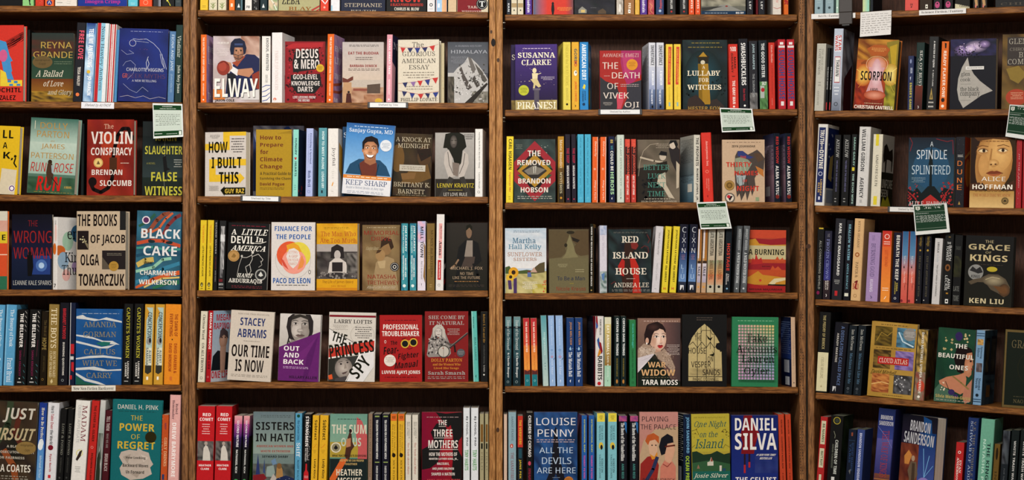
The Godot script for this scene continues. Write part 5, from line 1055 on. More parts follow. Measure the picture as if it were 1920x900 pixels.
	S(552, 565, 775, "5a9ab8", "light blue spine with white lettering and green round mark at top", [["e", 46, 4, 26, 0, "1c4a3a"], ["v", "the Curious Lives", 10, 38, "2c5a78", "b", 30, 70], ["v", "Stiff", 42, 62, "e8ecec", "s", 20, 80], ["v", "MARY ROACH", 66, 96, "1c3a50", "s", 34, 66]], {"lean": 1.5, "page": "a39a8c"})
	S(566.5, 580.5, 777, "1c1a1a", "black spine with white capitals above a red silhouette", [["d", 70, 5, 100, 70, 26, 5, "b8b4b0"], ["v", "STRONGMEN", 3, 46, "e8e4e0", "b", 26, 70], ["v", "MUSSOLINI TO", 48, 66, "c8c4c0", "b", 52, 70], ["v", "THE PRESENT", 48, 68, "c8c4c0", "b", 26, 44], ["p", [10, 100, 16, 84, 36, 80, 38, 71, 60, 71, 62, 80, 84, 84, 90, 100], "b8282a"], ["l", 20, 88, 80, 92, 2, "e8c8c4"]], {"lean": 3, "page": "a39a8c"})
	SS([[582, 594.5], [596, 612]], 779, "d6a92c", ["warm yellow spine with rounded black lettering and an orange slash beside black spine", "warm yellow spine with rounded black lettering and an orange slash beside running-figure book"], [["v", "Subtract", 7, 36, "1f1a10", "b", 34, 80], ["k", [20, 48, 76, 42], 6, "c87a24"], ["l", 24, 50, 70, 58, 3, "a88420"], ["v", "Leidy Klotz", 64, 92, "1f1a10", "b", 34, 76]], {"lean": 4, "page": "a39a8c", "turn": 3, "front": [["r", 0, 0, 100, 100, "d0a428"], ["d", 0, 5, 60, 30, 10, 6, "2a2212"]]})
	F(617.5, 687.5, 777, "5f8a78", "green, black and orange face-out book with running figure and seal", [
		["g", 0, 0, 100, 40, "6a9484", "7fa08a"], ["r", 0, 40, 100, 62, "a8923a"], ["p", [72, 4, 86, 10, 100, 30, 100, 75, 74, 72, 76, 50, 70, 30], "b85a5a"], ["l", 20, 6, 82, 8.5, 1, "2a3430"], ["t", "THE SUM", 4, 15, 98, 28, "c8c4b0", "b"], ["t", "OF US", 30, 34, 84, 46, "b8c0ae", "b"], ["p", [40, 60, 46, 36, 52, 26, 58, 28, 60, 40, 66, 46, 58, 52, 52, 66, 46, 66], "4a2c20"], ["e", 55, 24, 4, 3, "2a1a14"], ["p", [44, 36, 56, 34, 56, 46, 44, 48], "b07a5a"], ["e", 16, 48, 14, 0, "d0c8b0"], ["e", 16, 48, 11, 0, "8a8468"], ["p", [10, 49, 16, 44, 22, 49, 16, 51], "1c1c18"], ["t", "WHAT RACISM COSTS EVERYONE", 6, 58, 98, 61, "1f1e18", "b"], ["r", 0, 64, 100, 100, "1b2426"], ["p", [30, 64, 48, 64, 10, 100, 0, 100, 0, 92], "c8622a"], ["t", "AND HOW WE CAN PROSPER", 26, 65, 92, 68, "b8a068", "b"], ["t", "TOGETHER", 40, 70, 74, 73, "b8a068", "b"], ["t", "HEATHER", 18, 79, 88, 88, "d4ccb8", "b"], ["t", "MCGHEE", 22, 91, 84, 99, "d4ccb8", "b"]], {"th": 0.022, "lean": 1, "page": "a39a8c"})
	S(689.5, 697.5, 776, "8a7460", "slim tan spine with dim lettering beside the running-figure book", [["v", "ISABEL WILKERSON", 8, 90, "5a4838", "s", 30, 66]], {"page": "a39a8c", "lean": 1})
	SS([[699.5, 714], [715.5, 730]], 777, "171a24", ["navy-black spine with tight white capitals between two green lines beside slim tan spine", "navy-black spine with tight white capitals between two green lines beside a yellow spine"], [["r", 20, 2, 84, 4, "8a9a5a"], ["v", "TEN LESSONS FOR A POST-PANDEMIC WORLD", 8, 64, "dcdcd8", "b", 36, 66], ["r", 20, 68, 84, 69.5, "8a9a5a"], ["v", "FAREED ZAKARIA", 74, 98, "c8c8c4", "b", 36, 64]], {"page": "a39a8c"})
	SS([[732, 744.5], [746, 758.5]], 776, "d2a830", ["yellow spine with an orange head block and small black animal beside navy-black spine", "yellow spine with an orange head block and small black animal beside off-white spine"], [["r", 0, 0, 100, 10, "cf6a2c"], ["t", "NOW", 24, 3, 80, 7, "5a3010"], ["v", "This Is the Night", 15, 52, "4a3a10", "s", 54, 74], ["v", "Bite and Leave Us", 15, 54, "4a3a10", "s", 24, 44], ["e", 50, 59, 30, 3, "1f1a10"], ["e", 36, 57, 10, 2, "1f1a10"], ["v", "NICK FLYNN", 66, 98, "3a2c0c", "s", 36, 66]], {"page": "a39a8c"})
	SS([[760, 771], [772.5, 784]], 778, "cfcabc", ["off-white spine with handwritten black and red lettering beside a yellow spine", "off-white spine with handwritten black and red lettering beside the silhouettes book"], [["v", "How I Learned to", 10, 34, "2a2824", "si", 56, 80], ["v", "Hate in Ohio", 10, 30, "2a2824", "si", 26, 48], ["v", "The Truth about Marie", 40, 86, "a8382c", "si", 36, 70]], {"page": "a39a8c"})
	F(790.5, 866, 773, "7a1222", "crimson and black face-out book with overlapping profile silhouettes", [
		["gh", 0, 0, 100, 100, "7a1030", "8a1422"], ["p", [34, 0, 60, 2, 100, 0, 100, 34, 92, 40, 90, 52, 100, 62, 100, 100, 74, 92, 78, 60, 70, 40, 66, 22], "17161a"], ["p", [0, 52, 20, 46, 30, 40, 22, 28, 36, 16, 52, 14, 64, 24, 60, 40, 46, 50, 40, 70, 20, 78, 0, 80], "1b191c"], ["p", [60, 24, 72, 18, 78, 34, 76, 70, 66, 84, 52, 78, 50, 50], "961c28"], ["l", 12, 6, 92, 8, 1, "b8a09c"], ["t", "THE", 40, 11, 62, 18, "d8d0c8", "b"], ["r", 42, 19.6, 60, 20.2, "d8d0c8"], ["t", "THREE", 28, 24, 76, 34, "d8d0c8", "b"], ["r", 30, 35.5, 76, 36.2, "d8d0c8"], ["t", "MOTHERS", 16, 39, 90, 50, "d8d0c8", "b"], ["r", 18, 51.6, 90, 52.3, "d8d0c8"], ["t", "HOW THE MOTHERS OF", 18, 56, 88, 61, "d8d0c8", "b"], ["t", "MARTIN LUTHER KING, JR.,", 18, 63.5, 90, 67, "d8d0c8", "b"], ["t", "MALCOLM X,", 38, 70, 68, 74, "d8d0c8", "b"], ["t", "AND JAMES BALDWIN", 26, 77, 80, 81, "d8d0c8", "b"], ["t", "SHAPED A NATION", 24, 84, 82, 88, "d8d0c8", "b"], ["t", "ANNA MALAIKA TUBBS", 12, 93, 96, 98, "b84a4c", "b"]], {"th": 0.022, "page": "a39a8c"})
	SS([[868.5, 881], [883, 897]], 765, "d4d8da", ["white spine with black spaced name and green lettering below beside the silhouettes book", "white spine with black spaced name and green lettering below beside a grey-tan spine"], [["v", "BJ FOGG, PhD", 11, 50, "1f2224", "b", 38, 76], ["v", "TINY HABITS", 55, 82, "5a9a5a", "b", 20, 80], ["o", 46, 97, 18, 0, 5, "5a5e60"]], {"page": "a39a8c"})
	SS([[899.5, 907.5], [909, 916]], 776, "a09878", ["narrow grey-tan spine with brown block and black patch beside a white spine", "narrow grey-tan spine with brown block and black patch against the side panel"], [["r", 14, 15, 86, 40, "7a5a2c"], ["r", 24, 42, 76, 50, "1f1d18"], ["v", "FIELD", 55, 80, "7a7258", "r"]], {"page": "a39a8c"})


# ---------------------------------------------------------------- third bookcase

func shelf_three() -> void:
	on(2, 0)
	S(950, 957.5, -104, "2a3038", "charcoal spine with white vertical capitals and tiny blue mark", [["v", "KAN", 84, 96, "c8ccd0"]])
	SS([[958.5, 969.5], [970.5, 981.5]], -105, "cfc6ae", ["cream spine with one small black dot at its foot beside a charcoal spine", "cream spine with one small black dot at its foot beside a purple spine"], [["r", 0, 84, 100, 90, "a8926a"], ["e", 50, 94, 14, 0, "1c1a16"]])
	S(985, 997.5, -108, "5a3d8c", "purple spine with white lettering beside a blue and scarlet book", [["v", "Audrain", 78, 97, "e8e4ee", "b", 26, 74]])
	F(999, 1075, -100, "c8402f", "scarlet face-out book with blue corner and a lone black figure", [["gh", 0, 0, 36, 100, "4a6a84", "c8402f"], ["gh", 80, 60, 100, 100, "c8402f", "6a4a50"], ["e", 49, 84, 3, 2.4, "141414"], ["p", [46, 86, 52, 86, 53, 93, 51, 100, 47, 100, 45, 93], "141414"], ["l", 60, 89, 96, 96, 3, "e8a04a"]])
	F(1076.5, 1153, -98, "26262a", "charcoal face-out book with two dimly lit small houses", [["n", 0, 60, 100, 100, 6, 8, "1f2024", "34343a"], ["p", [10, 93, 19, 88, 30, 93, 30, 98, 10, 98], "8a8a80"], ["p", [16, 93, 26, 93, 26, 97, 16, 97], "c8b070"], ["p", [58, 95, 70, 91, 78, 95, 78, 99, 58, 99], "5a4a38"], ["l", 40, 89, 54, 91, 1, "6a6a6a"]])
	S(1156, 1169, -108, "b8ae9e", "pale photographic spine with sketched grey blocks beside tan spine", [["n", 0, 60, 100, 100, 4, 10, "8a8278", "d8d0c4"], ["k", [50, 86, 50, 96], 20, "e8e4dc"]])
	S(1170.5, 1189.5, -106, "9a7048", "tan-brown spine with black capitals and a white square", [["v", "PER", 84, 92, "f0e4d0", "b", 40, 66], ["r", 38, 93, 62, 98, "f0ece4"], ["e", 50, 95.5, 6, 0, "161412"]])
	S(1190.5, 1199.5, -107, "d0a03e", "amber spine between tan and purple spines", [["n", 0, 80, 100, 100, 2, 4, "c08c2c", "e0bc60"]])
	S(1200.5, 1213.5, -108, "5a3d8c", "purple spine with white lettering beside a pink-red patterned spine", [["v", "Audrain", 78, 97, "e8e4ee", "b", 26, 74]])
	S(1215, 1227, -106, "a83a4a", "pink-red patterned spine with gold curls", [["n", 0, 70, 100, 100, 3, 6, "9a2a3c", "c46a6a"], ["k", [20, 84, 70, 88, 30, 94, 70, 98], 8, "d8a86a"]])
	S(1230, 1245, -107, "33456a", "slate blue spine with red and white lettering", [["v", "wedding", 78, 92, "c85a5a", "b", 40, 80], ["e", 50, 95, 18, 0, "a8b8d0"]])
	SS([[1251, 1267], [1275, 1290]], -108, "2c2c2e", ["charcoal spine with white capitals and a small red dot beside slate blue spine", "charcoal spine with white capitals and a small red dot beside orange-red spine"], [["v", "SHALLAN", 76, 92, "d0d0cc", "b", 36, 66], ["e", 50, 96, 12, 0, "b83a34"]])
	SS([[1291.5, 1302], [1303.5, 1313.5]], -110, "d2552e", ["orange-red spine with white capitals between charcoal spine and road picture touching the charcoal", "orange-red spine with white capitals between charcoal spine and road picture touching the picture"], [["v", "AYES", 80, 92, "f4e0d4", "b", 34, 76], ["o", 50, 96, 16, 0, 6, "f0c8b8"]])
	F(1314.5, 1398, -102, "6a6a60", "face-out book with a lone road through hills and navy strip", [["n", 0, 50, 100, 88, 8, 8, "5a5a50", "a8a490"], ["p", [44, 86, 60, 86, 96, 96, 8, 98], "8a8a84"], ["p", [0, 96, 50, 88, 0, 90], "3a3a34"], ["e", 57, 88, 3, 1, "8a2a20"], ["r", 0, 95, 100, 100, "1c3450"], ["l", 8, 97, 60, 99, 1, "b8c0c4"], ["t", "BIG SKY", 78, 96.4, 96, 99, "e0e0dc"]])
	S(1400, 1412.5, -106, "26262a", "black spine with white capitals beside the road picture book", [["v", "LEY", 82, 93, "d8d8d4", "b", 36, 70]])
	S(1418, 1421.5, -104, "6a1f24", "very thin dark red spine before a black spine", [])
	S(1422, 1434, -105, "26262a", "black spine with white capitals beside a very thin red one", [["v", "LEY", 82, 93, "d8d8d4", "b", 36, 70]])
	S(1449, 1465, -106, "d2cbc0", "cream spine with a red ring line and small red dots", [["v", "SNOW", 66, 84, "c8706a", "s", 36, 66], ["k", [0, 90, 50, 92, 100, 90], 6, "b8443c"]])
	S(1470, 1478.5, -104, "cf6a2a", "slim orange spine with red upper half, near the side panel", [["r", 0, 0, 100, 86, "a8302a"], ["d", 0, 80, 100, 90, 6, 10, "e0a03c"]])

	on(2, 1)
	F(958, 1030, 84, "2a1f44", "purple copy with only a dark edge showing behind the faun book", [["t", "S", 2, 15, 10, 23, "c8c0b0", "s"], ["n", 0, 84, 100, 100, 8, 3, "5a4a28", "9a8448"]], {"d": 0.045})
	F(966, 1044.5, 83, "3c2a66", "purple face-out book with a small flute-playing faun on a pillar", [
		["g", 0, 0, 100, 86, "472f78", "241c40"], ["d", 4, 4, 96, 84, 30, 0.8, "c8b8a8"], ["l", 18, 5, 84, 8, 1, "c8b8c8"], ["t", "SUSANNA", 6, 12.5, 96, 20.5, "e4dcc4", "S"], ["t", "CLARKE", 15, 23.5, 86, 31.5, "e4dcc4", "S"], ["e", 46, 40, 5, 4, "d8cba4"], ["p", [40, 44, 54, 44, 53, 53, 41, 53], "d8cba4"], ["k", [52, 46, 62, 44], 1.6, "d8cba4"], ["p", [36, 53, 52, 52, 58, 60, 62, 64, 56, 66, 48, 62, 46, 70, 42, 68, 44, 60], "c8b888"], ["k", [36, 56, 32, 56], 1.4, "c8b888"], ["r", 42, 67, 60, 70, "6a6270"], ["r", 45, 70, 57, 100, "55505c"], ["e", 20, 70, 12.5, 0, "b4b838"], ["l", 12, 66, 28, 74, 4, "5a5a1c"], ["l", 62, 49, 94, 57, 3, "c8bcc8"], ["n", 0, 85, 100, 100, 14, 3, "8a7844", "c0b078"], ["r", 45, 84, 57, 100, "55505c"], ["t", "PIRANESI", 4, 88, 97, 98, "f0e8d4", "s"]], {"th": 0.026, "turn": 4, "page": "b8962c"})
	S(1056, 1070.5, 79, "d8c85c", "pale yellow spine with faint gold lettering beside the faun book", [["v", "DREAM the WATCHERS", 4, 64, "b4a23c", "s", 34, 70], ["v", "MACALLISTER", 68, 86, "a8984a", "s", 40, 66], ["e", 50, 92, 16, 0, "1f1c10"]], {"turn": -5, "back": [["l", 40, 6, 98, 60, 20, "a89c48"], ["r", 0, 0, 100, 3, "c0b048"]]})
	S(1072, 1086, 79, "d8a83a", "amber spine with multicoloured letters and small white figure", [["v", "GORDO", 10, 36, "2a4a5a", "b", 34, 76], ["v", "DO", 28, 36, "c8502a", "b", 34, 76], ["e", 52, 46, 24, 4, "e8e0d0"], ["e", 60, 45, 8, 1.6, "22201c"], ["v", "JAIME CORTEZ", 58, 88, "c8582c", "b", 36, 70], ["k", [40, 93, 56, 94, 46, 96], 8, "22201c"]])
	S(1087, 1103.5, 79, "2f84bc", "bright blue spine with white capitals and patterned blue cover", [["v", "AMERICAN DIRT", 3, 56, "e8f0f0", "b", 24, 76], ["p", [30, 68, 50, 62, 70, 64, 60, 70], "d8c83c"], ["v", "JEANINE", 72, 86, "173a5a", "b", 52, 72], ["v", "CUMMINS", 72, 88, "173a5a", "b", 26, 46], ["e", 46, 92, 18, 0, "173a5a"]], {"turn": 6, "front": [["n", 0, 0, 100, 100, 6, 10, "1f6aa8", "6ab0d8"], ["p", [10, 90, 30, 60, 60, 70, 50, 95], "c8b838"], ["t", "AN", 10, 10, 70, 28, "e8f0f0"], ["t", "T", 10, 36, 60, 50, "e8f0f0"]]})
	F(1124.5, 1202.5, 95, "8c2028", "face-out book with magenta silhouette overlapping red and slate shapes", [
		["p", [0, 0, 100, 0, 100, 58, 74, 72, 60, 100, 0, 100], "a02a26"], ["p", [52, 0, 100, 0, 100, 40, 84, 52, 66, 60, 56, 40, 50, 20], "a03060"], ["p", [0, 44, 14, 52, 40, 58, 46, 72, 40, 100, 0, 100], "34343a"], ["p", [64, 58, 100, 50, 100, 100, 52, 100, 66, 80], "3a3a40"], ["p", [40, 74, 62, 70, 56, 86, 50, 100, 42, 100], "c04a5c"], ["p", [54, 10, 70, 4, 84, 10, 76, 22, 72, 44, 60, 40], "b0406c"],
		["t", "AKWAEKE EMEZI", 7, 5, 94, 11, "c8a8a0", "r"], ["t", "THE", 6, 20, 44, 31, "d8ccc0", "r"], ["t", "DEATH", 29, 37, 96, 47, "d8ccc0", "r"], ["t", "OF", 18, 55, 44, 65, "d8ccc0", "r"], ["t", "VIVEK", 8, 71, 70, 81, "d8ccc0", "r"], ["t", "OJI", 60, 87, 94, 98, "d8ccc0", "r"], ["e", 78, 24, 13.5, 0, "cf8f2c"], ["l", 70, 19, 86, 29, 4, "8a5a1c"], ["l", 50, 56, 94, 63, 2, "b8a8a4"], ["l", 8, 87, 30, 95, 3, "b8b0a8"], ["l", 10, 41, 24, 45, 1, "c89088"]], {"th": 0.018, "d": 0.008})
	SS([[1216.5, 1229.5], [1231, 1245.5]], 80, "b4b8c8", ["silver-blue spine with heavy black ladder-like capitals beside the magenta silhouette book", "silver-blue spine with heavy black ladder-like capitals beside a yellow spine"], [["r", 0, 0, 100, 36, "d0d2d8"], ["v", "INHERITANCE", 4, 34, "1c1e24", "b", 30, 84], ["g", 0, 36, 100, 70, "c4c8d4", "9aa4c0"], ["v", "A MEMOIR", 42, 64, "eceef0", "b", 44, 80], ["g", 0, 70, 100, 100, "6a7a9a", "3c4a68"], ["v", "THE BOUNTY", 70, 92, "e0e4ec", "b", 30, 60], ["r", 40, 94, 66, 98, "14161c"]], {"turn": -5, "back": [["g", 0, 0, 100, 100, "c8c8ca", "8a92a8"], ["l", 10, 4, 94, 80, 26, "3a3c44"]]})
	SS([[1249, 1262], [1264, 1277]], 83, "e0c248", ["yellow spine with a slanted red lettered block beside a silver-blue spine", "yellow spine with a slanted red lettered block beside the lighthouse book"], [["p", [34, 4, 84, 4, 66, 62, 20, 62], "c8503a"], ["v", "FINLAY DONOVAN", 8, 58, "d8a040", "b", 40, 66], ["v", "ELLE COSIMANO", 66, 86, "c0a438", "b", 36, 56], ["r", 36, 89, 62, 95, "8ab0b0"]])
	F(1280, 1364, 75, "22302f", "dark teal face-out book with a yellow lighthouse and night roofs", [
		["n", 0, 0, 100, 100, 7, 8, "1b2626", "27383a"], ["l", 20, 3, 84, 6, 1, "8a7a3a"], ["l", 12, 9, 88, 12, 1, "8a7a3a"], ["b", 46, 54, 44, 40, "24505a", "1b2628"], ["p", [30, 24, 46, 18, 60, 24, 58, 26, 58, 33, 34, 33, 34, 26], "2a2418"], ["p", [36, 24, 46, 17, 55, 24], "a8842c"], ["p", [34, 34, 57, 34, 62, 92, 36, 92], "a07c24"], ["p", [34, 34, 42, 34, 44, 92, 36, 92], "80621c"], ["e", 45, 32, 5, 3, "c8c0a8"], ["d", 4, 50, 30, 84, 16, 2.6, "10191a"], ["d", 66, 50, 96, 84, 16, 2.6, "10191a"], ["p", [8, 100, 12, 84, 30, 78, 48, 90, 54, 100], "3a2c24"], ["p", [56, 100, 64, 86, 76, 84, 92, 94, 96, 100], "38302a"], ["t", "A", 44, 37, 50, 41, "e0d8c0", "S"], ["t", "LULLABY", 10, 44, 84, 51, "e0d8c0", "S"], ["t", "FOR", 36, 54.5, 58, 60, "e0d8c0", "S"], ["t", "WITCHES", 10, 64, 86, 71, "e0d8c0", "S"], ["t", "HESTER FOX", 12, 95, 84, 100, "9a7c3c", "b"]], {"d": 0.03})
	S(1368.5, 1385.5, 83, "c43a2a", "red spine with dark stacked capitals and white lower capitals", [["t", "100", 12, 4, 84, 11, "e8dcd4"], ["v", "MARK", 20, 38, "2a1512", "b", 56, 80], ["v", "GREANEY", 14, 44, "2a1512", "b", 24, 46], ["r", 30, 49, 64, 50, "2a1512"], ["v", "THE GRAY MAN", 56, 92, "ece0d8", "b", 32, 66], ["e", 46, 96, 12, 0, "e8dcd4"]], {"lean": -2})
	S(1387, 1404.5, 73, "221f24", "tall black spine with heavy white capitals, leaning slightly", [["v", "SWASHBUCKLERS", 6, 66, "e8e6e2", "b", 24, 76], ["v", "Dan Hanks", 71, 88, "a82a38", "b", 40, 66], ["e", 56, 95, 12, 0, "e8e6e2"]], {"lean": -2})
	S(1405.5, 1421.5, 77, "2c2e32", "charcoal spine with pale blue-grey capitals and grainy foot", [["n", 0, 76, 100, 100, 4, 5, "3a3a3a", "8a8886"], ["v", "JANE HARPER", 4, 42, "a8bcc0", "b", 34, 68], ["v", "THE SURVIVORS", 48, 82, "b0b4b4", "r", 38, 64]], {"lean": -1})
	S(1424.5, 1440.5, 76, "23262a", "black spine with white capitals and green leafy foot", [["v", "THE GOOD SISTER", 4, 54, "dfe2e0", "b", 30, 70], ["n", 0, 60, 100, 100, 4, 8, "2a4a2c", "6a9a60"], ["r", 8, 66, 60, 84, "a8b0a8"], ["t", "SALLY", 30, 60, 86, 65, "e8e8e4"], ["e", 40, 72, 24, 3, "a82c30"]], {"lean": -2})
	S(1442.5, 1454, 80, "bf3a2a", "narrow orange-red spine with thin pale lettering", [["v", "Ethan Hawke", 4, 30, "e8c4b8", "s", 36, 68], ["v", "A Bright Ray of Darkness", 34, 78, "8a241c", "s", 40, 66], ["v", "a novel", 84, 94, "d89a8c", "s", 40, 60]], {"lean": -1})
	SS([[1460, 1474], [1477, 1491]], 74, "b02c34", ["red spine with broad blue condensed capitals and white head label beside orange-red spine", "red spine with broad blue condensed capitals and white head label against side panel"], [["r", 24, 4, 76, 7.5, "e0dcd8"], ["r", 4, 9, 96, 12, "d8d4d0"], ["v", "SLOUGH HOUSE", 15, 86, "3a4a80", "b", 8, 92], ["r", 30, 89, 74, 95, "dcd8d4"]], {"lean": -1})

	on(2, 2)
	S(948.5, 962, 256, "dcc63a", "yellow spine with black capitals and red lower lettering at the side panel", [["v", "CARL HIAASEN", 4, 50, "201d12", "b", 30, 78], ["v", "Squeeze Me", 54, 84, "b84a38", "S", 34, 70], ["l", 34, 90, 66, 96, 2, "8a7a24"]], {"lean": 1.5})
	F(963.5, 1041.5, 261, "33413f", "dark slate face-out book with nested red, green and gold diamonds", [
		["n", 0, 0, 100, 100, 6, 9, "24302f", "42504c"], ["l", 4, 8, 20, 18, 4, "7a8074"], ["d", 66, 10, 84, 22, 12, 1, "a8aca4"], ["p", [50, 3, 100, 36, 100, 66, 50, 98, 0, 66, 0, 36], "962c34"], ["p", [50, 16, 94, 48, 50, 86, 6, 48], "221c1a"], ["p", [16, 36, 30, 44, 12, 46], "33583c"], ["p", [84, 36, 92, 46, 72, 44], "33583c"], ["p", [8, 56, 28, 56, 22, 66], "33583c"], ["p", [92, 56, 74, 56, 80, 64], "33583c"], ["p", [50, 24, 92, 50, 50, 76, 8, 50], "a8822c"], ["p", [50, 34, 80, 50, 50, 66, 18, 50], "33302a"], ["p", [24, 50, 46, 42, 76, 48, 58, 56, 34, 56], "7a766c"], ["p", [46, 44, 54, 42, 52, 54, 47, 54], "b8b4a8"], ["k", [50, 44, 50, 54], 1.4, "14120f"], ["t", "THE", 33, 18, 64, 27, "d8d0c4", "b"], ["t", "REMOVED", 8, 33, 88, 41, "d8d0c4", "b"], ["t", "BRANDON", 10, 62, 88, 70, "d8d0c4", "b"], ["t", "HOBSON", 16, 76, 82, 84, "d8d0c4", "b"], ["l", 8, 89, 92, 95, 2, "a8a89c"]], {"th": 0.018})
	S(1046, 1058, 256, "8a6a28", "gold-to-black spine with white script lettering", [["g", 0, 0, 100, 46, "b0842a", "a87c2c"], ["n", 0, 48, 100, 72, 3, 5, "7a5c28", "3a2f20"], ["g", 0, 72, 100, 100, "2c241a", "3a2c18"], ["v", "Marie Benedict", 5, 48, "e0d8c0", "si", 30, 74], ["v", "MYSTERIES", 54, 86, "d8cca8", "s", 30, 70], ["e", 50, 93, 20, 0, "c08c2c"]])
	SS([[1060.5, 1070.5], [1072, 1081]], 252, "26232a", ["charcoal spine with pink capitals over white capitals beside the gold-to-black spine", "charcoal spine with pink capitals over white capitals beside a sky blue spine"], [["v", "THE DEEP", 20, 42, "b02c48", "b", 26, 80], ["v", "MEGAN HUNTER", 46, 80, "d8d4d0", "b", 26, 72], ["e", 48, 95, 16, 0, "c43a54"]], {"lean": -1})
	SS([[1083, 1095], [1096.5, 1108.5]], 252, "4ea8c4", ["sky blue spine with faint dark narrow lettering beside a charcoal spine", "sky blue spine with faint dark narrow lettering beside a tangerine spine"], [["v", "dating chan with single guys", 5, 74, "1f5a74", "m", 34, 60], ["l", 36, 78, 60, 92, 5, "2f88a4"], ["o", 50, 94, 18, 0, 5, "7ac0cc"]])
	SS([[1110, 1121], [1125, 1136.5]], 257, "d8642e", ["tangerine spine with a pale dot between white words beside a sky blue spine", "tangerine spine with a pale dot between white words beside the navy spine"], [["v", "Beverly", 7, 30, "f0d4bc", "r", 34, 76], ["o", 44, 49, 18, 0, 7, "f0d4bc"], ["v", "Allegra Hyde", 66, 96, "f4dcc8", "r", 34, 70], ["r", 92, 0, 100, 100, "e8dccb"]], {"lean": 1})
	S(1142, 1153.5, 256, "1c2040", "navy spine with white to mint chunky capitals", [["t", "III", 30, 5, 76, 10, "d8c060"], ["v", "WE", 14, 20, "4a8a90", "b", 34, 74], ["v", "COULD BE", 22, 52, "e0e0d8", "b", 30, 80], ["v", "HEROES", 54, 88, "a8d0a0", "b", 24, 86], ["p", [34, 94, 56, 92, 50, 96], "e0e0dc"]], {"lean": -1})
	S(1157, 1171, 253, "c2ccc0", "pale grey-green spine with fine dark serif lettering", [["v", "THE LAST SEVEN SOCIETY", 5, 76, "5a6a62", "s", 40, 66], ["v", "EMILY CHRISTIAN", 80, 90, "6a7a72", "s", 40, 62], ["p", [42, 93, 60, 91, 52, 96], "2a302c"]], {"hc": true})
	SS([[1172, 1182], [1183.5, 1193]], 261, "b8423a", ["coral-red spine with black and white blocks of capitals beside grey-green spine", "coral-red spine with black and white blocks of capitals beside the archer book"], [["r", 0, 0, 100, 12, "c8503f"], ["r", 0, 12, 100, 56, "33211f"], ["v", "CRAIG JOHNSON", 2, 56, "d8604a", "b", 24, 84], ["v", "NEXT TO LAST STAND", 58, 88, "f0dcd4", "b", 30, 70], ["o", 46, 94, 18, 0, 6, "e8b0a4"]])
	F(1195, 1274.5, 262, "5e5446", "sepia face-out book with a bow archer and couple and mint lettering", [
		["n", 0, 0, 100, 100, 5, 7, "4e463a", "74695a"], ["p", [0, 46, 40, 40, 64, 56, 62, 100, 0, 100], "2a2622"], ["d", 10, 60, 50, 96, 30, 4, "1c1a17"], ["k", [2, 58, 6, 34, 14, 18, 30, 8, 50, 6], 1, "a89c88"], ["k", [6, 28, 40, 34, 60, 36], 4, "b4a894"], ["e", 60, 27, 8, 6, "b8ac9a"], ["p", [50, 24, 56, 18, 70, 20, 70, 26, 56, 25], "1c1816"], ["p", [44, 38, 70, 34, 72, 50, 60, 58, 46, 54], "241f1c"], ["p", [74, 14, 92, 10, 100, 16, 100, 56, 92, 52, 80, 34], "2c2824"], ["e", 84, 8, 8, 7, "c0b4a4"], ["p", [74, 8, 78, 1, 92, 1, 96, 8, 92, 14, 86, 4], "1c1816"], ["p", [92, 34, 100, 40, 98, 76, 92, 78], "b4a894"], ["p", [50, 56, 66, 52, 68, 72, 80, 86, 88, 94, 74, 92, 60, 76, 46, 70], "b8ac98"], ["l", 44, 6, 74, 16, 4, "a89c8a"],
		["t", "BETTER", 14, 40, 76, 48, "4f8a7c", "s"], ["t", "LUCK", 24, 54, 66, 62, "4f8a7c", "s"], ["t", "NEXT", 24, 68, 66, 76, "4f8a7c", "s"], ["t", "TIME", 24, 82, 66, 90, "4f8a7c", "s"], ["l", 16, 93, 78, 95.5, 1, "c8bca8"], ["t", "JULIA CLAIBORNE JOHNSON", 8, 97, 92, 100, "c8bca8", "r"]], {"d": 0.02})
	S(1300.5, 1313, 253, "cfccbe", "cream spine with black capitals beside a shadowed printed back cover", [["v", "THE PROPHETS", 4, 46, "1c1b18", "b", 30, 78], ["v", "ROBERT JONES, JR.", 50, 98, "1c1b18", "b", 30, 74]], {"turn": -14, "d": 0.008, "lean": 1, "back": [["g", 0, 0, 100, 60, "a8a498", "6a7a80"], ["g", 0, 60, 100, 100, "8aa0a8", "4a6a7a"], ["l", 8, 5, 92, 50, 18, "3a3a38"], ["l", 8, 58, 92, 72, 6, "2a2c2c"], ["r", 56, 72, 88, 84, "d4d0c4"]]})
	S(1319, 1338.5, 249, "c8382a", "tall scarlet spine with pale pink serif lettering", [["v", "Anonymous Sex", 12, 48, "f0c4b8", "s", 36, 66], ["o", 46, 56, 18, 0, 5, "e88a74"], ["v", "Hillary Jordan", 66, 84, "e8a898", "s", 50, 66], ["v", "Cheryl Lu", 66, 80, "e8a898", "s", 28, 44], ["r", 38, 90, 48, 93, "8a1c18"]], {"lean": -4.5, "hc": true, "turn": 4})
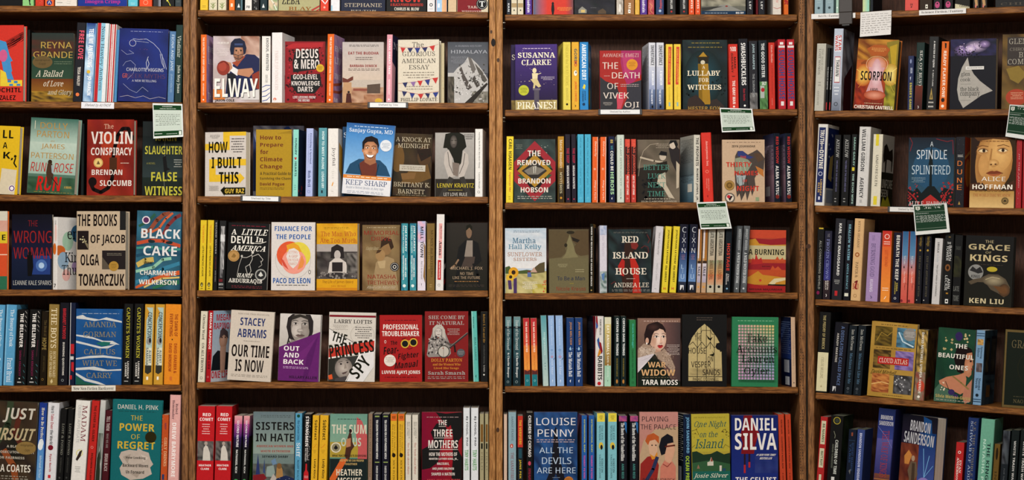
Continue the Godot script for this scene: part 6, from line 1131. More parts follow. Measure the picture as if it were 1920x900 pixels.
	F(1354.5, 1434, 262, "bfa58a", "peach face-out book with a large feathered wing and red capitals", [
		["l", 10, 3, 90, 6, 1, "8a7460"], ["t", "ZEYN JOUKHADAR", 22, 9, 78, 13.5, "2a221c", "b"], ["p", [30, 26, 36, 18, 48, 18, 60, 24, 72, 20, 82, 16, 92, 22, 100, 30, 98, 46, 96, 58, 84, 52, 76, 62, 78, 74, 70, 90, 66, 80, 58, 98, 54, 84, 44, 98, 40, 86, 34, 92, 30, 70, 28, 44], "4f463e"], ["p", [36, 19, 48, 18, 60, 25, 74, 28, 64, 31, 46, 28, 36, 26], "363f74"], ["p", [30, 30, 44, 28, 60, 32, 70, 38, 60, 50, 44, 56, 30, 50], "8a927c"], ["p", [32, 54, 46, 58, 56, 56, 50, 72, 40, 74, 34, 68], "9aa4a4"], ["p", [78, 42, 96, 48, 98, 60, 86, 54], "b4743a"], ["p", [74, 22, 90, 22, 98, 32, 84, 36], "5a4634"], ["k", [36, 60, 42, 90], 1, "2c2622"], ["k", [46, 60, 50, 90], 1, "2c2622"], ["k", [56, 56, 62, 84], 1, "2c2622"], ["k", [40, 34, 44, 50], 1, "b8c0a8"], ["k", [50, 34, 54, 50], 1, "b8c0a8"], ["t", "THE", 42, 26, 56, 30, "b84a38", "b"], ["t", "THIRTY", 8, 36, 68, 43.5, "bc3f30", "b"], ["t", "NAMES", 28, 50, 84, 57, "bc3f30", "b"], ["t", "OF", 48, 64, 58, 68, "bc3f30", "b"], ["t", "NIGHT", 34, 74, 86, 82, "bc3f30", "b"], ["e", 16, 73, 12, 0, "8a6a34"], ["o", 16, 73, 10, 0, 1, "c0a060"], ["o", 16, 73, 6, 0, 1.6, "5a4420"], ["e", 17, 93, 12, 0, "6a645c"], ["e", 17, 93, 9, 0, "d0c4b4"], ["p", [10, 90, 24, 90, 17, 98], "1c1a18"], ["e", 14, 91, 4, 0, "b8303c"], ["r", 78, 92, 86, 98, "8a9a78"]], {"d": 0.006, "th": 0.02})
	SS([[1452, 1464], [1473.5, 1485.5]], 250, "1c222c", ["dark navy spine with red capitals over white cracked capitals beside the feathered wing", "dark navy spine with red capitals over white cracked capitals against side panel"], [["v", "RED WIDOW", 5, 44, "b83a34", "b", 34, 80], ["v", "ALMA KATSU", 47, 90, "e0dcd8", "b", 24, 78], ["e", 50, 92, 34, 3, "7a2a24"]], {"turn": -7, "d": 0.008, "lean": -1, "back": [["g", 0, 0, 100, 60, "2c3450", "8a6a78"], ["g", 0, 60, 100, 100, "9a7a84", "6a5668"], ["l", 6, 16, 94, 64, 18, "c8b8c4"], ["r", 20, 76, 60, 90, "c8c4c4"]]})

	on(2, 3)
	F(947, 1024.5, 428, "b4c0cc", "face-out book with a sunflower meadow under a pale blue sky", [
		["g", 0, 0, 100, 62, "b0bfca", "d6d4d2"], ["n", 0, 4, 100, 30, 5, 5, "b0bec8", "cdd0d2"], ["n", 0, 66, 100, 100, 10, 8, "98905a", "c4b884"], ["p", [0, 60, 10, 58, 16, 64, 30, 66, 52, 64, 74, 66, 74, 70, 0, 70], "4a5a30"], ["p", [70, 70, 72, 60, 84, 54, 96, 52, 96, 68], "5a5034"], ["p", [60, 68, 70, 60, 78, 68], "b89a88"], ["e", 20, 68, 12, 8, "cf9a2e"], ["e", 20, 68, 5, 3.4, "3a2414"], ["e", 12, 76, 10, 6, "cfa83a"], ["e", 13, 75, 4, 2.6, "3a2414"], ["p", [6, 80, 14, 80, 16, 94, 8, 94], "4a3460"], ["p", [20, 78, 28, 76, 28, 100, 20, 100], "4a3460"], ["e", 58, 68, 4, 3, "6a3c34"], ["p", [54, 68, 62, 68, 64, 75, 54, 75], "5a6a98"], ["n", 66, 86, 100, 100, 5, 3, "a89a3c", "c8bc78"], ["l", 20, 3, 84, 8, 2, "8a9aa8"], ["t", "Martha", 18, 15, 74, 23, "3a6a84", "s"], ["t", "Hall Kelly", 8, 25, 88, 34, "3f7a94", "s"], ["t", "SUNFLOWER", 6, 37, 90, 43, "b08a74", "s"], ["t", "SISTERS", 20, 45.5, 76, 50, "b08a74", "s"], ["l", 42, 82, 78, 94, 6, "e4e0d0"], ["d", 92, 76, 100, 98, 8, 2, "c0603c"]], {"th": 0.022, "page": "e8e2d6"})
	F(1029.5, 1104, 430, "6c6448", "olive face-out book with two facing profiles and blue lettering", [
		["g", 0, 0, 100, 45, "5a5038", "6a6044"], ["p", [0, 2, 36, 2, 52, 10, 44, 20, 46, 26, 40, 30, 44, 36, 30, 44, 0, 46], "5a4c34"], ["p", [100, 2, 70, 2, 54, 8, 58, 18, 68, 24, 62, 28, 66, 38, 80, 42, 100, 40], "58492f"], ["p", [52, 8, 44, 22, 46, 30, 40, 40, 32, 46, 74, 44, 66, 36, 62, 26, 56, 16], "7c7454"], ["p", [56, 12, 78, 17, 72, 21, 60, 18], "241e18"], ["e", 42, 25, 4, 3, "2c241c"], ["e", 54, 5, 10, 2.6, "2c241c"], ["l", 22, 54, 46, 62, 3, "a8a07c"], ["l", 66, 62, 88, 68, 2, "a8a07c"], ["t", "To Be a Man", 20, 74, 90, 80, "24304a", "r"], ["l", 52, 84, 62, 86, 1, "a89a34"], ["t", "Nicole Krauss", 18, 90, 92, 96, "8a3f2c", "r"]], {"d": 0.012, "spine": [["r", 0, 0, 100, 100, "b8a828"]]})
	S(1105.5, 1112, 420, "171512", "thin black spine with white capitals and gold-edged cover", [["v", "WHEN THE RECKONING OF ROAN BY HEROES", 4, 90, "d8d4cc", "b", 26, 78], ["e", 50, 96, 26, 0, "b89a5c"]], {"lean": 1, "turn": 6, "front": [["r", 0, 0, 14, 100, "b08a44"], ["r", 14, 0, 100, 100, "1a150f"], ["r", 14, 0, 100, 5, "b08a44"]]})
	S(1124.5, 1138.5, 423, "c8c4cc", "misty white-lilac spine with leaves at its foot", [["n", 0, 0, 100, 14, 3, 4, "8a9ab8", "d0d0d8"], ["v", "The Winter", 12, 46, "b4aab8", "s", 36, 66], ["n", 0, 68, 100, 100, 3, 8, "3a5a50", "c0c8c8"], ["p", [20, 72, 70, 70, 60, 82, 30, 80], "5a7aa4"]], {})
	F(1140.5, 1221.5, 430, "1f2528", "dark face-out book with a woman in a scarlet wrap among foliage", [
		["n", 0, 0, 100, 100, 9, 12, "141819", "2c3c3e"], ["k", [76, 30, 84, 26, 92, 28, 94, 36, 86, 38], 2, "5a2824"], ["k", [90, 8, 96, 16, 92, 22], 2, "5a2824"], ["k", [6, 86, 14, 82, 20, 88], 2, "5a2824"], ["p", [38, 22, 64, 18, 70, 24, 68, 30, 58, 34, 50, 44, 40, 42, 36, 36], "33201c"], ["p", [52, 22, 66, 20, 70, 26, 64, 32, 54, 30], "7a2a24"], ["p", [36, 44, 50, 42, 60, 46, 66, 70, 60, 100, 34, 100, 30, 70], "3a1f1a"], ["p", [22, 58, 32, 46, 38, 50, 36, 74, 28, 72], "a8261f"], ["p", [50, 46, 60, 44, 70, 58, 72, 84, 76, 100, 56, 100, 58, 76, 52, 60], "b02a22"], ["l", 12, 4, 92, 6.5, 2, "6a6a62"], ["t", "RED", 31, 11, 70, 21, "d8cfbe", "S"], ["t", "ISLAND", 10, 36, 92, 46, "d8cfbe", "S"], ["t", "HOUSE", 16, 61, 88, 71, "d8cfbe", "S"], ["l", 42, 76.5, 62, 79, 1, "b8b0a4"], ["t", "ANDREA LEE", 12, 84, 94, 91, "d8cfbe", "s"], ["l", 8, 94, 96, 98, 2, "8a8880"]], {"d": 0.006})
	S(1221.5, 1236, 425, "c8c4c6", "leaning white spine with thin grey serif lettering", [["v", "The Anomaly", 9, 43, "4a4848", "s", 36, 64], ["v", "Hervé Le Tellier", 56, 82, "9a9898", "s", 40, 60], ["l", 34, 92, 54, 96, 1, "a8a6a6"]], {"lean": 9})
	SS([[1240, 1252], [1255, 1267.5]], 425, "d6c23a", ["leaning yellow spine with spaced black capitals and orange foot mark beside white spine", "leaning yellow spine with spaced black capitals and orange foot mark beside navy-to-blue spine"], [["v", "JONATHAN LETHEM", 5, 56, "1c1a10", "b", 36, 70], ["v", "the ARREST", 59, 84, "1c1a10", "b", 36, 70], ["t", "H", 26, 92, 64, 95.5, "b8482c"]], {"lean": 8.5})
	SS([[1270.5, 1286], [1289, 1304]], 421, "1c2436", ["leaning navy-to-blue spine with thin silver letters set upright beside yellow spine", "leaning navy-to-blue spine with thin silver letters set upright beside striped spine"], [["g", 0, 0, 100, 40, "171c26", "1f2840"], ["g", 0, 40, 100, 84, "22325c", "6a8cb8"], ["g", 0, 84, 100, 100, "2a3348", "14181f"], ["t", "C", 26, 4, 80, 12, "b8bcc0", "r"], ["t", "I", 46, 14, 56, 19, "b8bcc0", "r"], ["t", "X", 26, 20, 80, 27, "b8bcc0", "r"], ["t", "I", 46, 29, 56, 33, "b8bcc0", "r"], ["t", "N", 28, 35, 78, 42, "b8bcc0", "r"], ["l", 26, 44, 74, 55, 4, "a87a88"], ["t", "L", 30, 59, 66, 65, "a8c0d8", "r"], ["t", "I", 46, 66, 56, 71, "a8c0d8", "r"], ["t", "U", 28, 73, 74, 80, "a8c0d8", "r"], ["r", 24, 89, 72, 96, "d8d8d8"], ["p", [36, 96, 58, 90, 66, 96], "14181c"]], {"lean": 5.5})
	SS([[1305, 1313], [1314.5, 1323.5]], 430, "b89878", ["leaning narrow spine of brown and white stripes with gold dot beside navy-to-blue spine", "leaning narrow spine of brown and white stripes with gold dot beside rust spine"], [["g", 0, 0, 40, 46, "c8c4cc", "d0c8c4"], ["g", 40, 0, 100, 50, "8a5a28", "a87434"], ["r", 0, 50, 100, 54, "3a2418"], ["g", 0, 54, 100, 84, "c8c0c4", "a8a0b0"], ["v", "TALE", 58, 74, "2a2430", "b", 20, 80], ["e", 46, 91, 24, 0, "d0923a"]], {"lean": 5})
	SS([[1325, 1338.5], [1341, 1355]], 428, "b8b09a", ["leaning grey and rust spine with black condensed capitals beside a striped spine", "leaning grey and rust spine with black condensed capitals beside the red-capitals spine"], [["g", 0, 0, 100, 50, "a8a89c", "b8a890"], ["g", 0, 50, 100, 72, "8a9474", "c08a58"], ["g", 0, 72, 100, 88, "c8764a", "c0a080"], ["v", "LATE ARGENTINA", 6, 43, "3a342c", "b", 24, 80], ["v", "DANIEL LOEDEL", 50, 80, "6a4a30", "b", 28, 78], ["e", 46, 91, 20, 0, "1c1a16"]], {"lean": 4.5})
	S(1357, 1369, 425, "1b2025", "leaning black spine with heavy red capitals under the card", [["v", "HOSTAGE", 26, 67, "c44030", "b", 24, 76], ["v", "Clare", 72, 83, "d8d4d0", "S", 52, 74], ["v", "Mackintosh", 71, 88, "d8d4d0", "S", 22, 44], ["e", 46, 94, 16, 0, "8ab0c8"]], {"lean": 5, "front": [["g", 0, 0, 100, 100, "2c4a58", "1c2a30"]]})
	SS([[1376, 1386], [1388, 1400]], 424, "55585a", ["leaning grey spine with silver outlined capitals beside the red-capitals black spine", "leaning grey spine with silver outlined capitals beside the yellow flames book"], [["n", 0, 0, 100, 100, 2, 14, "3c3f42", "6a6e70"], ["v", "BRIDGET MADDEN", 5, 36, "a8acac", "b", 30, 72], ["v", "A WILD WINTER DUSK", 40, 86, "d0d4d4", "S", 26, 76], ["e", 46, 94, 16, 0, "c8cccc"]], {"lean": 7.5})
	F(1401.5, 1472.5, 432, "a8452a", "red and orange face-out book with yellow flames and a black capital line", [
		["r", 0, 0, 100, 13, "b8482c"], ["p", [0, 13, 60, 15, 100, 12, 100, 24, 30, 24, 0, 22], "8f1f24"], ["p", [0, 16, 20, 14, 30, 22, 60, 24, 100, 23, 100, 26, 0, 26], "b8862c"], ["r", 0, 25, 100, 48, "b8ac84"], ["t", "A BURNING", 2, 31, 95, 40, "1c1812", "b"], ["r", 0, 47, 100, 55, "b04a28"], ["r", 0, 53, 100, 64, "8f1f24"], ["p", [8, 56, 14, 44, 18, 50, 22, 38, 28, 48, 36, 44, 40, 54], "a82a24"], ["p", [70, 50, 78, 42, 84, 48, 92, 44, 96, 50], "b8522c"], ["l", 38, 57, 60, 60, 1, "2a120f"], ["p", [60, 64, 66, 57, 72, 62, 80, 58, 90, 64], "b8522c"], ["r", 0, 64, 100, 74, "b04c28"], ["p", [8, 74, 18, 70, 28, 66, 40, 72, 100, 76, 100, 88, 0, 88, 0, 76], "b8842a"], ["p", [56, 86, 70, 78, 100, 76, 100, 80, 76, 84, 70, 88], "c8bc94"], ["e", 34, 81, 3.4, 2, "b8402a"], ["r", 54, 87, 100, 89.5, "1c1612"], ["p", [0, 86, 20, 88, 40, 90, 60, 89, 100, 90, 100, 100, 0, 100], "961f22"], ["t", "MEGHA MAJUMDAR", 6, 94, 92, 98, "2a0f0f", "b"]], {"lean": 2, "d": 0.012, "th": 0.03, "turn": 8, "page": "a88a2c"})

	on(2, 4)
	SS([[946.5, 959], [962, 976]], 594, "26444c", ["dark teal spine with white italic script lettering against the side panel", "dark teal spine with white italic script lettering beside red-to-teal spine"], [["r", 0, 0, 100, 14, "6a8a8c"], ["r", 0, 14, 100, 17, "14242a"], ["n", 0, 17, 100, 60, 3, 8, "1f3c44", "3f5f64"], ["g", 0, 60, 100, 100, "1d3a42", "162a32"], ["v", "Diana of the Drowned", 5, 48, "c8d0cc", "si", 30, 74], ["v", "& Charlie Hooper", 52, 88, "dce0dc", "Si", 30, 70], ["o", 46, 94, 20, 0, 6, "8a9a9a"]])
	SS([[983, 995], [997, 1009]], 597, "d06a34", ["spine blending red, orange and teal with white capitals beside dark teal spine", "spine blending red, orange and teal with white capitals beside pale teal spine"], [["g", 0, 0, 100, 40, "b02c38", "c8503a"], ["g", 0, 40, 100, 76, "d2763a", "e09a48"], ["p", [0, 76, 60, 78, 100, 76, 100, 84, 0, 84], "5a2c2c"], ["r", 0, 83, 100, 100, "1f747c"], ["v", "THE BAR HARLIN BISTRO", 5, 50, "f0e0d0", "b", 36, 66], ["v", "JESS M. WALTERS", 54, 76, "b8642c", "r", 40, 62], ["o", 50, 92, 18, 0, 6, "8ac0c0"]], {"lean": -3})
	S(1018, 1029, 592, "8ab0b0", "pale teal spine with large soft white lettering", [["g", 0, 0, 100, 40, "5a98a0", "8ab4b4"], ["g", 0, 40, 100, 100, "8ab0b0", "b4c4be"], ["v", "migrations", 24, 56, "c4dcd8", "r", 26, 80], ["l", 36, 66, 66, 78, 3, "6a9090"]], {"lean": -5})
	SS([[1030.5, 1042], [1044.5, 1058]], 592, "93b0d4", ["powder blue spine with three small coloured rings beside pale teal spine", "powder blue spine with three small coloured rings beside a navy blue spine"], [["v", "The Imagination", 5, 42, "c4d4e8", "s", 36, 64], ["o", 50, 49, 18, 0, 7, "5a84b0"], ["o", 50, 54, 18, 0, 7, "8aa0c0"], ["o", 50, 58.5, 20, 0, 7, "c8645a"], ["v", "Del Mar", 62, 84, "d0dcec", "s", 36, 68], ["p", [44, 91, 56, 91, 50, 96], "e8eef4"], ["k", [78, 63, 96, 60], 8, "22303c"]], {"lean": -3.5})
	SS([[1062.5, 1077], [1078.5, 1093]], 596, "1f3f70", ["navy blue spine with orange capitals and white script beside powder blue spine", "navy blue spine with orange capitals and white script beside the ink-splashed spine"], [["v", "JEAN MELTZER", 6, 40, "b8864c", "b", 38, 72], ["p", [34, 46, 50, 42, 66, 46, 50, 48], "9ac0d8"], ["d", 10, 42, 90, 48, 4, 4, "d8e0e8"], ["v", "The Matzah Ball", 50, 86, "dce0e4", "Si", 26, 74], ["p", [38, 92, 56, 90, 50, 95], "dce0e4"]], {"lean": -1})
	S(1116, 1132, 593, "d4d0cc", "white spine with blue, red and orange ink splashes and big black word", [["p", [0, 0, 20, 0, 30, 14, 10, 18, 0, 30], "8a1f2c"], ["p", [0, 8, 30, 14, 20, 18, 0, 16], "3a5a9a"], ["v", "TERRY MILES", 4, 27, "33332f", "b", 50, 72], ["p", [16, 34, 40, 30, 60, 44, 90, 50, 84, 54, 50, 48, 30, 42], "2c5a94"], ["p", [40, 36, 70, 38, 92, 50, 70, 54, 54, 46], "8a1f2c"], ["p", [46, 46, 72, 52, 50, 56, 20, 58], "c8862c"], ["v", "RABBITS", 57, 91, "1a1a18", "b", 28, 84], ["e", 46, 96, 24, 0, "b8282c"]], {"turn": -9, "d": 0.006, "back": [["r", 0, 0, 100, 100, "23222a"], ["l", 10, 8, 90, 64, 20, "55545c"], ["p", [70, 0, 100, 0, 100, 100, 84, 90, 90, 40], "7a1c28"]]})
	S(1133, 1146, 595, "b8c8b0", "spine banded cream, gold and pale green with white capitals", [["r", 0, 0, 100, 10, "d0ccb0"], ["g", 0, 10, 100, 70, "c8b878", "8a682c"], ["g", 0, 70, 100, 100, "9ac0a8", "a8ccb4"], ["v", "EAT ANIMALS", 12, 54, "ece8d4", "b", 30, 72], ["v", "FAYE H", 56, 70, "dcd8c4", "b", 36, 66], ["v", "JOHNSON", 72, 86, "d8e4d8", "r", 36, 64], ["p", [46, 91, 56, 91, 51, 94], "22302a"]])
	SS([[1151.5, 1162], [1163.5, 1174]], 593, "1c2424", ["black-green spine with bold white capitals and gold flame mark beside banded spine", "black-green spine with bold white capitals and gold flame mark beside green spine"], [["v", "CERTAIN DARK THINGS", 3, 56, "e4e8e4", "b", 34, 78], ["v", "SILVIA MORENO-GARCIA", 60, 86, "8a7a34", "b", 38, 66], ["e", 50, 93, 20, 3, "b8803c"]])
	S(1180.5, 1193, 600, "2f7a4a", "green spine with turquoise and yellow-green lettering", [["v", "Onesie McHuggin", 6, 42, "5ac8c0", "r", 36, 70], ["v", "Death in Her Hands", 45, 88, "183a20", "r", 34, 66], ["o", 48, 94, 18, 0, 6, "1f5030"]], {"lean": -1})
	F(1195, 1275.5, 597, "6e5450", "face-out book with a red-lipped woman in a fur collar and white cape", [
		["g", 0, 0, 100, 100, "85675a", "3a302e"], ["gh", 60, 6, 100, 100, "6e524c", "443838"], ["l", 14, 3, 94, 5.5, 1, "c8b0a4"], ["p", [34, 42, 54, 46, 54, 60, 32, 58], "b8937c"], ["p", [26, 30, 28, 16, 40, 10, 56, 12, 66, 20, 67, 32, 62, 42, 54, 47, 44, 44, 32, 38], "c8a48e"], ["b", 50, 30, 17, 17, "e8d2c2", "c8a48e"], ["b", 36, 32, 8, 10, "b8917a", "c8a48e"],
		["p", [16, 34, 15, 24, 20, 13, 32, 7, 46, 5, 58, 9, 65, 16, 66, 23, 60, 17, 50, 15, 40, 18, 34, 25, 30, 36, 24, 40], "271816"], ["b", 36, 13, 16, 6, "4a302a", "271816"], ["e", 22, 33, 4, 4.6, "c49c86"], ["e", 21, 37, 1.6, 1.6, "e8e0d8"], ["k", [37, 23.6, 43, 22, 49, 23.4], 1, "2c1a16"], ["k", [56, 23, 61, 22, 66, 24], 1, "2c1a16"], ["p", [38, 27.4, 43, 25.6, 49, 27.2, 44, 28.6], "e8e0d8"], ["p", [56, 27, 60, 25.6, 65, 27.4, 60, 28.4], "e8e0d8"], ["e", 44, 27, 2, 1.4, "241c1c"], ["e", 60.6, 27, 2, 1.4, "241c1c"], ["k", [37, 27, 43, 25.2, 50, 27], 0.8, "17100f"], ["k", [55, 27, 60, 25.2, 66, 27], 0.8, "17100f"], ["p", [53, 27, 55, 27, 58, 35, 54, 36.4, 52, 35.6], "d4b09a"], ["k", [51, 36.4, 54, 37, 58, 36], 0.7, "9a705e"], ["p", [45, 40.4, 50, 38.8, 53, 39.4, 56, 38.8, 60, 40, 53, 41], "8f1a1e"], ["p", [46, 40.8, 53, 41.2, 60, 40.4, 55, 43.4, 50, 43.6], "b4262a"],
		["p", [0, 46, 14, 37, 30, 40, 42, 50, 56, 48, 62, 44, 76, 54, 88, 72, 84, 80, 62, 66, 50, 60, 20, 57, 0, 62], "a08a78"], ["n", 2, 44, 40, 56, 9, 5, "8a7464", "c4b2a0"], ["d", 2, 42, 42, 58, 60, 1.4, "c8b8a8"], ["d", 58, 50, 84, 76, 40, 1.4, "b8a490"], ["d", 58, 50, 84, 76, 30, 1.2, "7a6658"], ["p", [0, 58, 36, 52, 42, 58, 0, 84], "c8c0c4"], ["k", [10, 62, 32, 56], 1, "b0a8ae"], ["k", [4, 74, 36, 57], 1, "dcd6d8"], ["p", [40, 52, 78, 90, 100, 92, 100, 100, 0, 100, 0, 80], "1c1d1c"], ["l", 68, 38, 98, 58, 8, "c8b8b0"], ["t", "THE", 34, 55, 48, 60, "4a3a2c", "r"], ["t", "WAR", 24, 64, 66, 72, "d0a878", "b"], ["t", "WIDOW", 8, 75, 88, 84, "d0a878", "b"], ["l", 10, 86, 90, 87.5, 1, "8a7a60"], ["t", "TARA MOSS", 10, 90, 94, 97.5, "e4e0d8", "b"]], {"th": 0.018})
	F(1278.5, 1362.5, 590, "1c1717", "black face-out book with a cream arched window and perched crows", [
		["p", [14, 92, 14, 44, 22, 32, 36, 20, 50, 13, 64, 20, 78, 32, 88, 44, 90, 92], "b8a878"], ["n", 16, 74, 88, 84, 8, 3, "8a7c58", "b4a474"], ["k", [34, 92, 34, 24], 1.2, "1c1717"], ["k", [54, 92, 54, 14], 1.2, "1c1717"], ["k", [72, 92, 72, 28], 1.2, "1c1717"], ["k", [42, 48, 42, 17], 1.0, "1c1717"], ["k", [63, 48, 63, 19], 1.0, "1c1717"], ["k", [16, 42, 24, 38, 34, 46, 44, 38, 54, 46, 63, 38, 72, 46, 86, 40], 1.2, "1c1717"], ["k", [22, 28, 42, 26, 44, 22, 64, 22, 66, 27, 80, 28], 1.0, "1c1717"], ["p", [54, 28, 62, 33, 68, 31, 64, 36, 58, 34], "17130f"], ["e", 84, 44, 9, 5, "14161a"], ["p", [76, 40, 92, 38, 98, 46, 86, 52], "14161a"], ["p", [60, 56, 70, 54, 66, 50, 72, 54, 70, 58], "17130f"], ["l", 32, 3, 68, 9, 2, "5a5048"], ["t", "THE", 28, 29, 43, 36, "1f1a15", "r"], ["t", "HOUSE", 14, 46, 53, 54, "1f1a15", "r"], ["t", "ON", 57, 58, 69, 65, "1f1a15", "r"], ["t", "VESPER", 20, 65, 64, 73, "1f1a15", "r"], ["t", "SANDS", 46, 76, 84, 84, "1f1a15", "r"], ["r", 14, 85.4, 90, 86.2, "1c1717"], ["t", "PARAIC O'DONNELL", 24, 87.5, 82, 91.5, "33281c", "r"]], {"th": 0.02})
	F(1371.5, 1458.5, 595, "2f7a54", "green face-out book with an iridescent grid of small squares", [
		["l", 12, 4, 90, 7, 1, "7ab08a"]] + grid_squares() + [["t", "Fake", 32, 24, 74, 36, "17161a", "s"], ["t", "Accounts", 8, 40, 96, 51, "17161a", "s"], ["t", "Lauren", 20, 54, 90, 65, "17161a", "s"], ["t", "Oyler", 26, 72, 80, 85, "17161a", "s"]], {"lean": 1, "spine": [["r", 0, 0, 100, 100, "2a7048"]]})
	S(1484.5, 1493, 595, "c4a88c", "slim flesh-toned spine beside a navy printed back cover", [["v", "COUNTERNARRATIVES", 20, 70, "8a7460", "r", 36, 62], ["e", 50, 94, 14, 0, "1c1814"]], {"turn": -6, "lean": -2, "d": 0.01, "back": [["g", 0, 0, 100, 60, "16203a", "24407a"], ["l", 6, 6, 94, 54, 16, "6a7a9a"], ["g", 0, 60, 100, 100, "1c2c54", "141c34"], ["r", 30, 62, 80, 80, "b8bcc4"], ["r", 40, 86, 80, 98, "c8ccd0"]]})

	on(2, 5)
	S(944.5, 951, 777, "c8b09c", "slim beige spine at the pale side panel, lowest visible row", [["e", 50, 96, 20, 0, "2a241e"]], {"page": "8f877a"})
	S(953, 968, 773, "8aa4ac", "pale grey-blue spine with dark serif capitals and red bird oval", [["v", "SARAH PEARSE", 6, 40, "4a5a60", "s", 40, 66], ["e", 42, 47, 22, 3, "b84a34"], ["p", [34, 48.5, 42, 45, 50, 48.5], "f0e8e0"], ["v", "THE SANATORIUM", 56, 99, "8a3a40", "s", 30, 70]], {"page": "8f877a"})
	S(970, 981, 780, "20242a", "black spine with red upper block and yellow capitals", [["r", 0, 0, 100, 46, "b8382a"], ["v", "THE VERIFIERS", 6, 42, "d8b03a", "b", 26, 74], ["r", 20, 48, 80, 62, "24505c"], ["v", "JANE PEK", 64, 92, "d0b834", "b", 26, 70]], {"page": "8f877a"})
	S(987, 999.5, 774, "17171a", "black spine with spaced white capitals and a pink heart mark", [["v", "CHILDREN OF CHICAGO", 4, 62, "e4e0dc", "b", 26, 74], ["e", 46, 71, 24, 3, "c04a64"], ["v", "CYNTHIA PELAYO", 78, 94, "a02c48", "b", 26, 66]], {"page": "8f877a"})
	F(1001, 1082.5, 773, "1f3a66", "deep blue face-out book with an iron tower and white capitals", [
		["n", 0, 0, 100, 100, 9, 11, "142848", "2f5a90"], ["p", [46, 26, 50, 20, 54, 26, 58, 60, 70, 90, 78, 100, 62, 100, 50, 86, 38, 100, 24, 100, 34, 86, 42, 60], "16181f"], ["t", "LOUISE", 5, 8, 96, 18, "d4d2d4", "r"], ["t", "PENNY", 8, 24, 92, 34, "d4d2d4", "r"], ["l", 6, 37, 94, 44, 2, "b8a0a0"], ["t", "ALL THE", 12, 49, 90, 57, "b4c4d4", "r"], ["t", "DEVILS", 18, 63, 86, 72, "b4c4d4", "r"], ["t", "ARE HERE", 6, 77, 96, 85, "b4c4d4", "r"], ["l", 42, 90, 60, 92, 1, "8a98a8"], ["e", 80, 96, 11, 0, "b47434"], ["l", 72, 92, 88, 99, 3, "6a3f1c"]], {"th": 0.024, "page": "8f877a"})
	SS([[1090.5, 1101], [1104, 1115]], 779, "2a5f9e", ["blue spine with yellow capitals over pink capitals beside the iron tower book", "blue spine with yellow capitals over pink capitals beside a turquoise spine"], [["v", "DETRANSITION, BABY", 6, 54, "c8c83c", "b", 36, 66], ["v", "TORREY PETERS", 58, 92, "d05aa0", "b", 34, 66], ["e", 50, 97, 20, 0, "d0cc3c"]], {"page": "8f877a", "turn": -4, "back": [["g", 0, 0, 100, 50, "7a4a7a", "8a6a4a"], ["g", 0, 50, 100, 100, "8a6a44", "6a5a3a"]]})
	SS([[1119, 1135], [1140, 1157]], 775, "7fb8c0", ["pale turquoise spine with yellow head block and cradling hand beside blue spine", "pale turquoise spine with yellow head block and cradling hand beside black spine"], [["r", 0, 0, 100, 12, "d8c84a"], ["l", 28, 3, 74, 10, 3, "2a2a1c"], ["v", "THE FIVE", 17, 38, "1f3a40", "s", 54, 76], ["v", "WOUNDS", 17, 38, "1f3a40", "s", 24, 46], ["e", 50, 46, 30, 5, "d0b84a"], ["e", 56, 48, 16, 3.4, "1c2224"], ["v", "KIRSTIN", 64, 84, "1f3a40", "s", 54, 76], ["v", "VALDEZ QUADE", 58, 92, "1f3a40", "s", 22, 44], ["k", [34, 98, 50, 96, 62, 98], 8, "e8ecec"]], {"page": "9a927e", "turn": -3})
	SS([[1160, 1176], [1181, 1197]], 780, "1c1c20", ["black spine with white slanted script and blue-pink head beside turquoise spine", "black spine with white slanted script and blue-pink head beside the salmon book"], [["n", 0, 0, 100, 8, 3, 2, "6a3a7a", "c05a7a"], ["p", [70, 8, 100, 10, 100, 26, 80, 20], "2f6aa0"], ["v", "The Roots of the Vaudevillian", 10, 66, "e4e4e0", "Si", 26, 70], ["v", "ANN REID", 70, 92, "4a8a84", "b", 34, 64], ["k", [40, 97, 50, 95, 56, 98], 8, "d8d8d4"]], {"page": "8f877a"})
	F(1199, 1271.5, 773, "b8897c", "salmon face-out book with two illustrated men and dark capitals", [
		["g", 0, 0, 100, 100, "b8857c", "a87a68"], ["p", [10, 40, 40, 24, 100, 20, 100, 100, 0, 100, 0, 60], "b49a7c"], ["t", "PLAYING", 6, 6, 74, 13, "33262a", "r"], ["t", "THE PALACE", 2, 17, 95, 24, "33262a", "r"], ["p", [0, 100, 2, 72, 20, 62, 40, 60, 50, 74, 44, 100], "8f2a24"], ["p", [26, 58, 46, 56, 46, 64, 32, 66], "c8862c"], ["p", [20, 38, 34, 36, 46, 40, 46, 54, 38, 62, 26, 58], "c8a488"], ["p", [14, 40, 20, 32, 36, 29, 50, 34, 50, 44, 40, 38, 26, 40, 22, 46], "b05a2c"], ["e", 32, 46, 2, 1, "33302c"], ["e", 42, 46, 2, 1, "33302c"], ["p", [52, 100, 54, 76, 66, 66, 84, 68, 94, 76, 94, 100], "c07a68"], ["p", [62, 46, 84, 40, 92, 52, 88, 62, 80, 72, 66, 68], "c89c80"], ["p", [50, 48, 56, 36, 72, 30, 86, 34, 88, 42, 72, 44, 66, 58, 56, 60], "1c1a1e"], ["k", [66, 48, 92, 46], 4, "5a1f1c"], ["k", [46, 62, 34, 80, 14, 98], 9, "2c3456"], ["k", [60, 72, 72, 76, 82, 70], 2, "8a3a34"], ["t", "PAUL RUDNICK", 8, 92, 92, 96.5, "33262a", "r"]], {"th": 0.02, "page": "b89088"})
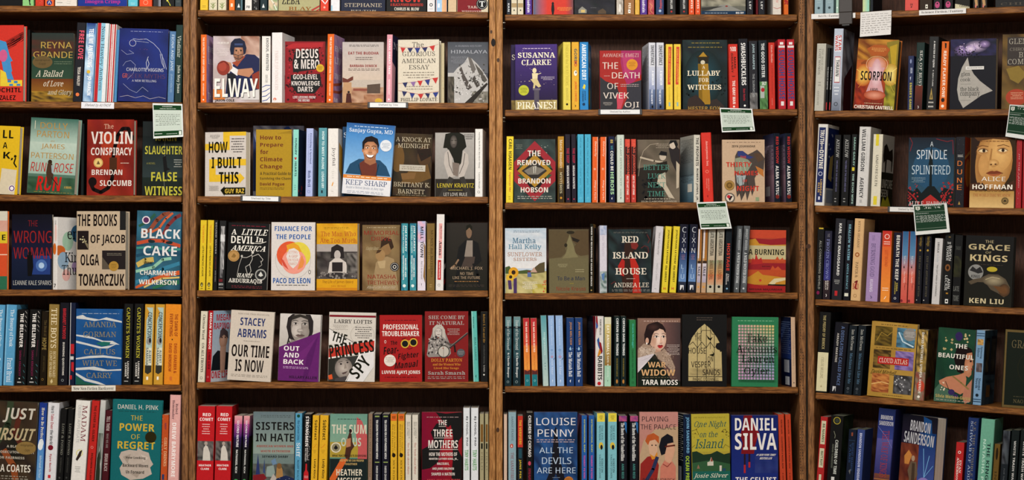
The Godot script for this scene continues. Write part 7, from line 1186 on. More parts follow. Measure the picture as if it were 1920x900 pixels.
	S(1281.5, 1296, 777, "1c2740", "navy spine with blue and green capitals and barred back cover", [["v", "JOHN SANDFORD", 4, 56, "7ab0d0", "b", 28, 80], ["v", "OCEAN PREY", 60, 99, "a8c83c", "b", 28, 80]], {"turn": -9, "d": 0.006, "page": "8f877a", "back": [["r", 0, 0, 100, 100, "20242c"], ["l", 6, 2, 96, 72, 22, "b8b8b4"], ["r", 40, 76, 80, 98, "b8bcc0"]]})
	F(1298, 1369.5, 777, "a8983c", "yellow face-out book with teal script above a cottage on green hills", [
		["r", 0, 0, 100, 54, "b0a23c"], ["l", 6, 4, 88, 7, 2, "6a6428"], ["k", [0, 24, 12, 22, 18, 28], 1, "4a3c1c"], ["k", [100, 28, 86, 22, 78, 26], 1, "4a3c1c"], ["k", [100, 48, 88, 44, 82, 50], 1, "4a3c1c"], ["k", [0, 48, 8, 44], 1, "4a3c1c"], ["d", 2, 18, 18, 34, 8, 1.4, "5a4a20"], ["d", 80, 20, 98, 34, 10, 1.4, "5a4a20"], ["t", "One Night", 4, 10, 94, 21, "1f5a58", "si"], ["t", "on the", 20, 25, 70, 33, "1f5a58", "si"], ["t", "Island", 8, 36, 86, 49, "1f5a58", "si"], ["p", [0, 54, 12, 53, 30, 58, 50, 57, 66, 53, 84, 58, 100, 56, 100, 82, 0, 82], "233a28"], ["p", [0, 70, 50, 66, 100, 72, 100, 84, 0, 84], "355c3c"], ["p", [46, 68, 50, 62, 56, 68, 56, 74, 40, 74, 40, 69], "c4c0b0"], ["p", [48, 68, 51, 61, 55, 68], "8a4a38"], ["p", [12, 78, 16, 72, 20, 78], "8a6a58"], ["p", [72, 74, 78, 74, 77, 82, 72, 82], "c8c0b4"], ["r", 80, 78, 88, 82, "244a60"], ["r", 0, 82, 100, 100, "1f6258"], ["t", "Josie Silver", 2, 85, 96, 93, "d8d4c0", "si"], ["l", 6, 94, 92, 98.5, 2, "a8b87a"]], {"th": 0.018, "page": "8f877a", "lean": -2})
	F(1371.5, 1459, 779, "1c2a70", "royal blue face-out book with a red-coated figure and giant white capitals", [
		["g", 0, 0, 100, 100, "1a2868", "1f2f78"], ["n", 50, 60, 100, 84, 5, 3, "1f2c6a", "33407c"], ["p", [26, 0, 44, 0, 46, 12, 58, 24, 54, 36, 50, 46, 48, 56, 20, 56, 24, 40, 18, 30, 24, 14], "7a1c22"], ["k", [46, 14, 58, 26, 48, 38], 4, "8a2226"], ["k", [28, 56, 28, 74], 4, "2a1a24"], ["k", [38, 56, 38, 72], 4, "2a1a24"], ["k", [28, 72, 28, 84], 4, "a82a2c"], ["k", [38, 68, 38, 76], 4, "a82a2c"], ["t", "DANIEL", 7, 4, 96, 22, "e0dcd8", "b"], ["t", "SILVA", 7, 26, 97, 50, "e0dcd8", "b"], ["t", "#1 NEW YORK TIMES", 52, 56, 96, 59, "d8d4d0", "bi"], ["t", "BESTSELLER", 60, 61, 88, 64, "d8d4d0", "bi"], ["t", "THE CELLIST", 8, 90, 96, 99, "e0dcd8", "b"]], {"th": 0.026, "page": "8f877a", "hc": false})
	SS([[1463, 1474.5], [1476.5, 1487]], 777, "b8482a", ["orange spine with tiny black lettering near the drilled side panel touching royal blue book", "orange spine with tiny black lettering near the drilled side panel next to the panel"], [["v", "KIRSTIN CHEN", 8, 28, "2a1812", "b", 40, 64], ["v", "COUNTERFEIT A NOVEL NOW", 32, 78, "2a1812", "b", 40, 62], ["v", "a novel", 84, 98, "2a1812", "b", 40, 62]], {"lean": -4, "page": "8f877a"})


func grid_squares() -> Array:
	var out := []
	for j in 18:
		for i in 12:
			var x := 13.0 + i * 6.6
			var y := 11.5 + j * 4.4
			var f := i / 11.0
			var g := j / 17.0
			var c := Color("c09aa0").lerp(Color("c8b878"), f * (1.0 - g)).lerp(Color("6aa8a8"), clampf(f * g * 1.4, 0, 1)).lerp(Color("b890b8"), clampf(g * g * 0.8, 0, 1))
			out.append(["r", x, y, x + 4.9, y + 3.3, c.to_html(false)])
	return out


# ---------------------------------------------------------------- fourth bookcase and paper cards

func shelf_four() -> void:
	on(3, 0)
	SS([[1527, 1543], [1547, 1563]], -108, "8ea4aa", ["pale grey-blue spine with a small dark round mark against the post", "pale grey-blue spine with a small dark round mark beside thin green spine"], [["l", 24, 80, 76, 86, 2, "a4b8bc"], ["e", 50, 92, 16, 0, "3a4a50"]])
	S(1567, 1572.5, -104, "a8c4b4", "thin pale green spine partly behind the black clamp", [["e", 50, 92, 30, 0, "e8ece8"]])
	S(1617, 1630, -106, "b0cfa8", "pastel green spine beside a dark gap, topmost shelf", [["gh", 0, 0, 100, 100, "c8cf98", "8ac8b8"]])
	S(1631.5, 1637, -104, "22242c", "thin dark spine beside pastel green spine", [])
	S(1696.5, 1722, -108, "cf5a52", "coral spine with a few small black marks", [["t", "EK", 40, 90, 60, 93, "3a1614"], ["t", "F", 44, 94, 56, 96.5, "3a1614"]], {"deep": 0.13})
	S(1724, 1748, -104, "33261c", "dark brown spine with a small white square at its foot", [["r", 46, 92, 66, 98, "e0dccf"], ["e", 56, 95, 6, 0, "161412"]], {"deep": 0.13})
	SS([[1750, 1766.5], [1770, 1787]], -104, "1f1e20", ["black spine with a pink rounded badge beside the dark brown spine", "black spine with a pink rounded badge beside the cream-cornered book"], [["e", 44, 93, 30, 5, "b8507c"], ["e", 44, 91, 10, 0, "161416"]])
	S(1790, 1819, -100, "23221c", "black book with cream lower corner and dark capitals", [["p", [0, 92, 96, 97, 100, 100, 0, 100], "c8c2a4"], ["t", "CERNE", 30, 95, 96, 98, "1f1c14", "b", 7]], {"deep": 0.12})
	SS([[1824, 1836.5], [1838, 1851]], -100, "2c241e", ["dark spine with a tan hand picture at its foot beside cream-cornered book", "dark spine with a tan hand picture at its foot beside dim-lettered book"], [["p", [20, 86, 70, 86, 80, 96, 40, 98], "b89468"], ["p", [30, 94, 60, 96, 50, 100, 30, 99], "c87a70"]])
	F(1866, 1950, -100, "262624", "charcoal face-out book with dim wide capitals, topmost shelf", [["t", "CHILD", 12, 93, 98, 97, "5a5244", "s"]])

	on(3, 1)
	S(1526.5, 1544, 82, "b4b2a6", "grey-cream spine with faint stacked serif lettering", [["v", "LOST WORDS", 8, 46, "5a5a52", "s", 22, 46], ["v", "THE BOOK OF", 8, 40, "7a7a70", "s", 56, 76], ["l", 30, 56, 60, 64, 2, "8a8a80"], ["v", "ANTHONY", 70, 92, "7a7a70", "s", 24, 44]], {"lean": 3})
	SS([[1546.5, 1551.5], [1553, 1557.5]], 90, "18191c", ["very thin black spine with white lettering and red foot mark beside grey-cream spine", "very thin black spine with white lettering and red foot mark beside icy spine"], [["v", "THE VOICES OF MARTYRS", 30, 66, "b8b8b4", "b", 20, 80], ["r", 20, 86, 80, 98, "a83430"]], {"lean": 3, "d": 0.02})
	S(1558, 1576, 54, "b4bcc8", "tall icy white spine with stacked red capitals and boxed lettering", [["r", 8, 8, 88, 28, "d4d8dc"], ["v", "STAR", 8, 27, "b83028", "b", 52, 88], ["v", "WARS", 8, 27, "b83028", "b", 12, 46], ["r", 16, 34, 84, 66, "a8343a"], ["r", 20, 35, 80, 65, "dcdcd8"], ["v", "THRAWN", 38, 58, "1f2024", "b", 30, 72], ["g", 0, 68, 100, 100, "a8b0bc", "6a7280"], ["l", 20, 70, 80, 84, 3, "d8dce0"], ["o", 48, 92, 24, 0, 8, "3a3e46"]], {"lean": 3, "hc": true, "front": [["n", 0, 0, 100, 100, 6, 10, "3a2a30", "b0b4c0"], ["p", [20, 60, 90, 40, 90, 100, 20, 100], "4a1c20"]]})
	F(1598, 1676, 76, "b0652a", "fiery orange and yellow face-out book with glowing hourglass shape", [
		["g", 0, 0, 100, 45, "7a3c1a", "b8642a"], ["g", 0, 45, 100, 100, "b0501f", "6a1f16"], ["n", 0, 0, 100, 30, 7, 6, "6a2c16", "c08a34"], ["n", 0, 60, 26, 100, 4, 8, "5a1812", "a83c1e"], ["n", 74, 55, 100, 100, 4, 8, "4a4a1c", "a8a034"], ["p", [70, 4, 100, 0, 100, 55, 82, 44, 76, 22], "8a7a2a"], ["p", [78, 10, 96, 6, 96, 40, 86, 36], "b4982e"], ["p", [10, 34, 22, 30, 26, 44, 14, 50], "8a4a1e"], ["p", [2, 52, 14, 56, 10, 74, 0, 70], "7a2416"],
		["b", 18, 52, 22, 16, "f0d46a", "b0561f"], ["b", 86, 50, 20, 16, "f4e08c", "b08a2a"], ["k", [0, 44, 24, 52], 1.2, "e8c860"], ["k", [0, 60, 22, 54], 1.2, "d8a040"], ["k", [100, 40, 78, 51], 1.2, "f0dc80"], ["k", [100, 62, 80, 54], 1.2, "d8c050"], ["k", [8, 70, 24, 58], 1, "d89038"], ["k", [96, 74, 80, 58], 1, "c8b040"],
		["p", [22, 14, 40, 8, 66, 8, 80, 14, 70, 24, 34, 24], "a85c28"], ["l", 34, 12, 70, 20, 3, "d8a860"], ["o", 50, 36, 27, 12, 1.2, "e0b890"], ["b", 50, 38, 24, 13, "dcb4b0", "c07a50"], ["p", [30, 40, 70, 40, 62, 57, 74, 80, 26, 80, 38, 57], "c89a9c"], ["b", 50, 50, 13, 22, "e4ccd0", "c89a9c"], ["b", 50, 80, 27, 7, "d89a80", "a84a26"], ["p", [34, 88, 44, 86, 40, 92], "8a2a18"], ["p", [58, 86, 68, 88, 62, 92], "8a2a18"],
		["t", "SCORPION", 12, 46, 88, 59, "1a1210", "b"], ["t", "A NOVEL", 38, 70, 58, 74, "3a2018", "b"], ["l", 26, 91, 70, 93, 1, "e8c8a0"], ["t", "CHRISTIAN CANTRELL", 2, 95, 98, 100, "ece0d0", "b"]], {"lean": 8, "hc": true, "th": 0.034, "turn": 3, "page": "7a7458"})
	S(1701, 1712, 105, "2a3358", "short navy spine with yellow lower capitals", [["e", 46, 10, 16, 4, "8a94b4"], ["v", "ORSON", 22, 32, "b8c0d0", "b", 40, 80], ["p", [34, 40, 56, 38, 46, 46], "b8c0d0"], ["v", "ENDER'S GAME", 50, 99, "c4b84c", "b", 32, 74]], {"deep": 0.1})
	S(1713.5, 1729, 80, "23342f", "dark green spine with tall white serif capitals and rusty foot", [["v", "SEA OF RUST", 12, 66, "d8d8d0", "s", 46, 80], ["v", "C. ROBERT CARGILL", 24, 64, "8a8a80", "b", 22, 36], ["g", 0, 64, 100, 100, "6a2f22", "3a1c18"], ["k", [46, 94, 56, 96, 48, 98], 8, "d8d4cc"]], {"lean": 3})
	S(1736, 1755, 69, "2c2c2e", "tall charcoal spine with white capitals and gold arch", [["v", "A MASTER OF DJINN", 6, 42, "d8d8d4", "b", 44, 68], ["v", "P. DJELI CLARK", 46, 68, "c8c8c4", "b", 46, 64], ["p", [26, 86, 46, 70, 66, 86], "a89050"], ["e", 46, 82, 5, 3, "1c1a16"], ["t", "::::", 18, 89, 74, 97, "d8d4cc"]], {"lean": 3.5, "hc": true})
	S(1760.5, 1774.5, 78, "d06a26", "orange spine with white block capitals and black figure on top", [["p", [40, 2, 70, 3, 66, 10, 46, 10], "1c1612"], ["v", "READY PLAYER ONE", 14, 82, "f0e4d4", "b", 30, 72], ["e", 46, 86, 26, 3, "241a14"], ["e", 46, 95, 22, 0, "e8dccb"]], {"lean": 3})
	F(1779, 1866, 73, "191b20", "black face-out book with a pale curved blade shape and violet smoke", [
		["n", 0, 0, 100, 24, 8, 4, "191b20", "34305a"], ["b", 30, 16, 24, 9, "9a84b8", "24233c"], ["b", 56, 11, 26, 9, "c8b4d0", "2c2a4a"], ["b", 74, 8, 14, 6, "a890c0", "24233c"], ["b", 44, 14, 12, 5, "e0d0e0", "a08cb8"], ["d", 8, 14, 70, 26, 60, 1.6, "17181e"], ["d", 20, 6, 78, 16, 30, 1.2, "d0c0d8"], ["p", [38, 26, 42, 38, 52, 50, 66, 60, 94, 74, 70, 80, 48, 90, 30, 98, 20, 86, 16, 72, 18, 56, 26, 40], "a8a49c"], ["r", 34, 39, 74, 43.5, "d8d6d0"], ["l", 37, 40, 71, 42.5, 1, "6a6a68"], ["t", "glen", 24, 47, 44, 54, "1c1b1c", "s"], ["t", "cook", 23, 55, 45, 60, "1c1b1c", "s"], ["l", 24, 63, 46, 65.5, 1, "8a8880"], ["t", "the black", 23, 68, 64, 74, "1c1b1c", "s"], ["t", "company", 23, 75.5, 66, 83, "1c1b1c", "s"], ["l", 24, 86, 48, 88, 1, "8a8880"]], {"th": 0.026, "turn": 2, "page": "cfc4ac"})
	F(1877, 1955, 64, "4a3c26", "brown-gold fantasy face-out book with grey title panel and orange burst", [["n", 0, 0, 100, 100, 6, 9, "3a2c1a", "7a6030"], ["r", 12, 4, 100, 42, "3f3a33"], ["t", "GLEN", 16, 6, 60, 13, "a8a294", "s"], ["t", "CHRONICLES", 18, 18, 98, 22, "8a8478", "s"], ["t", "BLACK", 40, 24, 98, 31, "a8a294", "s"], ["t", "COMPANY", 14, 33, 99, 40, "a8a294", "s"], ["p", [10, 46, 40, 42, 60, 54, 40, 66, 20, 60], "8a7434"], ["e", 36, 84, 26, 11, "a8442a"], ["l", 22, 77, 52, 91, 5, "d8b090"]], {"d": 0.02})

	on(3, 2)
	S(1526.5, 1545.5, 233, "d0cec6", "white spine with a navy panel of white and gold capitals", [["r", 8, 4, 84, 96, "1f2c5c"], ["v", "TRUTH", 7, 24, "e0dcd0", "b", 24, 70], ["v", "OF THE", 24.5, 31, "e0dcd0", "b", 34, 56], ["v", "DIVINE", 32, 55, "e0dcd0", "b", 24, 70], ["o", 46, 61, 24, 0, 7, "b8bcc8"], ["v", "LINDSAY", 68, 88, "c8a85c", "b", 50, 70], ["v", "ELLIS", 72, 84, "c8a85c", "b", 24, 44], ["r", 34, 89, 54, 93, "c8c8d0"]], {"lean": 4, "hc": true, "front": [["r", 4, 4, 100, 78, "1f2f66"], ["d", 10, 10, 90, 70, 14, 3, "b8b8c4"], ["p", [30, 40, 60, 36, 50, 70, 20, 66], "b49a5c"], ["r", 10, 80, 70, 96, "9aa0ac"]]})
	SS([[1560, 1572.5], [1576, 1590]], 253, "15161b", ["black spine with tall silver capitals over pale violet lettering beside navy-panel spine", "black spine with tall silver capitals over pale violet lettering beside mint-lettered spine"], [["v", "AZELOW", 6, 32, "b8b8b4", "s", 30, 78], ["v", "THE KING OF THE DEAD AND GOD", 36, 80, "7a78a0", "r", 40, 64], ["l", 30, 88, 60, 96, 2, "a8a8a4"]], {"lean": 2})
	S(1591.5, 1602, 252, "16191a", "black spine with pale mint capitals and a small yellow square", [["v", "SARAH GAILEY", 4, 44, "8fb0a4", "b", 40, 78], ["r", 26, 46, 78, 51, "c8b83c"], ["v", "THE ECHO WIFE", 55, 97, "a4c0b4", "b", 40, 76]], {"lean": 2.5})
	S(1604, 1626, 238, "c8c6c2", "thick white spine with bold black capitals breaking apart", [["v", "WILLIAM GIBSON", 3, 56, "1c1c1e", "b", 24, 60], ["v", "AGENCY", 64, 90, "1c1c1e", "b", 24, 60], ["v", "NEW YORK TIMES BESTSELLING", 10, 48, "9a9896", "r", 72, 80], ["r", 30, 92, 52, 96, "a8a6a4"]], {"lean": 4, "hc": true})
	S(1631.5, 1650, 252, "cfcab6", "pale spine with yellow end blocks and a horse pictured on its cover", [["r", 26, 0, 60, 16, "d0c03a"], ["v", "UNFORESEEN", 29, 72, "3a3a34", "r", 34, 62], ["r", 26, 86, 66, 98, "d0c03a"]], {"lean": 3, "turn": 3, "deep": 0.12, "front": [["r", 0, 0, 100, 52, "b4b2a8"], ["r", 0, 52, 100, 100, "23251c"], ["p", [8, 30, 14, 16, 34, 12, 60, 22, 86, 18, 92, 30, 86, 50, 80, 50, 80, 36, 60, 34, 40, 34, 34, 56, 26, 56, 26, 36, 14, 40], "16160f"], ["t", "UNFORE", 4, 62, 96, 74, "c8c8ba", "r"], ["t", "SEEN", 4, 76, 60, 86, "c8c8ba", "r"], ["p", [4, 100, 20, 86, 40, 92, 60, 84, 90, 100], "a8a830"]]})
	F(1701, 1787, 258, "1f3038", "dark blue face-out book with a spindle tower among red thorns", [
		["g", 0, 0, 100, 80, "16222c", "2c5266"], ["e", 50, 44, 40, 30, "24506a"], ["p", [46, 100, 47, 50, 44, 40, 50, 10, 54, 40, 52, 50, 54, 100], "101317"], ["p", [0, 100, 0, 74, 12, 78, 20, 72, 30, 80, 44, 70, 58, 70, 70, 80, 80, 72, 100, 76, 100, 100], "12151a"], ["k", [2, 0, 8, 8, 3, 20], 1.4, "7a1f24"], ["k", [60, 2, 84, 6, 96, 4, 98, 24], 1.4, "7a1f24"], ["d", 0, 66, 26, 98, 30, 2, "a82a2a"], ["d", 72, 64, 100, 98, 44, 2.2, "a82a2a"], ["k", [0, 78, 14, 86, 28, 98], 2, "a02828"], ["k", [100, 66, 84, 80, 70, 98], 2, "a02828"], ["p", [30, 92, 50, 82, 70, 92, 66, 100, 34, 100], "a82a26"], ["t", "A", 47, 6, 54, 13, "c4ccd0", "r"], ["t", "SPINDLE", 18, 18, 84, 31, "c8d0d4", "r"], ["t", "SPLINTERED", 8, 40, 92, 53, "b4c4cc", "r"], ["l", 8, 57, 38, 66, 4, "8aa0aa"], ["t", "ALIX E. HARROW", 2, 92, 88, 98, "d8ccc8", "s"]], {"d": 0.012})
	S(1789.5, 1807, 257, "202227", "charcoal star-flecked spine with glowing orange outlined letters", [["d", 4, 2, 96, 98, 26, 3, "5a6068"], ["l", 20, 25, 84, 29, 2, "d8d4cc"], ["t", "D", 20, 34, 76, 41, "d07a3a", "r"], ["t", "U", 20, 46, 76, 53, "d07a3a", "r"], ["t", "N", 20, 58, 76, 65, "d07a3a", "r"], ["t", "E", 20, 68, 76, 75, "d07a3a", "r"], ["p", [36, 96, 50, 91, 64, 96], "a88a4a"]], {"front": [["g", 0, 0, 100, 100, "b84a24", "8a2c1c"], ["e", 40, 50, 30, 20, "d8843a"], ["k", [0, 30, 60, 20], 8, "e0a050"]]})
	F(1817, 1901, 258, "a8742e", "amber face-out book with a close-up face and white capitals", [
		["g", 0, 0, 100, 76, "6a4420", "7a5228"], ["p", [0, 0, 24, 0, 12, 20, 14, 44, 30, 66, 40, 76, 0, 76], "2c1b0d"], ["p", [84, 0, 100, 0, 100, 76, 70, 76, 90, 52, 95, 26], "3a2412"], ["b", 54, 32, 41, 42, "d8ae6e", "a8783e"], ["b", 66, 22, 28, 26, "dcb272", "c4965a"], ["b", 22, 42, 11, 26, "946430", "b0824a"], ["b", 30, 40, 12, 16, "c89a5e", "be9056"],
		["p", [8, 0, 94, 0, 88, 4, 50, 2, 16, 5], "5a3a1c"], ["l", 20, 4, 86, 7, 1, "7a5228"], ["b", 28, 19, 14, 6, "8a5a2c", "c0925a"], ["b", 72, 18, 14, 6, "94622f", "cc9e62"], ["p", [18, 19.5, 23, 17, 30, 16.6, 37, 18.5, 38, 20, 30, 21.4, 23, 21], "e0cca4"], ["p", [62, 18.5, 67, 16.4, 74, 16, 80, 17.6, 83, 19, 76, 20.6, 67, 20.4], "e4d0a8"], ["e", 30, 18.9, 3.6, 2.5, "4a3018"], ["e", 73, 18.2, 3.6, 2.5, "4a3018"], ["e", 30, 18.9, 1.7, 1.2, "120b07"], ["e", 73, 18.2, 1.7, 1.2, "120b07"], ["k", [16, 19.5, 23, 16.4, 31, 16, 39, 18.6], 1.1, "2c1a0e"], ["k", [61, 18.4, 68, 15.8, 75, 15.4, 84, 18.6], 1.1, "2c1a0e"], ["k", [14, 13.6, 26, 11.4, 40, 13], 1.6, "7a5026"], ["k", [60, 12, 74, 10.2, 87, 13], 1.6, "7a5026"],
		["p", [46, 16, 49, 16, 46, 34, 42, 37, 43, 30], "a87a44"], ["b", 52, 36, 12, 5, "dcb478", "b88a50"], ["e", 47, 38.4, 2.6, 1, "5a341a"], ["e", 57, 38, 2.6, 1, "5a341a"], ["b", 53, 51, 19, 6, "a86a3a", "c4965a"], ["p", [35, 51, 44, 48.2, 50, 47.4, 54, 48.2, 60, 47.2, 66, 48.4, 74, 50.6, 60, 51.2, 50, 51.4], "7a3c22"], ["p", [37, 51.4, 52, 51.8, 73, 50.8, 64, 54, 54, 55, 46, 54.2], "a05a34"], ["k", [36, 51.2, 52, 51.4, 74, 50.6], 0.7, "3a1c10"],
		["p", [0, 66, 22, 64, 34, 76, 0, 80], "4a2e16"], ["p", [100, 60, 86, 66, 78, 76, 100, 80], "4a2e16"], ["g", 0, 76, 100, 100, "b08a4a", "d4b47c"], ["t", "ALICE", 26, 56, 80, 62, "e8e0d0", "r"], ["t", "HOFFMAN", 6, 67, 96, 73.5, "e8e0d0", "b"], ["l", 12, 76, 88, 78, 1, "6a4a24"], ["t", "THE WORLD THAT WE KNEW", 8, 80, 92, 84, "9a4a2c", "s"], ["e", 80, 90, 8.5, 0, "8a7244"], ["o", 80, 90, 7, 0, 0.8, "2a2418"], ["p", [76, 91, 80, 88, 84, 91], "2a2418"]], {"th": 0.02})
	SS([[1903.5, 1914.5], [1916, 1927]], 263, "a02c30", ["red dotted spine with a column of tiny white marks beside amber face book", "red dotted spine with a column of tiny white marks farther from amber face"], [["d", 30, 4, 60, 96, 20, 4, "e0c8c4"], ["v", "IN THE LAND", 20, 70, "d0a8a4", "r", 40, 60]])

	on(3, 3)
	S(1528, 1541, 427, "16161a", "black spine with silver capitals and a yellow top mark at the side panel", [["r", 20, 0, 90, 2, "b8a030"], ["v", "ALL-CONSUMING WORLD", 18, 86, "8c8c84", "b", 36, 70], ["e", 40, 91, 24, 2.6, "7a1f4a"]])
	S(1542, 1556, 433, "26243a", "dark violet spine with silver to blue display capitals", [["g", 0, 30, 100, 72, "2a2a58", "3a3a7a"], ["g", 0, 72, 100, 100, "382c2e", "2c2224"], ["v", "THE", 4, 9, "8a8890", "s", 40, 70], ["v", "FROZEN CROWN", 12, 70, "8a90c0", "s", 30, 70], ["v", "GRETA", 72, 86, "d8d0c8", "b", 56, 74], ["v", "KELLY", 73, 86, "d8d0c8", "b", 28, 46], ["k", [44, 92, 54, 94, 46, 96], 8, "e0dcd8"]])
	S(1558, 1578, 410, "24272b", "tall charcoal spine with bold white capitals and a red square", [["v", "KARL OVE KNAUSGAARD", 6, 70, "dcdcd8", "b", 38, 66], ["l", 18, 75, 76, 83, 3, "c0c0bc"], ["r", 28, 89, 58, 95, "b02a30"]], {"lean": 3, "hc": true})
	S(1580.5, 1592.5, 413, "171c20", "black spine with icy blue fantasy capitals and small white label", [["v", "SHALLOW WATERS", 5, 50, "8ab8c8", "S", 34, 74], ["v", "ANITA KOPACZ", 54, 86, "7aa8b4", "S", 34, 66], ["r", 14, 91, 82, 95, "d0d0c0"]], {"lean": 2})
	S(1594, 1613, 410, "cdaa7c", "tall tan parchment spine with a copper seal and red emblem", [["v", "KEVIN HEARNE", 3, 36, "4a3420", "s", 38, 62], ["o", 44, 44, 26, 0, 12, "9a5a2c"], ["v", "PAPER &", 53, 72, "3a281a", "s", 32, 62], ["k", [30, 78, 60, 76, 40, 84, 62, 86], 16, "7a1f22"], ["t", "BLOOD", 12, 79, 80, 86, "a82c2c", "S"], ["o", 44, 94, 20, 0, 7, "a8845a"]], {"lean": 3, "hc": true})
	S(1622, 1645, 436, "a088b0", "mauve spine with dark ornate capitals and silver script", [["v", "THE", 4, 12, "6a5880", "s", 30, 50], ["v", "BURNING GOD", 16, 64, "5a4a70", "s", 26, 62], ["v", "KUANG", 68, 86, "ccc0d4", "b", 30, 56], ["k", [40, 92, 52, 94, 44, 96], 6, "5a4a70"]], {"lean": 2.5})
	S(1650, 1668, 433, "d87a34", "orange spine with red head and round white emblem", [["g", 0, 0, 100, 22, "b8302c", "c8502e"], ["g", 0, 22, 100, 100, "d2662f", "e0923c"], ["o", 50, 8, 28, 0, 6, "f0d8cc"], ["l", 16, 14, 86, 20, 2, "f0dcd0"], ["v", "LEFT BEHIND", 27, 50, "b0401f", "ri", 34, 66], ["l", 16, 79, 84, 85, 2, "f4e0c8"], ["k", [40, 96, 60, 92], 6, "f4e8dc"]])
	S(1670.5, 1686, 436, "151b2a", "navy spine with bold white capitals and yellow author name", [["v", "BENEATH THE KEEP", 4, 68, "d8d4cc", "b", 34, 78], ["v", "ERIKA", 72, 84, "c0ae50", "b", 56, 74], ["v", "JOHANSEN", 70, 88, "c0ae50", "b", 30, 48], ["o", 46, 94, 16, 0, 6, "b8b8b4"]], {"lean": 1})
	SS([[1687.5, 1700], [1701.5, 1714]], 434, "c86a5c", ["spine fading from ocean blue to coral with a small palm beside navy spine", "spine fading from ocean blue to coral with a small palm beside black-gold spine"], [["g", 0, 0, 100, 34, "2f5f88", "5a86a8"], ["g", 0, 34, 100, 60, "6a8aa4", "cc7a6c"], ["g", 0, 60, 100, 100, "cc6f5e", "c4584c"], ["v", "Vel Leto", 34, 46, "d0d8dc", "s", 34, 64], ["e", 40, 50, 10, 1.6, "33302c"], ["v", "Flaco Family", 56, 72, "f0dcd4", "s", 34, 66], ["k", [60, 78, 74, 72, 96, 74], 5, "5a2028"], ["k", [66, 74, 66, 82], 5, "5a2028"], ["e", 16, 97, 20, 2, "7a2430"]])
	SS([[1715.5, 1727], [1728.5, 1742]], 438, "181720", ["black spine with ornate gold lettering and a gold dot beside coral spine", "black spine with ornate gold lettering and a gold dot beside the white spine"], [["v", "Savings", 4, 18, "8a7434", "Si", 20, 80], ["e", 50, 24, 16, 0, "b8963c"], ["v", "EXIT DAY ANTHONY BITTEN", 32, 90, "6a6450", "s", 36, 64], ["e", 20, 95, 8, 0, "d8d4cc"]], {"lean": 1})
	S(1746, 1761, 447, "c4c2c0", "white spine with small faint grey capitals", [["v", "URSULA", 6, 22, "3a3a3c", "b", 34, 60], ["v", "LE GUIN", 24, 36, "9aa8b4", "r", 36, 58], ["v", "THE LEFT HAND OF DARKNESS", 40, 88, "6a6a68", "b", 38, 58]], {"lean": 3})
	S(1765.5, 1782.5, 438, "17191a", "black spine with large white capitals and a bronze bird disc", [["l", 40, 4, 66, 6, 1, "b89a4a"], ["t", "THE", 26, 12, 72, 15, "d8d8d4", "r"], ["v", "RAVEN", 17, 38, "d8d8d4", "r", 54, 82], ["v", "TOWER", 17, 38, "d8d8d4", "r", 22, 50], ["e", 46, 48, 32, 5, "7a522a"], ["e", 46, 48, 16, 2.6, "2c1c10"], ["v", "ANN", 63, 77, "d8d8d4", "r", 54, 82], ["v", "LECKIE", 59, 80, "d8d8d4", "r", 22, 50], ["r", 40, 83, 66, 85, "a87a2c"], ["r", 34, 92, 70, 98, "dcdcd8"], ["e", 52, 95, 12, 0, "1c1c1c"]], {"lean": 2})
	S(1784, 1799.5, 441, "141617", "black spine with dim grey-green capitals beside the bird disc spine", [["n", 0, 30, 100, 60, 3, 6, "141617", "3a3a24"], ["t", "TADE", 14, 16, 80, 21, "4a4c48"], ["t", "LATE", 10, 73, 84, 80, "6a6c68"], ["t", "TOWE", 10, 86, 84, 94, "6a6c68"]], {"lean": 2})
	F(1805, 1896, 443, "18191b", "black face-out book with gold capitals and a bronze bird of prey", [
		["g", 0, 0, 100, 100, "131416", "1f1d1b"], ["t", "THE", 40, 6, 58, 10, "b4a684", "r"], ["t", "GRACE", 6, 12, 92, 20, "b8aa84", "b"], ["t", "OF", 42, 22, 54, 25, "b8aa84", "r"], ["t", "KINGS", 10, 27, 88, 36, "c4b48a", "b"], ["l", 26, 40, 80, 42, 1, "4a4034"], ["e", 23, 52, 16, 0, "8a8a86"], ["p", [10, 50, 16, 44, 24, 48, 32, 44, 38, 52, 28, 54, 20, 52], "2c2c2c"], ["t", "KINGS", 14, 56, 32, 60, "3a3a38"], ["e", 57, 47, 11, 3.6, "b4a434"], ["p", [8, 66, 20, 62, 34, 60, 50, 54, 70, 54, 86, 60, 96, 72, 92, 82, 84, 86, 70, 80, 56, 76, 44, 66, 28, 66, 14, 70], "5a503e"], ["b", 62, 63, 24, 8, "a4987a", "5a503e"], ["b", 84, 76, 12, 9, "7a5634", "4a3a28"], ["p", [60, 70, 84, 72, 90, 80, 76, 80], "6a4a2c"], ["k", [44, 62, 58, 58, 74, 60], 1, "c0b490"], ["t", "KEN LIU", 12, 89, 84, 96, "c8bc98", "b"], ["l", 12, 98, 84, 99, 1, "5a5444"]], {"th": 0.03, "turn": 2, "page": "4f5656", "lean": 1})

	on(3, 4)
	S(1528.5, 1551, 585, "191c1c", "tall black spine wearing a cream paper wrap on its lower half", [["v", "THE PRIORY OF BEWICK", 4, 46, "a89a6c", "b", 34, 60], ["r", 0, 50, 100, 98, "cfc8a4"], ["v", "CHLOE MULINE", 56, 82, "7a7458", "s", 34, 58], ["p", [38, 93, 46, 90, 54, 93], "a89c70"]], {"hc": true})
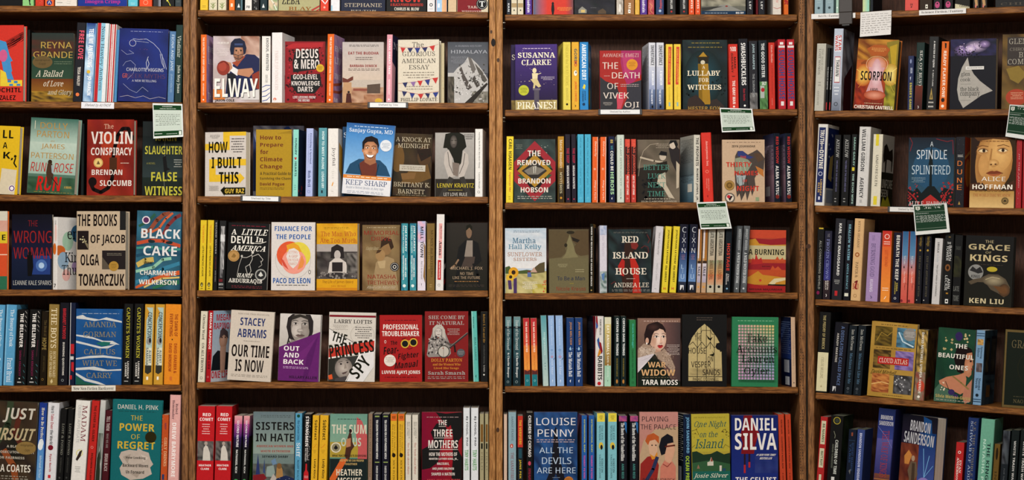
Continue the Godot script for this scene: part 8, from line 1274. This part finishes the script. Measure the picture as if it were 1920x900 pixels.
	S(1554, 1580, 605, "171a1f", "black spine with blue-grey capitals and a small white emblem", [["v", "A DESOLATION CALLED PEACE", 5, 88, "5a6c90", "b", 50, 76], ["v", "ARKADY MARTINE", 15, 56, "b8b4ac", "b", 20, 36], ["r", 20, 90, 46, 97, "c4c4c4"], ["p", [26, 97, 40, 91, 44, 97], "17181c"]], {"lean": 5, "hc": true})
	SS([[1582, 1597], [1599, 1614]], 610, "1b2126", ["dark slate spine with white serif name over blue title lettering beside black spine", "dark slate spine with white serif name over blue title lettering beside gold book"], [["v", "Ian McEwan", 6, 36, "b8b8b0", "s", 36, 72], ["v", "Machines Like Me", 40, 84, "5a7a94", "s", 36, 72], ["o", 46, 91, 16, 0, 6, "6a7278"], ["l", 30, 94, 60, 98, 2, "5a6268"]], {"lean": 4})
	F(1625, 1711, 606, "a8873e", "gold face-out book with six framed pictures and a red title strip", [
		["n", 0, 0, 100, 100, 4, 5, "a07e36", "b08e46"], ["l", 20, 2, 80, 5, 1, "6a5424"], ["n", 8, 6, 46, 32, 5, 11, "332a12", "7a6428"], ["k", [12, 26, 22, 14, 36, 18, 46, 12], 1.2, "a88a3c"], ["n", 56, 6, 96, 32, 5, 11, "1c3a4c", "6a9cb4"], ["k", [60, 12, 70, 24, 94, 30], 3, "bcd0d8"], ["e", 84, 14, 14, 0, "8a8884"], ["l", 74, 10, 94, 20, 4, "c8c4bc"], ["l", 12, 33.5, 90, 36, 1, "6a5424"], ["n", 8, 37, 46, 62, 5, 11, "2c2412", "8a6c34"], ["n", 56, 37, 96, 62, 5, 11, "4a3c7a", "9a84b8"], ["r", 18, 46, 86, 56, "b02c26"], ["t", "CLOUD ATLAS", 21, 48, 83, 54, "e4d4c4", "s"], ["t", "David Mitchell", 4, 64, 62, 70, "33290f", "si"], ["n", 8, 69, 46, 94, 5, 11, "7a2c1c", "c88a4c"], ["k", [8, 84, 30, 80, 46, 82], 2, "d8b070"], ["n", 56, 69, 96, 94, 8, 7, "1a1a1c", "6a6a6c"], ["d", 58, 72, 94, 92, 14, 1.6, "c8c8c8"], ["l", 34, 96, 78, 98, 1, "6a5424"]], {"lean": 3, "th": 0.022})
	S(1712, 1733, 618, "5a4c34", "richly patterned collage spine with white capitals", [["n", 0, 0, 100, 60, 4, 12, "2a2418", "c0a058"], ["n", 0, 60, 100, 100, 4, 8, "8a3c2c", "8a9480"], ["e", 60, 80, 40, 8, "b84a34"], ["v", "DAVID MITCHELL UTOPIA AVENUE", 4, 90, "e0dcd0", "b", 40, 64], ["e", 46, 95, 14, 0, "e4e0d4"]], {"lean": 2, "hc": true, "front": [["n", 0, 0, 100, 100, 6, 12, "2a1c14", "8a6c40"], ["p", [0, 70, 60, 66, 80, 90, 0, 96], "7a3020"]]})
	F(1750, 1820, 617, "1f4632", "dark green face-out book with a profiled woman and scattered flowers", [
		["n", 0, 0, 100, 100, 5, 6, "18382a", "24503a"], ["p", [46, 40, 52, 26, 70, 20, 92, 26, 98, 34, 90, 44, 80, 44, 72, 60, 58, 58], "16120f"], ["p", [80, 32, 94, 30, 97, 40, 99.5, 46, 97, 49, 97.5, 53, 96, 55, 96, 60, 90, 64, 80, 62, 76, 58, 76, 44], "b47c5c"], ["b", 87, 50, 9, 10, "c89474", "b47c5c"], ["e", 92, 42, 3, 1.4, "2c1c16"], ["k", [86, 37, 96, 36], 1.2, "1c1410"], ["p", [94, 52, 99, 51, 97, 55], "8a2c28"], ["p", [60, 62, 78, 58, 84, 66, 82, 84, 70, 88, 40, 82, 14, 78, 10, 72, 30, 66], "b87e60"], ["p", [0, 84, 12, 76, 40, 84, 60, 92, 60, 100, 0, 100], "4a6a58"], ["p", [80, 80, 99, 66, 99, 96, 84, 100, 76, 92], "b07860"], ["k", [46, 64, 70, 72, 92, 80], 4, "8a7444"], ["k", [28, 72, 40, 84, 50, 86], 1.6, "1a1614"], ["e", 46, 86, 9, 4, "3a2c5c"], ["e", 58, 91, 7, 3, "3a2c5c"], ["e", 56, 10, 10, 6, "33265a"], ["k", [46, 8, 66, 12], 3, "33265a"], ["d", 16, 10, 44, 30, 10, 3, "b8a878"], ["d", 70, 6, 90, 18, 6, 3, "c8b888"], ["d", 14, 74, 36, 84, 6, 2, "d8c8b0"], ["t", "THE", 46, 20, 80, 26, "dcd8cc", "b"], ["t", "BEAUTIFUL", 4, 34, 99, 40, "dcd8cc", "b"], ["t", "ONES", 36, 49, 86, 55, "dcd8cc", "b"], ["t", "Silvia Moreno-Garcia", 4, 90, 99, 94.5, "b4a468", "b"], ["l", 6, 96, 96, 98.5, 1, "a8a494"]], {"lean": 3})
	S(1823, 1839.5, 619, "7a9cb8", "pale blue spine with blackletter words and small picture tiles", [["r", 0, 4, 100, 5, "22405a"], ["r", 0, 7, 100, 8, "22405a"], ["n", 14, 12, 90, 20, 3, 3, "8a6a34", "d0a868"], ["v", "Spinning", 22, 38, "1c2c3c", "S", 54, 84], ["v", "Silver", 24, 36, "1c2c3c", "S", 18, 48], ["n", 14, 44, 90, 56, 3, 3, "2c2830", "8a7a78"], ["v", "Naomi", 64, 80, "1c2c3c", "S", 54, 84], ["v", "Novik", 64, 78, "1c2c3c", "S", 18, 48], ["e", 46, 87, 20, 0, "1c2430"], ["r", 0, 92, 100, 93, "22405a"], ["r", 0, 95, 100, 96, "22405a"]], {"lean": 1, "turn": 5, "deep": 0.128, "front": [["n", 0, 0, 100, 100, 6, 9, "1c2c38", "3f5866"], ["r", 12, 10, 46, 60, "16202a"], ["n", 16, 14, 42, 56, 4, 7, "1c2420", "5a5444"], ["r", 54, 8, 96, 60, "141c24"], ["n", 58, 12, 92, 56, 4, 7, "1a1c1c", "4a4a42"], ["t", "Naomi Novik", 24, 66, 92, 71, "1c242c", "S"], ["r", 32, 74, 62, 90, "6a5024"], ["t", "Silver", 64, 78, 94, 88, "16202a", "S"]]})
	F(1877, 1965, 620, "14241c", "dark green face-out book with a tarnished gold frame border", [["r", 0, 0, 100, 100, "6a5a34"], ["r", 4, 3, 96, 97, "132019"], ["t", "GRAD", 15, 13, 60, 23, "6a6046", "s"], ["b", 52, 46, 9, 7, "6a5424", "3a3018"], ["o", 56, 48, 26, 20, 1, "2a2c1c"], ["l", 24, 84, 80, 87, 1, "4a4834"], ["t", "NAOM", 24, 89, 56, 93.5, "6a6046", "s"]], {"hc": true, "d": 0.012})

	on(3, 5)
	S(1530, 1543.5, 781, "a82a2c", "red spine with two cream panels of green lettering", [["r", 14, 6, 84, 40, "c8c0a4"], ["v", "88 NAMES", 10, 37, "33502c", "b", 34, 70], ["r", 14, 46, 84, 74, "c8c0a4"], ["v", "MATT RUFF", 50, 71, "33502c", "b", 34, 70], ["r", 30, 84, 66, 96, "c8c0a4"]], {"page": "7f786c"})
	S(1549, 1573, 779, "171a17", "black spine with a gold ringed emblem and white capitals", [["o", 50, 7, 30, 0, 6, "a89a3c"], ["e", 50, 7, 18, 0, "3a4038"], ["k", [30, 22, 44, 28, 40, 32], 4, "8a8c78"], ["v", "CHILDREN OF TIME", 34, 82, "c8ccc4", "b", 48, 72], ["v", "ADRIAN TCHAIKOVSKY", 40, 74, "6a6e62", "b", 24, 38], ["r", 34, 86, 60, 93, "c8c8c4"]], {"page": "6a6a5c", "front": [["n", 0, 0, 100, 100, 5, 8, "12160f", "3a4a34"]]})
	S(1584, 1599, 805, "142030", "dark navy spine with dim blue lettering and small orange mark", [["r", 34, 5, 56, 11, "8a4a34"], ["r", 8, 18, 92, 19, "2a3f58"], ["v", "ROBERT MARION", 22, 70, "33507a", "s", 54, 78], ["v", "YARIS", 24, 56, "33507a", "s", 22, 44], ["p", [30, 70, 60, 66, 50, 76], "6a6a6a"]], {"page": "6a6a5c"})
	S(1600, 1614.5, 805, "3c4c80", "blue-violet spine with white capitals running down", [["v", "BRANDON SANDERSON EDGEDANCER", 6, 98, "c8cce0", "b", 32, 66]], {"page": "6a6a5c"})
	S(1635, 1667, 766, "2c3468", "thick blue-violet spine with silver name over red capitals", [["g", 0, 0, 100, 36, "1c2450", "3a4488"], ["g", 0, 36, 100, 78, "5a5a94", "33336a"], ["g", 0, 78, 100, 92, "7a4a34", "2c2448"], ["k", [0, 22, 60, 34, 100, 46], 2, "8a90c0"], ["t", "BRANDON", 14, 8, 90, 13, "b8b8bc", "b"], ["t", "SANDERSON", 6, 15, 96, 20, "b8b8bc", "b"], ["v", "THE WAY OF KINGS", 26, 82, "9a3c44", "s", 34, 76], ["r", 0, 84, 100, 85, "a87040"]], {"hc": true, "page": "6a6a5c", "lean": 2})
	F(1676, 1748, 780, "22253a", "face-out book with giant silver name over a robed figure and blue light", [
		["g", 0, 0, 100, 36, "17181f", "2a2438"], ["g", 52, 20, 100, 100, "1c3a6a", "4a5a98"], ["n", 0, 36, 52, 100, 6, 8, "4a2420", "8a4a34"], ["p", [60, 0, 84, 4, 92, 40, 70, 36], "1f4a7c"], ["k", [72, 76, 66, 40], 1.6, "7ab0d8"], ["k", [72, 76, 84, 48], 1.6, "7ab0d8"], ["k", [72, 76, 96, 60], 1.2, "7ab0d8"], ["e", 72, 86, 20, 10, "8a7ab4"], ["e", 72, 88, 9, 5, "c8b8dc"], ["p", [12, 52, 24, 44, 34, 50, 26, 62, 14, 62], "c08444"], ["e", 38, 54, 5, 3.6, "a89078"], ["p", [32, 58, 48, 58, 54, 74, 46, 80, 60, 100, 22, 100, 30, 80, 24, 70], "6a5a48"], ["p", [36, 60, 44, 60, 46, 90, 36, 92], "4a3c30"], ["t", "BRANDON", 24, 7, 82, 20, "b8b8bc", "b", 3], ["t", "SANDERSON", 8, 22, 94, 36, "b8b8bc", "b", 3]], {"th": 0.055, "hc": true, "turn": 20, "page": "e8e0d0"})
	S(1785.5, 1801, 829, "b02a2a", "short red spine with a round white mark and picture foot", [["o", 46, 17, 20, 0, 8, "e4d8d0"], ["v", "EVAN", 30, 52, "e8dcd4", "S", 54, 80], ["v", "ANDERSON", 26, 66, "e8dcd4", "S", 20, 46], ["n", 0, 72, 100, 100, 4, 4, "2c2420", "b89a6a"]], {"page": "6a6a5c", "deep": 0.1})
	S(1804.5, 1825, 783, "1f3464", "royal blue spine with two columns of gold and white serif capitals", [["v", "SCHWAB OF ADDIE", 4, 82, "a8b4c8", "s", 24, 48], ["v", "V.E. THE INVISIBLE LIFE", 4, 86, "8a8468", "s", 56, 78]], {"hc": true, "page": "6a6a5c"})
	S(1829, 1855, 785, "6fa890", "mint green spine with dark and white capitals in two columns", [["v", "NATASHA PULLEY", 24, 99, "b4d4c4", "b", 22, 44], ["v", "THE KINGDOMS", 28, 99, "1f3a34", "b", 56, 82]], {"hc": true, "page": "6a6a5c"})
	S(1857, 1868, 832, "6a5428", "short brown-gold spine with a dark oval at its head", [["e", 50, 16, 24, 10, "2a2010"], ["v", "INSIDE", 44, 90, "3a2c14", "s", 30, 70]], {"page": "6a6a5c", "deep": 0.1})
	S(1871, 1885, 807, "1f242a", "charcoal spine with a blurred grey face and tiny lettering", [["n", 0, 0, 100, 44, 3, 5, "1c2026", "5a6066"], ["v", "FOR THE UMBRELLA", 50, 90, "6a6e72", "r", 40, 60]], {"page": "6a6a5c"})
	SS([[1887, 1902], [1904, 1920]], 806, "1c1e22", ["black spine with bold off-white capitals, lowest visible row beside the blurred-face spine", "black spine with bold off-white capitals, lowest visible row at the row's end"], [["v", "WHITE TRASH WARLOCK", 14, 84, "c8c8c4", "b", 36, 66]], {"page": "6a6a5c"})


# a sheet of paper between four corner pixels, hanging just in front of the shelf edge, its foot curling forward
# the height of the shelf that lies nearest to a hanging sheet's top
func shelf_at(B: Dictionary, x: float) -> float:
	return shelf_y(B, B.hang, x)


func sheet(b: int, called: String, label: String, category: String, q: Array, bend: float, col: String, items: Array, fold := 0.0, gap := 0.0065) -> void:
	var B: Dictionary = bays[b]
	var p := []
	for i in 4:
		p.append(hit(B, q[i * 2], q[i * 2 + 1], -gap))
	var base: Vector3 = (p[2] + p[3]) * 0.5
	B.hang = 0
	for r in 6:
		if absf(shelf_y(B, r, p[0].x) - p[0].y) < absf(shelf_y(B, B.hang, p[0].x) - p[0].y):
			B.hang = r
	var t := thing(called, label, category)
	t.transform = B.at * Transform3D(Basis(), base)
	var C := {"o": p[0] - base, "u": p[1] - p[0], "v": p[3] - p[0], "w": p[2] - p[1] - p[3] + p[0], "n": Vector3.BACK, "bend": bend}
	var st := begin()
	var c := lin(Color(col))
	for side in [0.0, -0.0006]:
		for i in 8:
			var v0 := i / 8.0
			var v1 := (i + 1) / 8.0
			var P := func(u: float, v: float) -> Vector3: return C.o + C.u * u + C.v * v + C.w * (u * v) + C.n * (bend * v * v + side)
			quad(st, P.call(0.0, v0), P.call(1.0, v0), P.call(1.0, v1), P.call(0.0, v1), c, Vector3.BACK if side == 0.0 else Vector3.FORWARD)
	if fold > 0.0:
		# the top of the sheet is folded back over the shelf
		var a: Vector3 = C.o
		var e: Vector3 = C.o + C.u
		var f := a + Vector3(0.002, 0, -fold)
		var g := e + Vector3(0.003, 0, -fold)
		f.y = maxf(a.y, shelf_at(B, a.x + base.x) - base.y + 0.0006)
		g.y = maxf(e.y, shelf_at(B, e.x + base.x) - base.y + 0.0006)
		a.y = maxf(a.y, f.y)
		e.y = maxf(e.y, g.y)
		quad(st, a, e, g, f, c, Vector3.UP)
		quad(st, C.o, C.o + C.u, e, a, c, Vector3.BACK)
	var paper_part := part("paper", st.commit(), paper, t)
	var art := begin()
	var let := begin()
	var made := draw(items, C, art, let)
	if made.x:
		part("printed_band", art.commit(), paper, paper_part)
	if made.y:
		part("lettering", let.commit(), paper, paper_part)


func tag(b: int, label: String, x0: float, y0: float, x1: float, y1: float, y2: float, words_: String, col: String, frame: bool, fk := "r", a := 16.0, e := 84.0) -> void:
	var B: Dictionary = bays[b]
	var p := hit(B, x0, y0, -0.0045)
	var r := hit(B, x1, y2, -0.0045)
	var q := hit(B, x0, y1, -0.0045)
	var t := thing("shelf_label", label, "label")
	var wide := (r - p).length()
	var tall := p.y - q.y
	t.transform = B.at * Transform3D(Basis(Vector3.BACK, atan2(r.y - p.y, r.x - p.x)), (p + r) * 0.5 + Vector3(0, -tall, 0))
	if frame:
		part("holder", board(Vector3(wide + 0.014, tall + 0.004, 0.0035), 0, 0.0006), M.black, t, Transform3D(Basis(), Vector3(0, tall / 2, -0.0005)))
	var st := begin()
	st.append_from(board(Vector3(wide, tall, 0.0012), 0, 0.0002), 0, Transform3D(Basis(), Vector3(0, tall / 2, 0.0015)))
	var card := part("card", st.commit(), plain(Color(col), 0.75), t)
	var let := begin()
	var art := begin()
	draw([["t", words_, a, 24, e, 80, "4a463f", fk]], {"o": Vector3(-wide / 2, tall, 0.0021), "u": Vector3(wide, 0, 0), "v": Vector3(0, -tall, 0), "w": Vector3.ZERO, "n": Vector3.BACK, "bend": 0.0}, art, let)
	part("lettering", let.commit(), paper, card)


func review(n: int) -> Array:
	return [["r", 3, 5, 96, 19, "1f4428"], ["l", 32, 7, 66, 11.5, 1, "e8ece4"], ["l", 24, 13, 78, 17, 1, "d8e0d4"], ["r", 3, 19, 96, 80, "c4cfc4"], ["l", 9, 30, 90, 68, n, "7a847a"], ["r", 3, 80, 96, 94, "1f4428"], ["l", 5, 85, 30, 90, 1, "e4e8e0"], ["l", 44, 87, 80, 91, 1, "c8d4c8"], ["r", 86, 82, 94, 93, "dce4d8"]]


func cards() -> void:
	sheet(0, "review_card", "white review card with green bands hanging over the near-black thriller", "card", [286, 193.5, 342, 195, 344, 256.5, 288, 260], 0.004, "dce0dc", review(7))
	sheet(2, "review_card", "white review card hanging below the red-spined thrillers", "card", [1349.5, 202, 1410.5, 204, 1415, 246.5, 1353, 248.5], 0.010, "e0e2de", review(6), 0.0095)
	sheet(2, "review_card", "slanting white review card hanging under the scarlet spine", "card", [1306, 379.5, 1361.5, 377.5, 1371.5, 428.5, 1313.5, 430], 0.008, "dfe2de", review(6), 0.0095)
	var green := [["r", 3, 3, 92, 88, "24412f"], ["p", [7, 6, 20, 6, 20, 16, 13.5, 19, 7, 16], "c8ccc0"], ["k", [13.5, 8, 13.5, 16], 2, "4a3a30"], ["l", 30, 3.5, 84, 8, 1, "d8dcd4"], ["d", 32, 10, 82, 15, 16, 1.6, "d0d6cc"], ["r", 4, 24, 92, 25, "8a9a8a"], ["l", 6, 28, 44, 32, 1, "c8d0c8"], ["l", 6, 36, 92, 66, 8, "c0c8c0"], ["r", 4, 80, 92, 81, "8a9a8a"]]
	sheet(3, "review_card", "dark green review card with white border hanging beneath the thorn tower book", "card", [1711.5, 384.5, 1775, 381, 1782, 435.5, 1717.5, 441], 0.006, "d8dad6", green)
	sheet(3, "review_card", "dark green card clipped beneath the fantasy book with orange burst", "card", [1893, 196, 1945, 199, 1938, 264, 1886, 256], 0.008, "d8dad6", green)
	sheet(3, "handwritten_note", "square white note filled with grey handwriting, folded over the shelf edge", "note", [1613.5, 23.5, 1671.5, 19, 1671, 65, 1613, 69.5], 0.006, "dcdad6", handwriting(), 0.0095)
	tag(0, "white strip lettered in ink under the red-striped spine", 152.5, 191.5, 214, 203, 192.5, "Shelved by AUTHOR", "d8d8dc", false, "ri", 8, 92)
	tag(0, "cream printed strip under the blue torn-paper book", 134.5, 723, 217, 733.5, 722.5, "New Non-Fiction Hardcover", "d2cdbf", false, "S", 4, 96)
	tag(1, "black-framed shelf label under the pink spine", 693.5, 192.5, 761, 201, 193, "Shelved by Title", "d6d6d4", true, "r", 24, 78)
	tag(1, "black-framed shelf label under the mustard book", 455, 367.5, 522, 376, 369, "Shelved by Title", "d6d6d4", true, "r", 24, 78)
	tag(2, "framed white shelf label under the magenta silhouette book", 1126, 205.8, 1199.5, 214, 205.6, "Shelved by Author", "d6d6d4", true, "r", 24, 76)
	tag(3, "white strip lettered SCI FI / FANTASY crossed by a black clamp", 1521.5, 26.5, 1604, 36, 24, "Sci Fi / Fantasy", "d6d4d0", false, "S", 16, 66)
	tag(3, "long white strip printed SCIENCE FICTION / FANTASY under the pink badge spines", 1723.5, 19.5, 1811.5, 29, 15.5, "Science Fiction / Fantasy", "d6d4d0", false, "S", 5, 94)
	tag(3, "white shelf label partly behind the dark green card", 1668.5, 388, 1716, 396.5, 389, "Shelved by Title", "cfcdc8", true, "r", 34, 96)
	shelf_clamp()


func handwriting() -> Array:
	var out := []
	for i in 9:
		var y := 12.0 + i * 9.2
		var x := 5.0
		while x < (92.0 if i < 8 else 58.0):
			var n := rng.randi_range(3, 7)
			var pts := []
			for k in n * 2:
				pts.append(x + k * 1.15)
				pts.append(y + (rng.randf_range(-2.6, -0.4) if k % 2 else rng.randf_range(0.0, 1.0)))
			out.append(["k", pts, 0.5, "5a5753"])
			x += n * 2.3 + 3.0
	return out


func shelf_clamp() -> void:
	# a dark metal book clip gripping the shelf edge
	var B: Dictionary = bays[3]
	var p := hit(B, 1573.5, 23.0, -0.012)
	var r := hit(B, 1598.0, 44.5, -0.012)
	var top := hit(B, 1585.0, -30.0, -0.012)
	var wide := r.x - p.x
	var t := thing("shelf_clamp", "dark brown clamp gripping the shelf edge over the sci fi strip", "clamp")
	t.transform = B.at * Transform3D(Basis(), Vector3((p.x + r.x) / 2, r.y, 0.0))
	var up := top.y - p.y
	var low := p.y - r.y
	part("upright_plate", board(Vector3(wide, up, 0.006), 1, 0.001), M.clamp, t, Transform3D(Basis(), Vector3(0, low + up / 2, 0.010)))
	part("jaw", board(Vector3(wide * 1.02, low, 0.010), 1, 0.0015), M.clamp, t, Transform3D(Basis(), Vector3(0, low / 2 - 0.0005, 0.010)))
	part("screw_pad", board(Vector3(wide * 0.6, 0.005, 0.03), 0, 0.001), M.black, t, Transform3D(Basis(), Vector3(0, -0.0025, -0.002)))
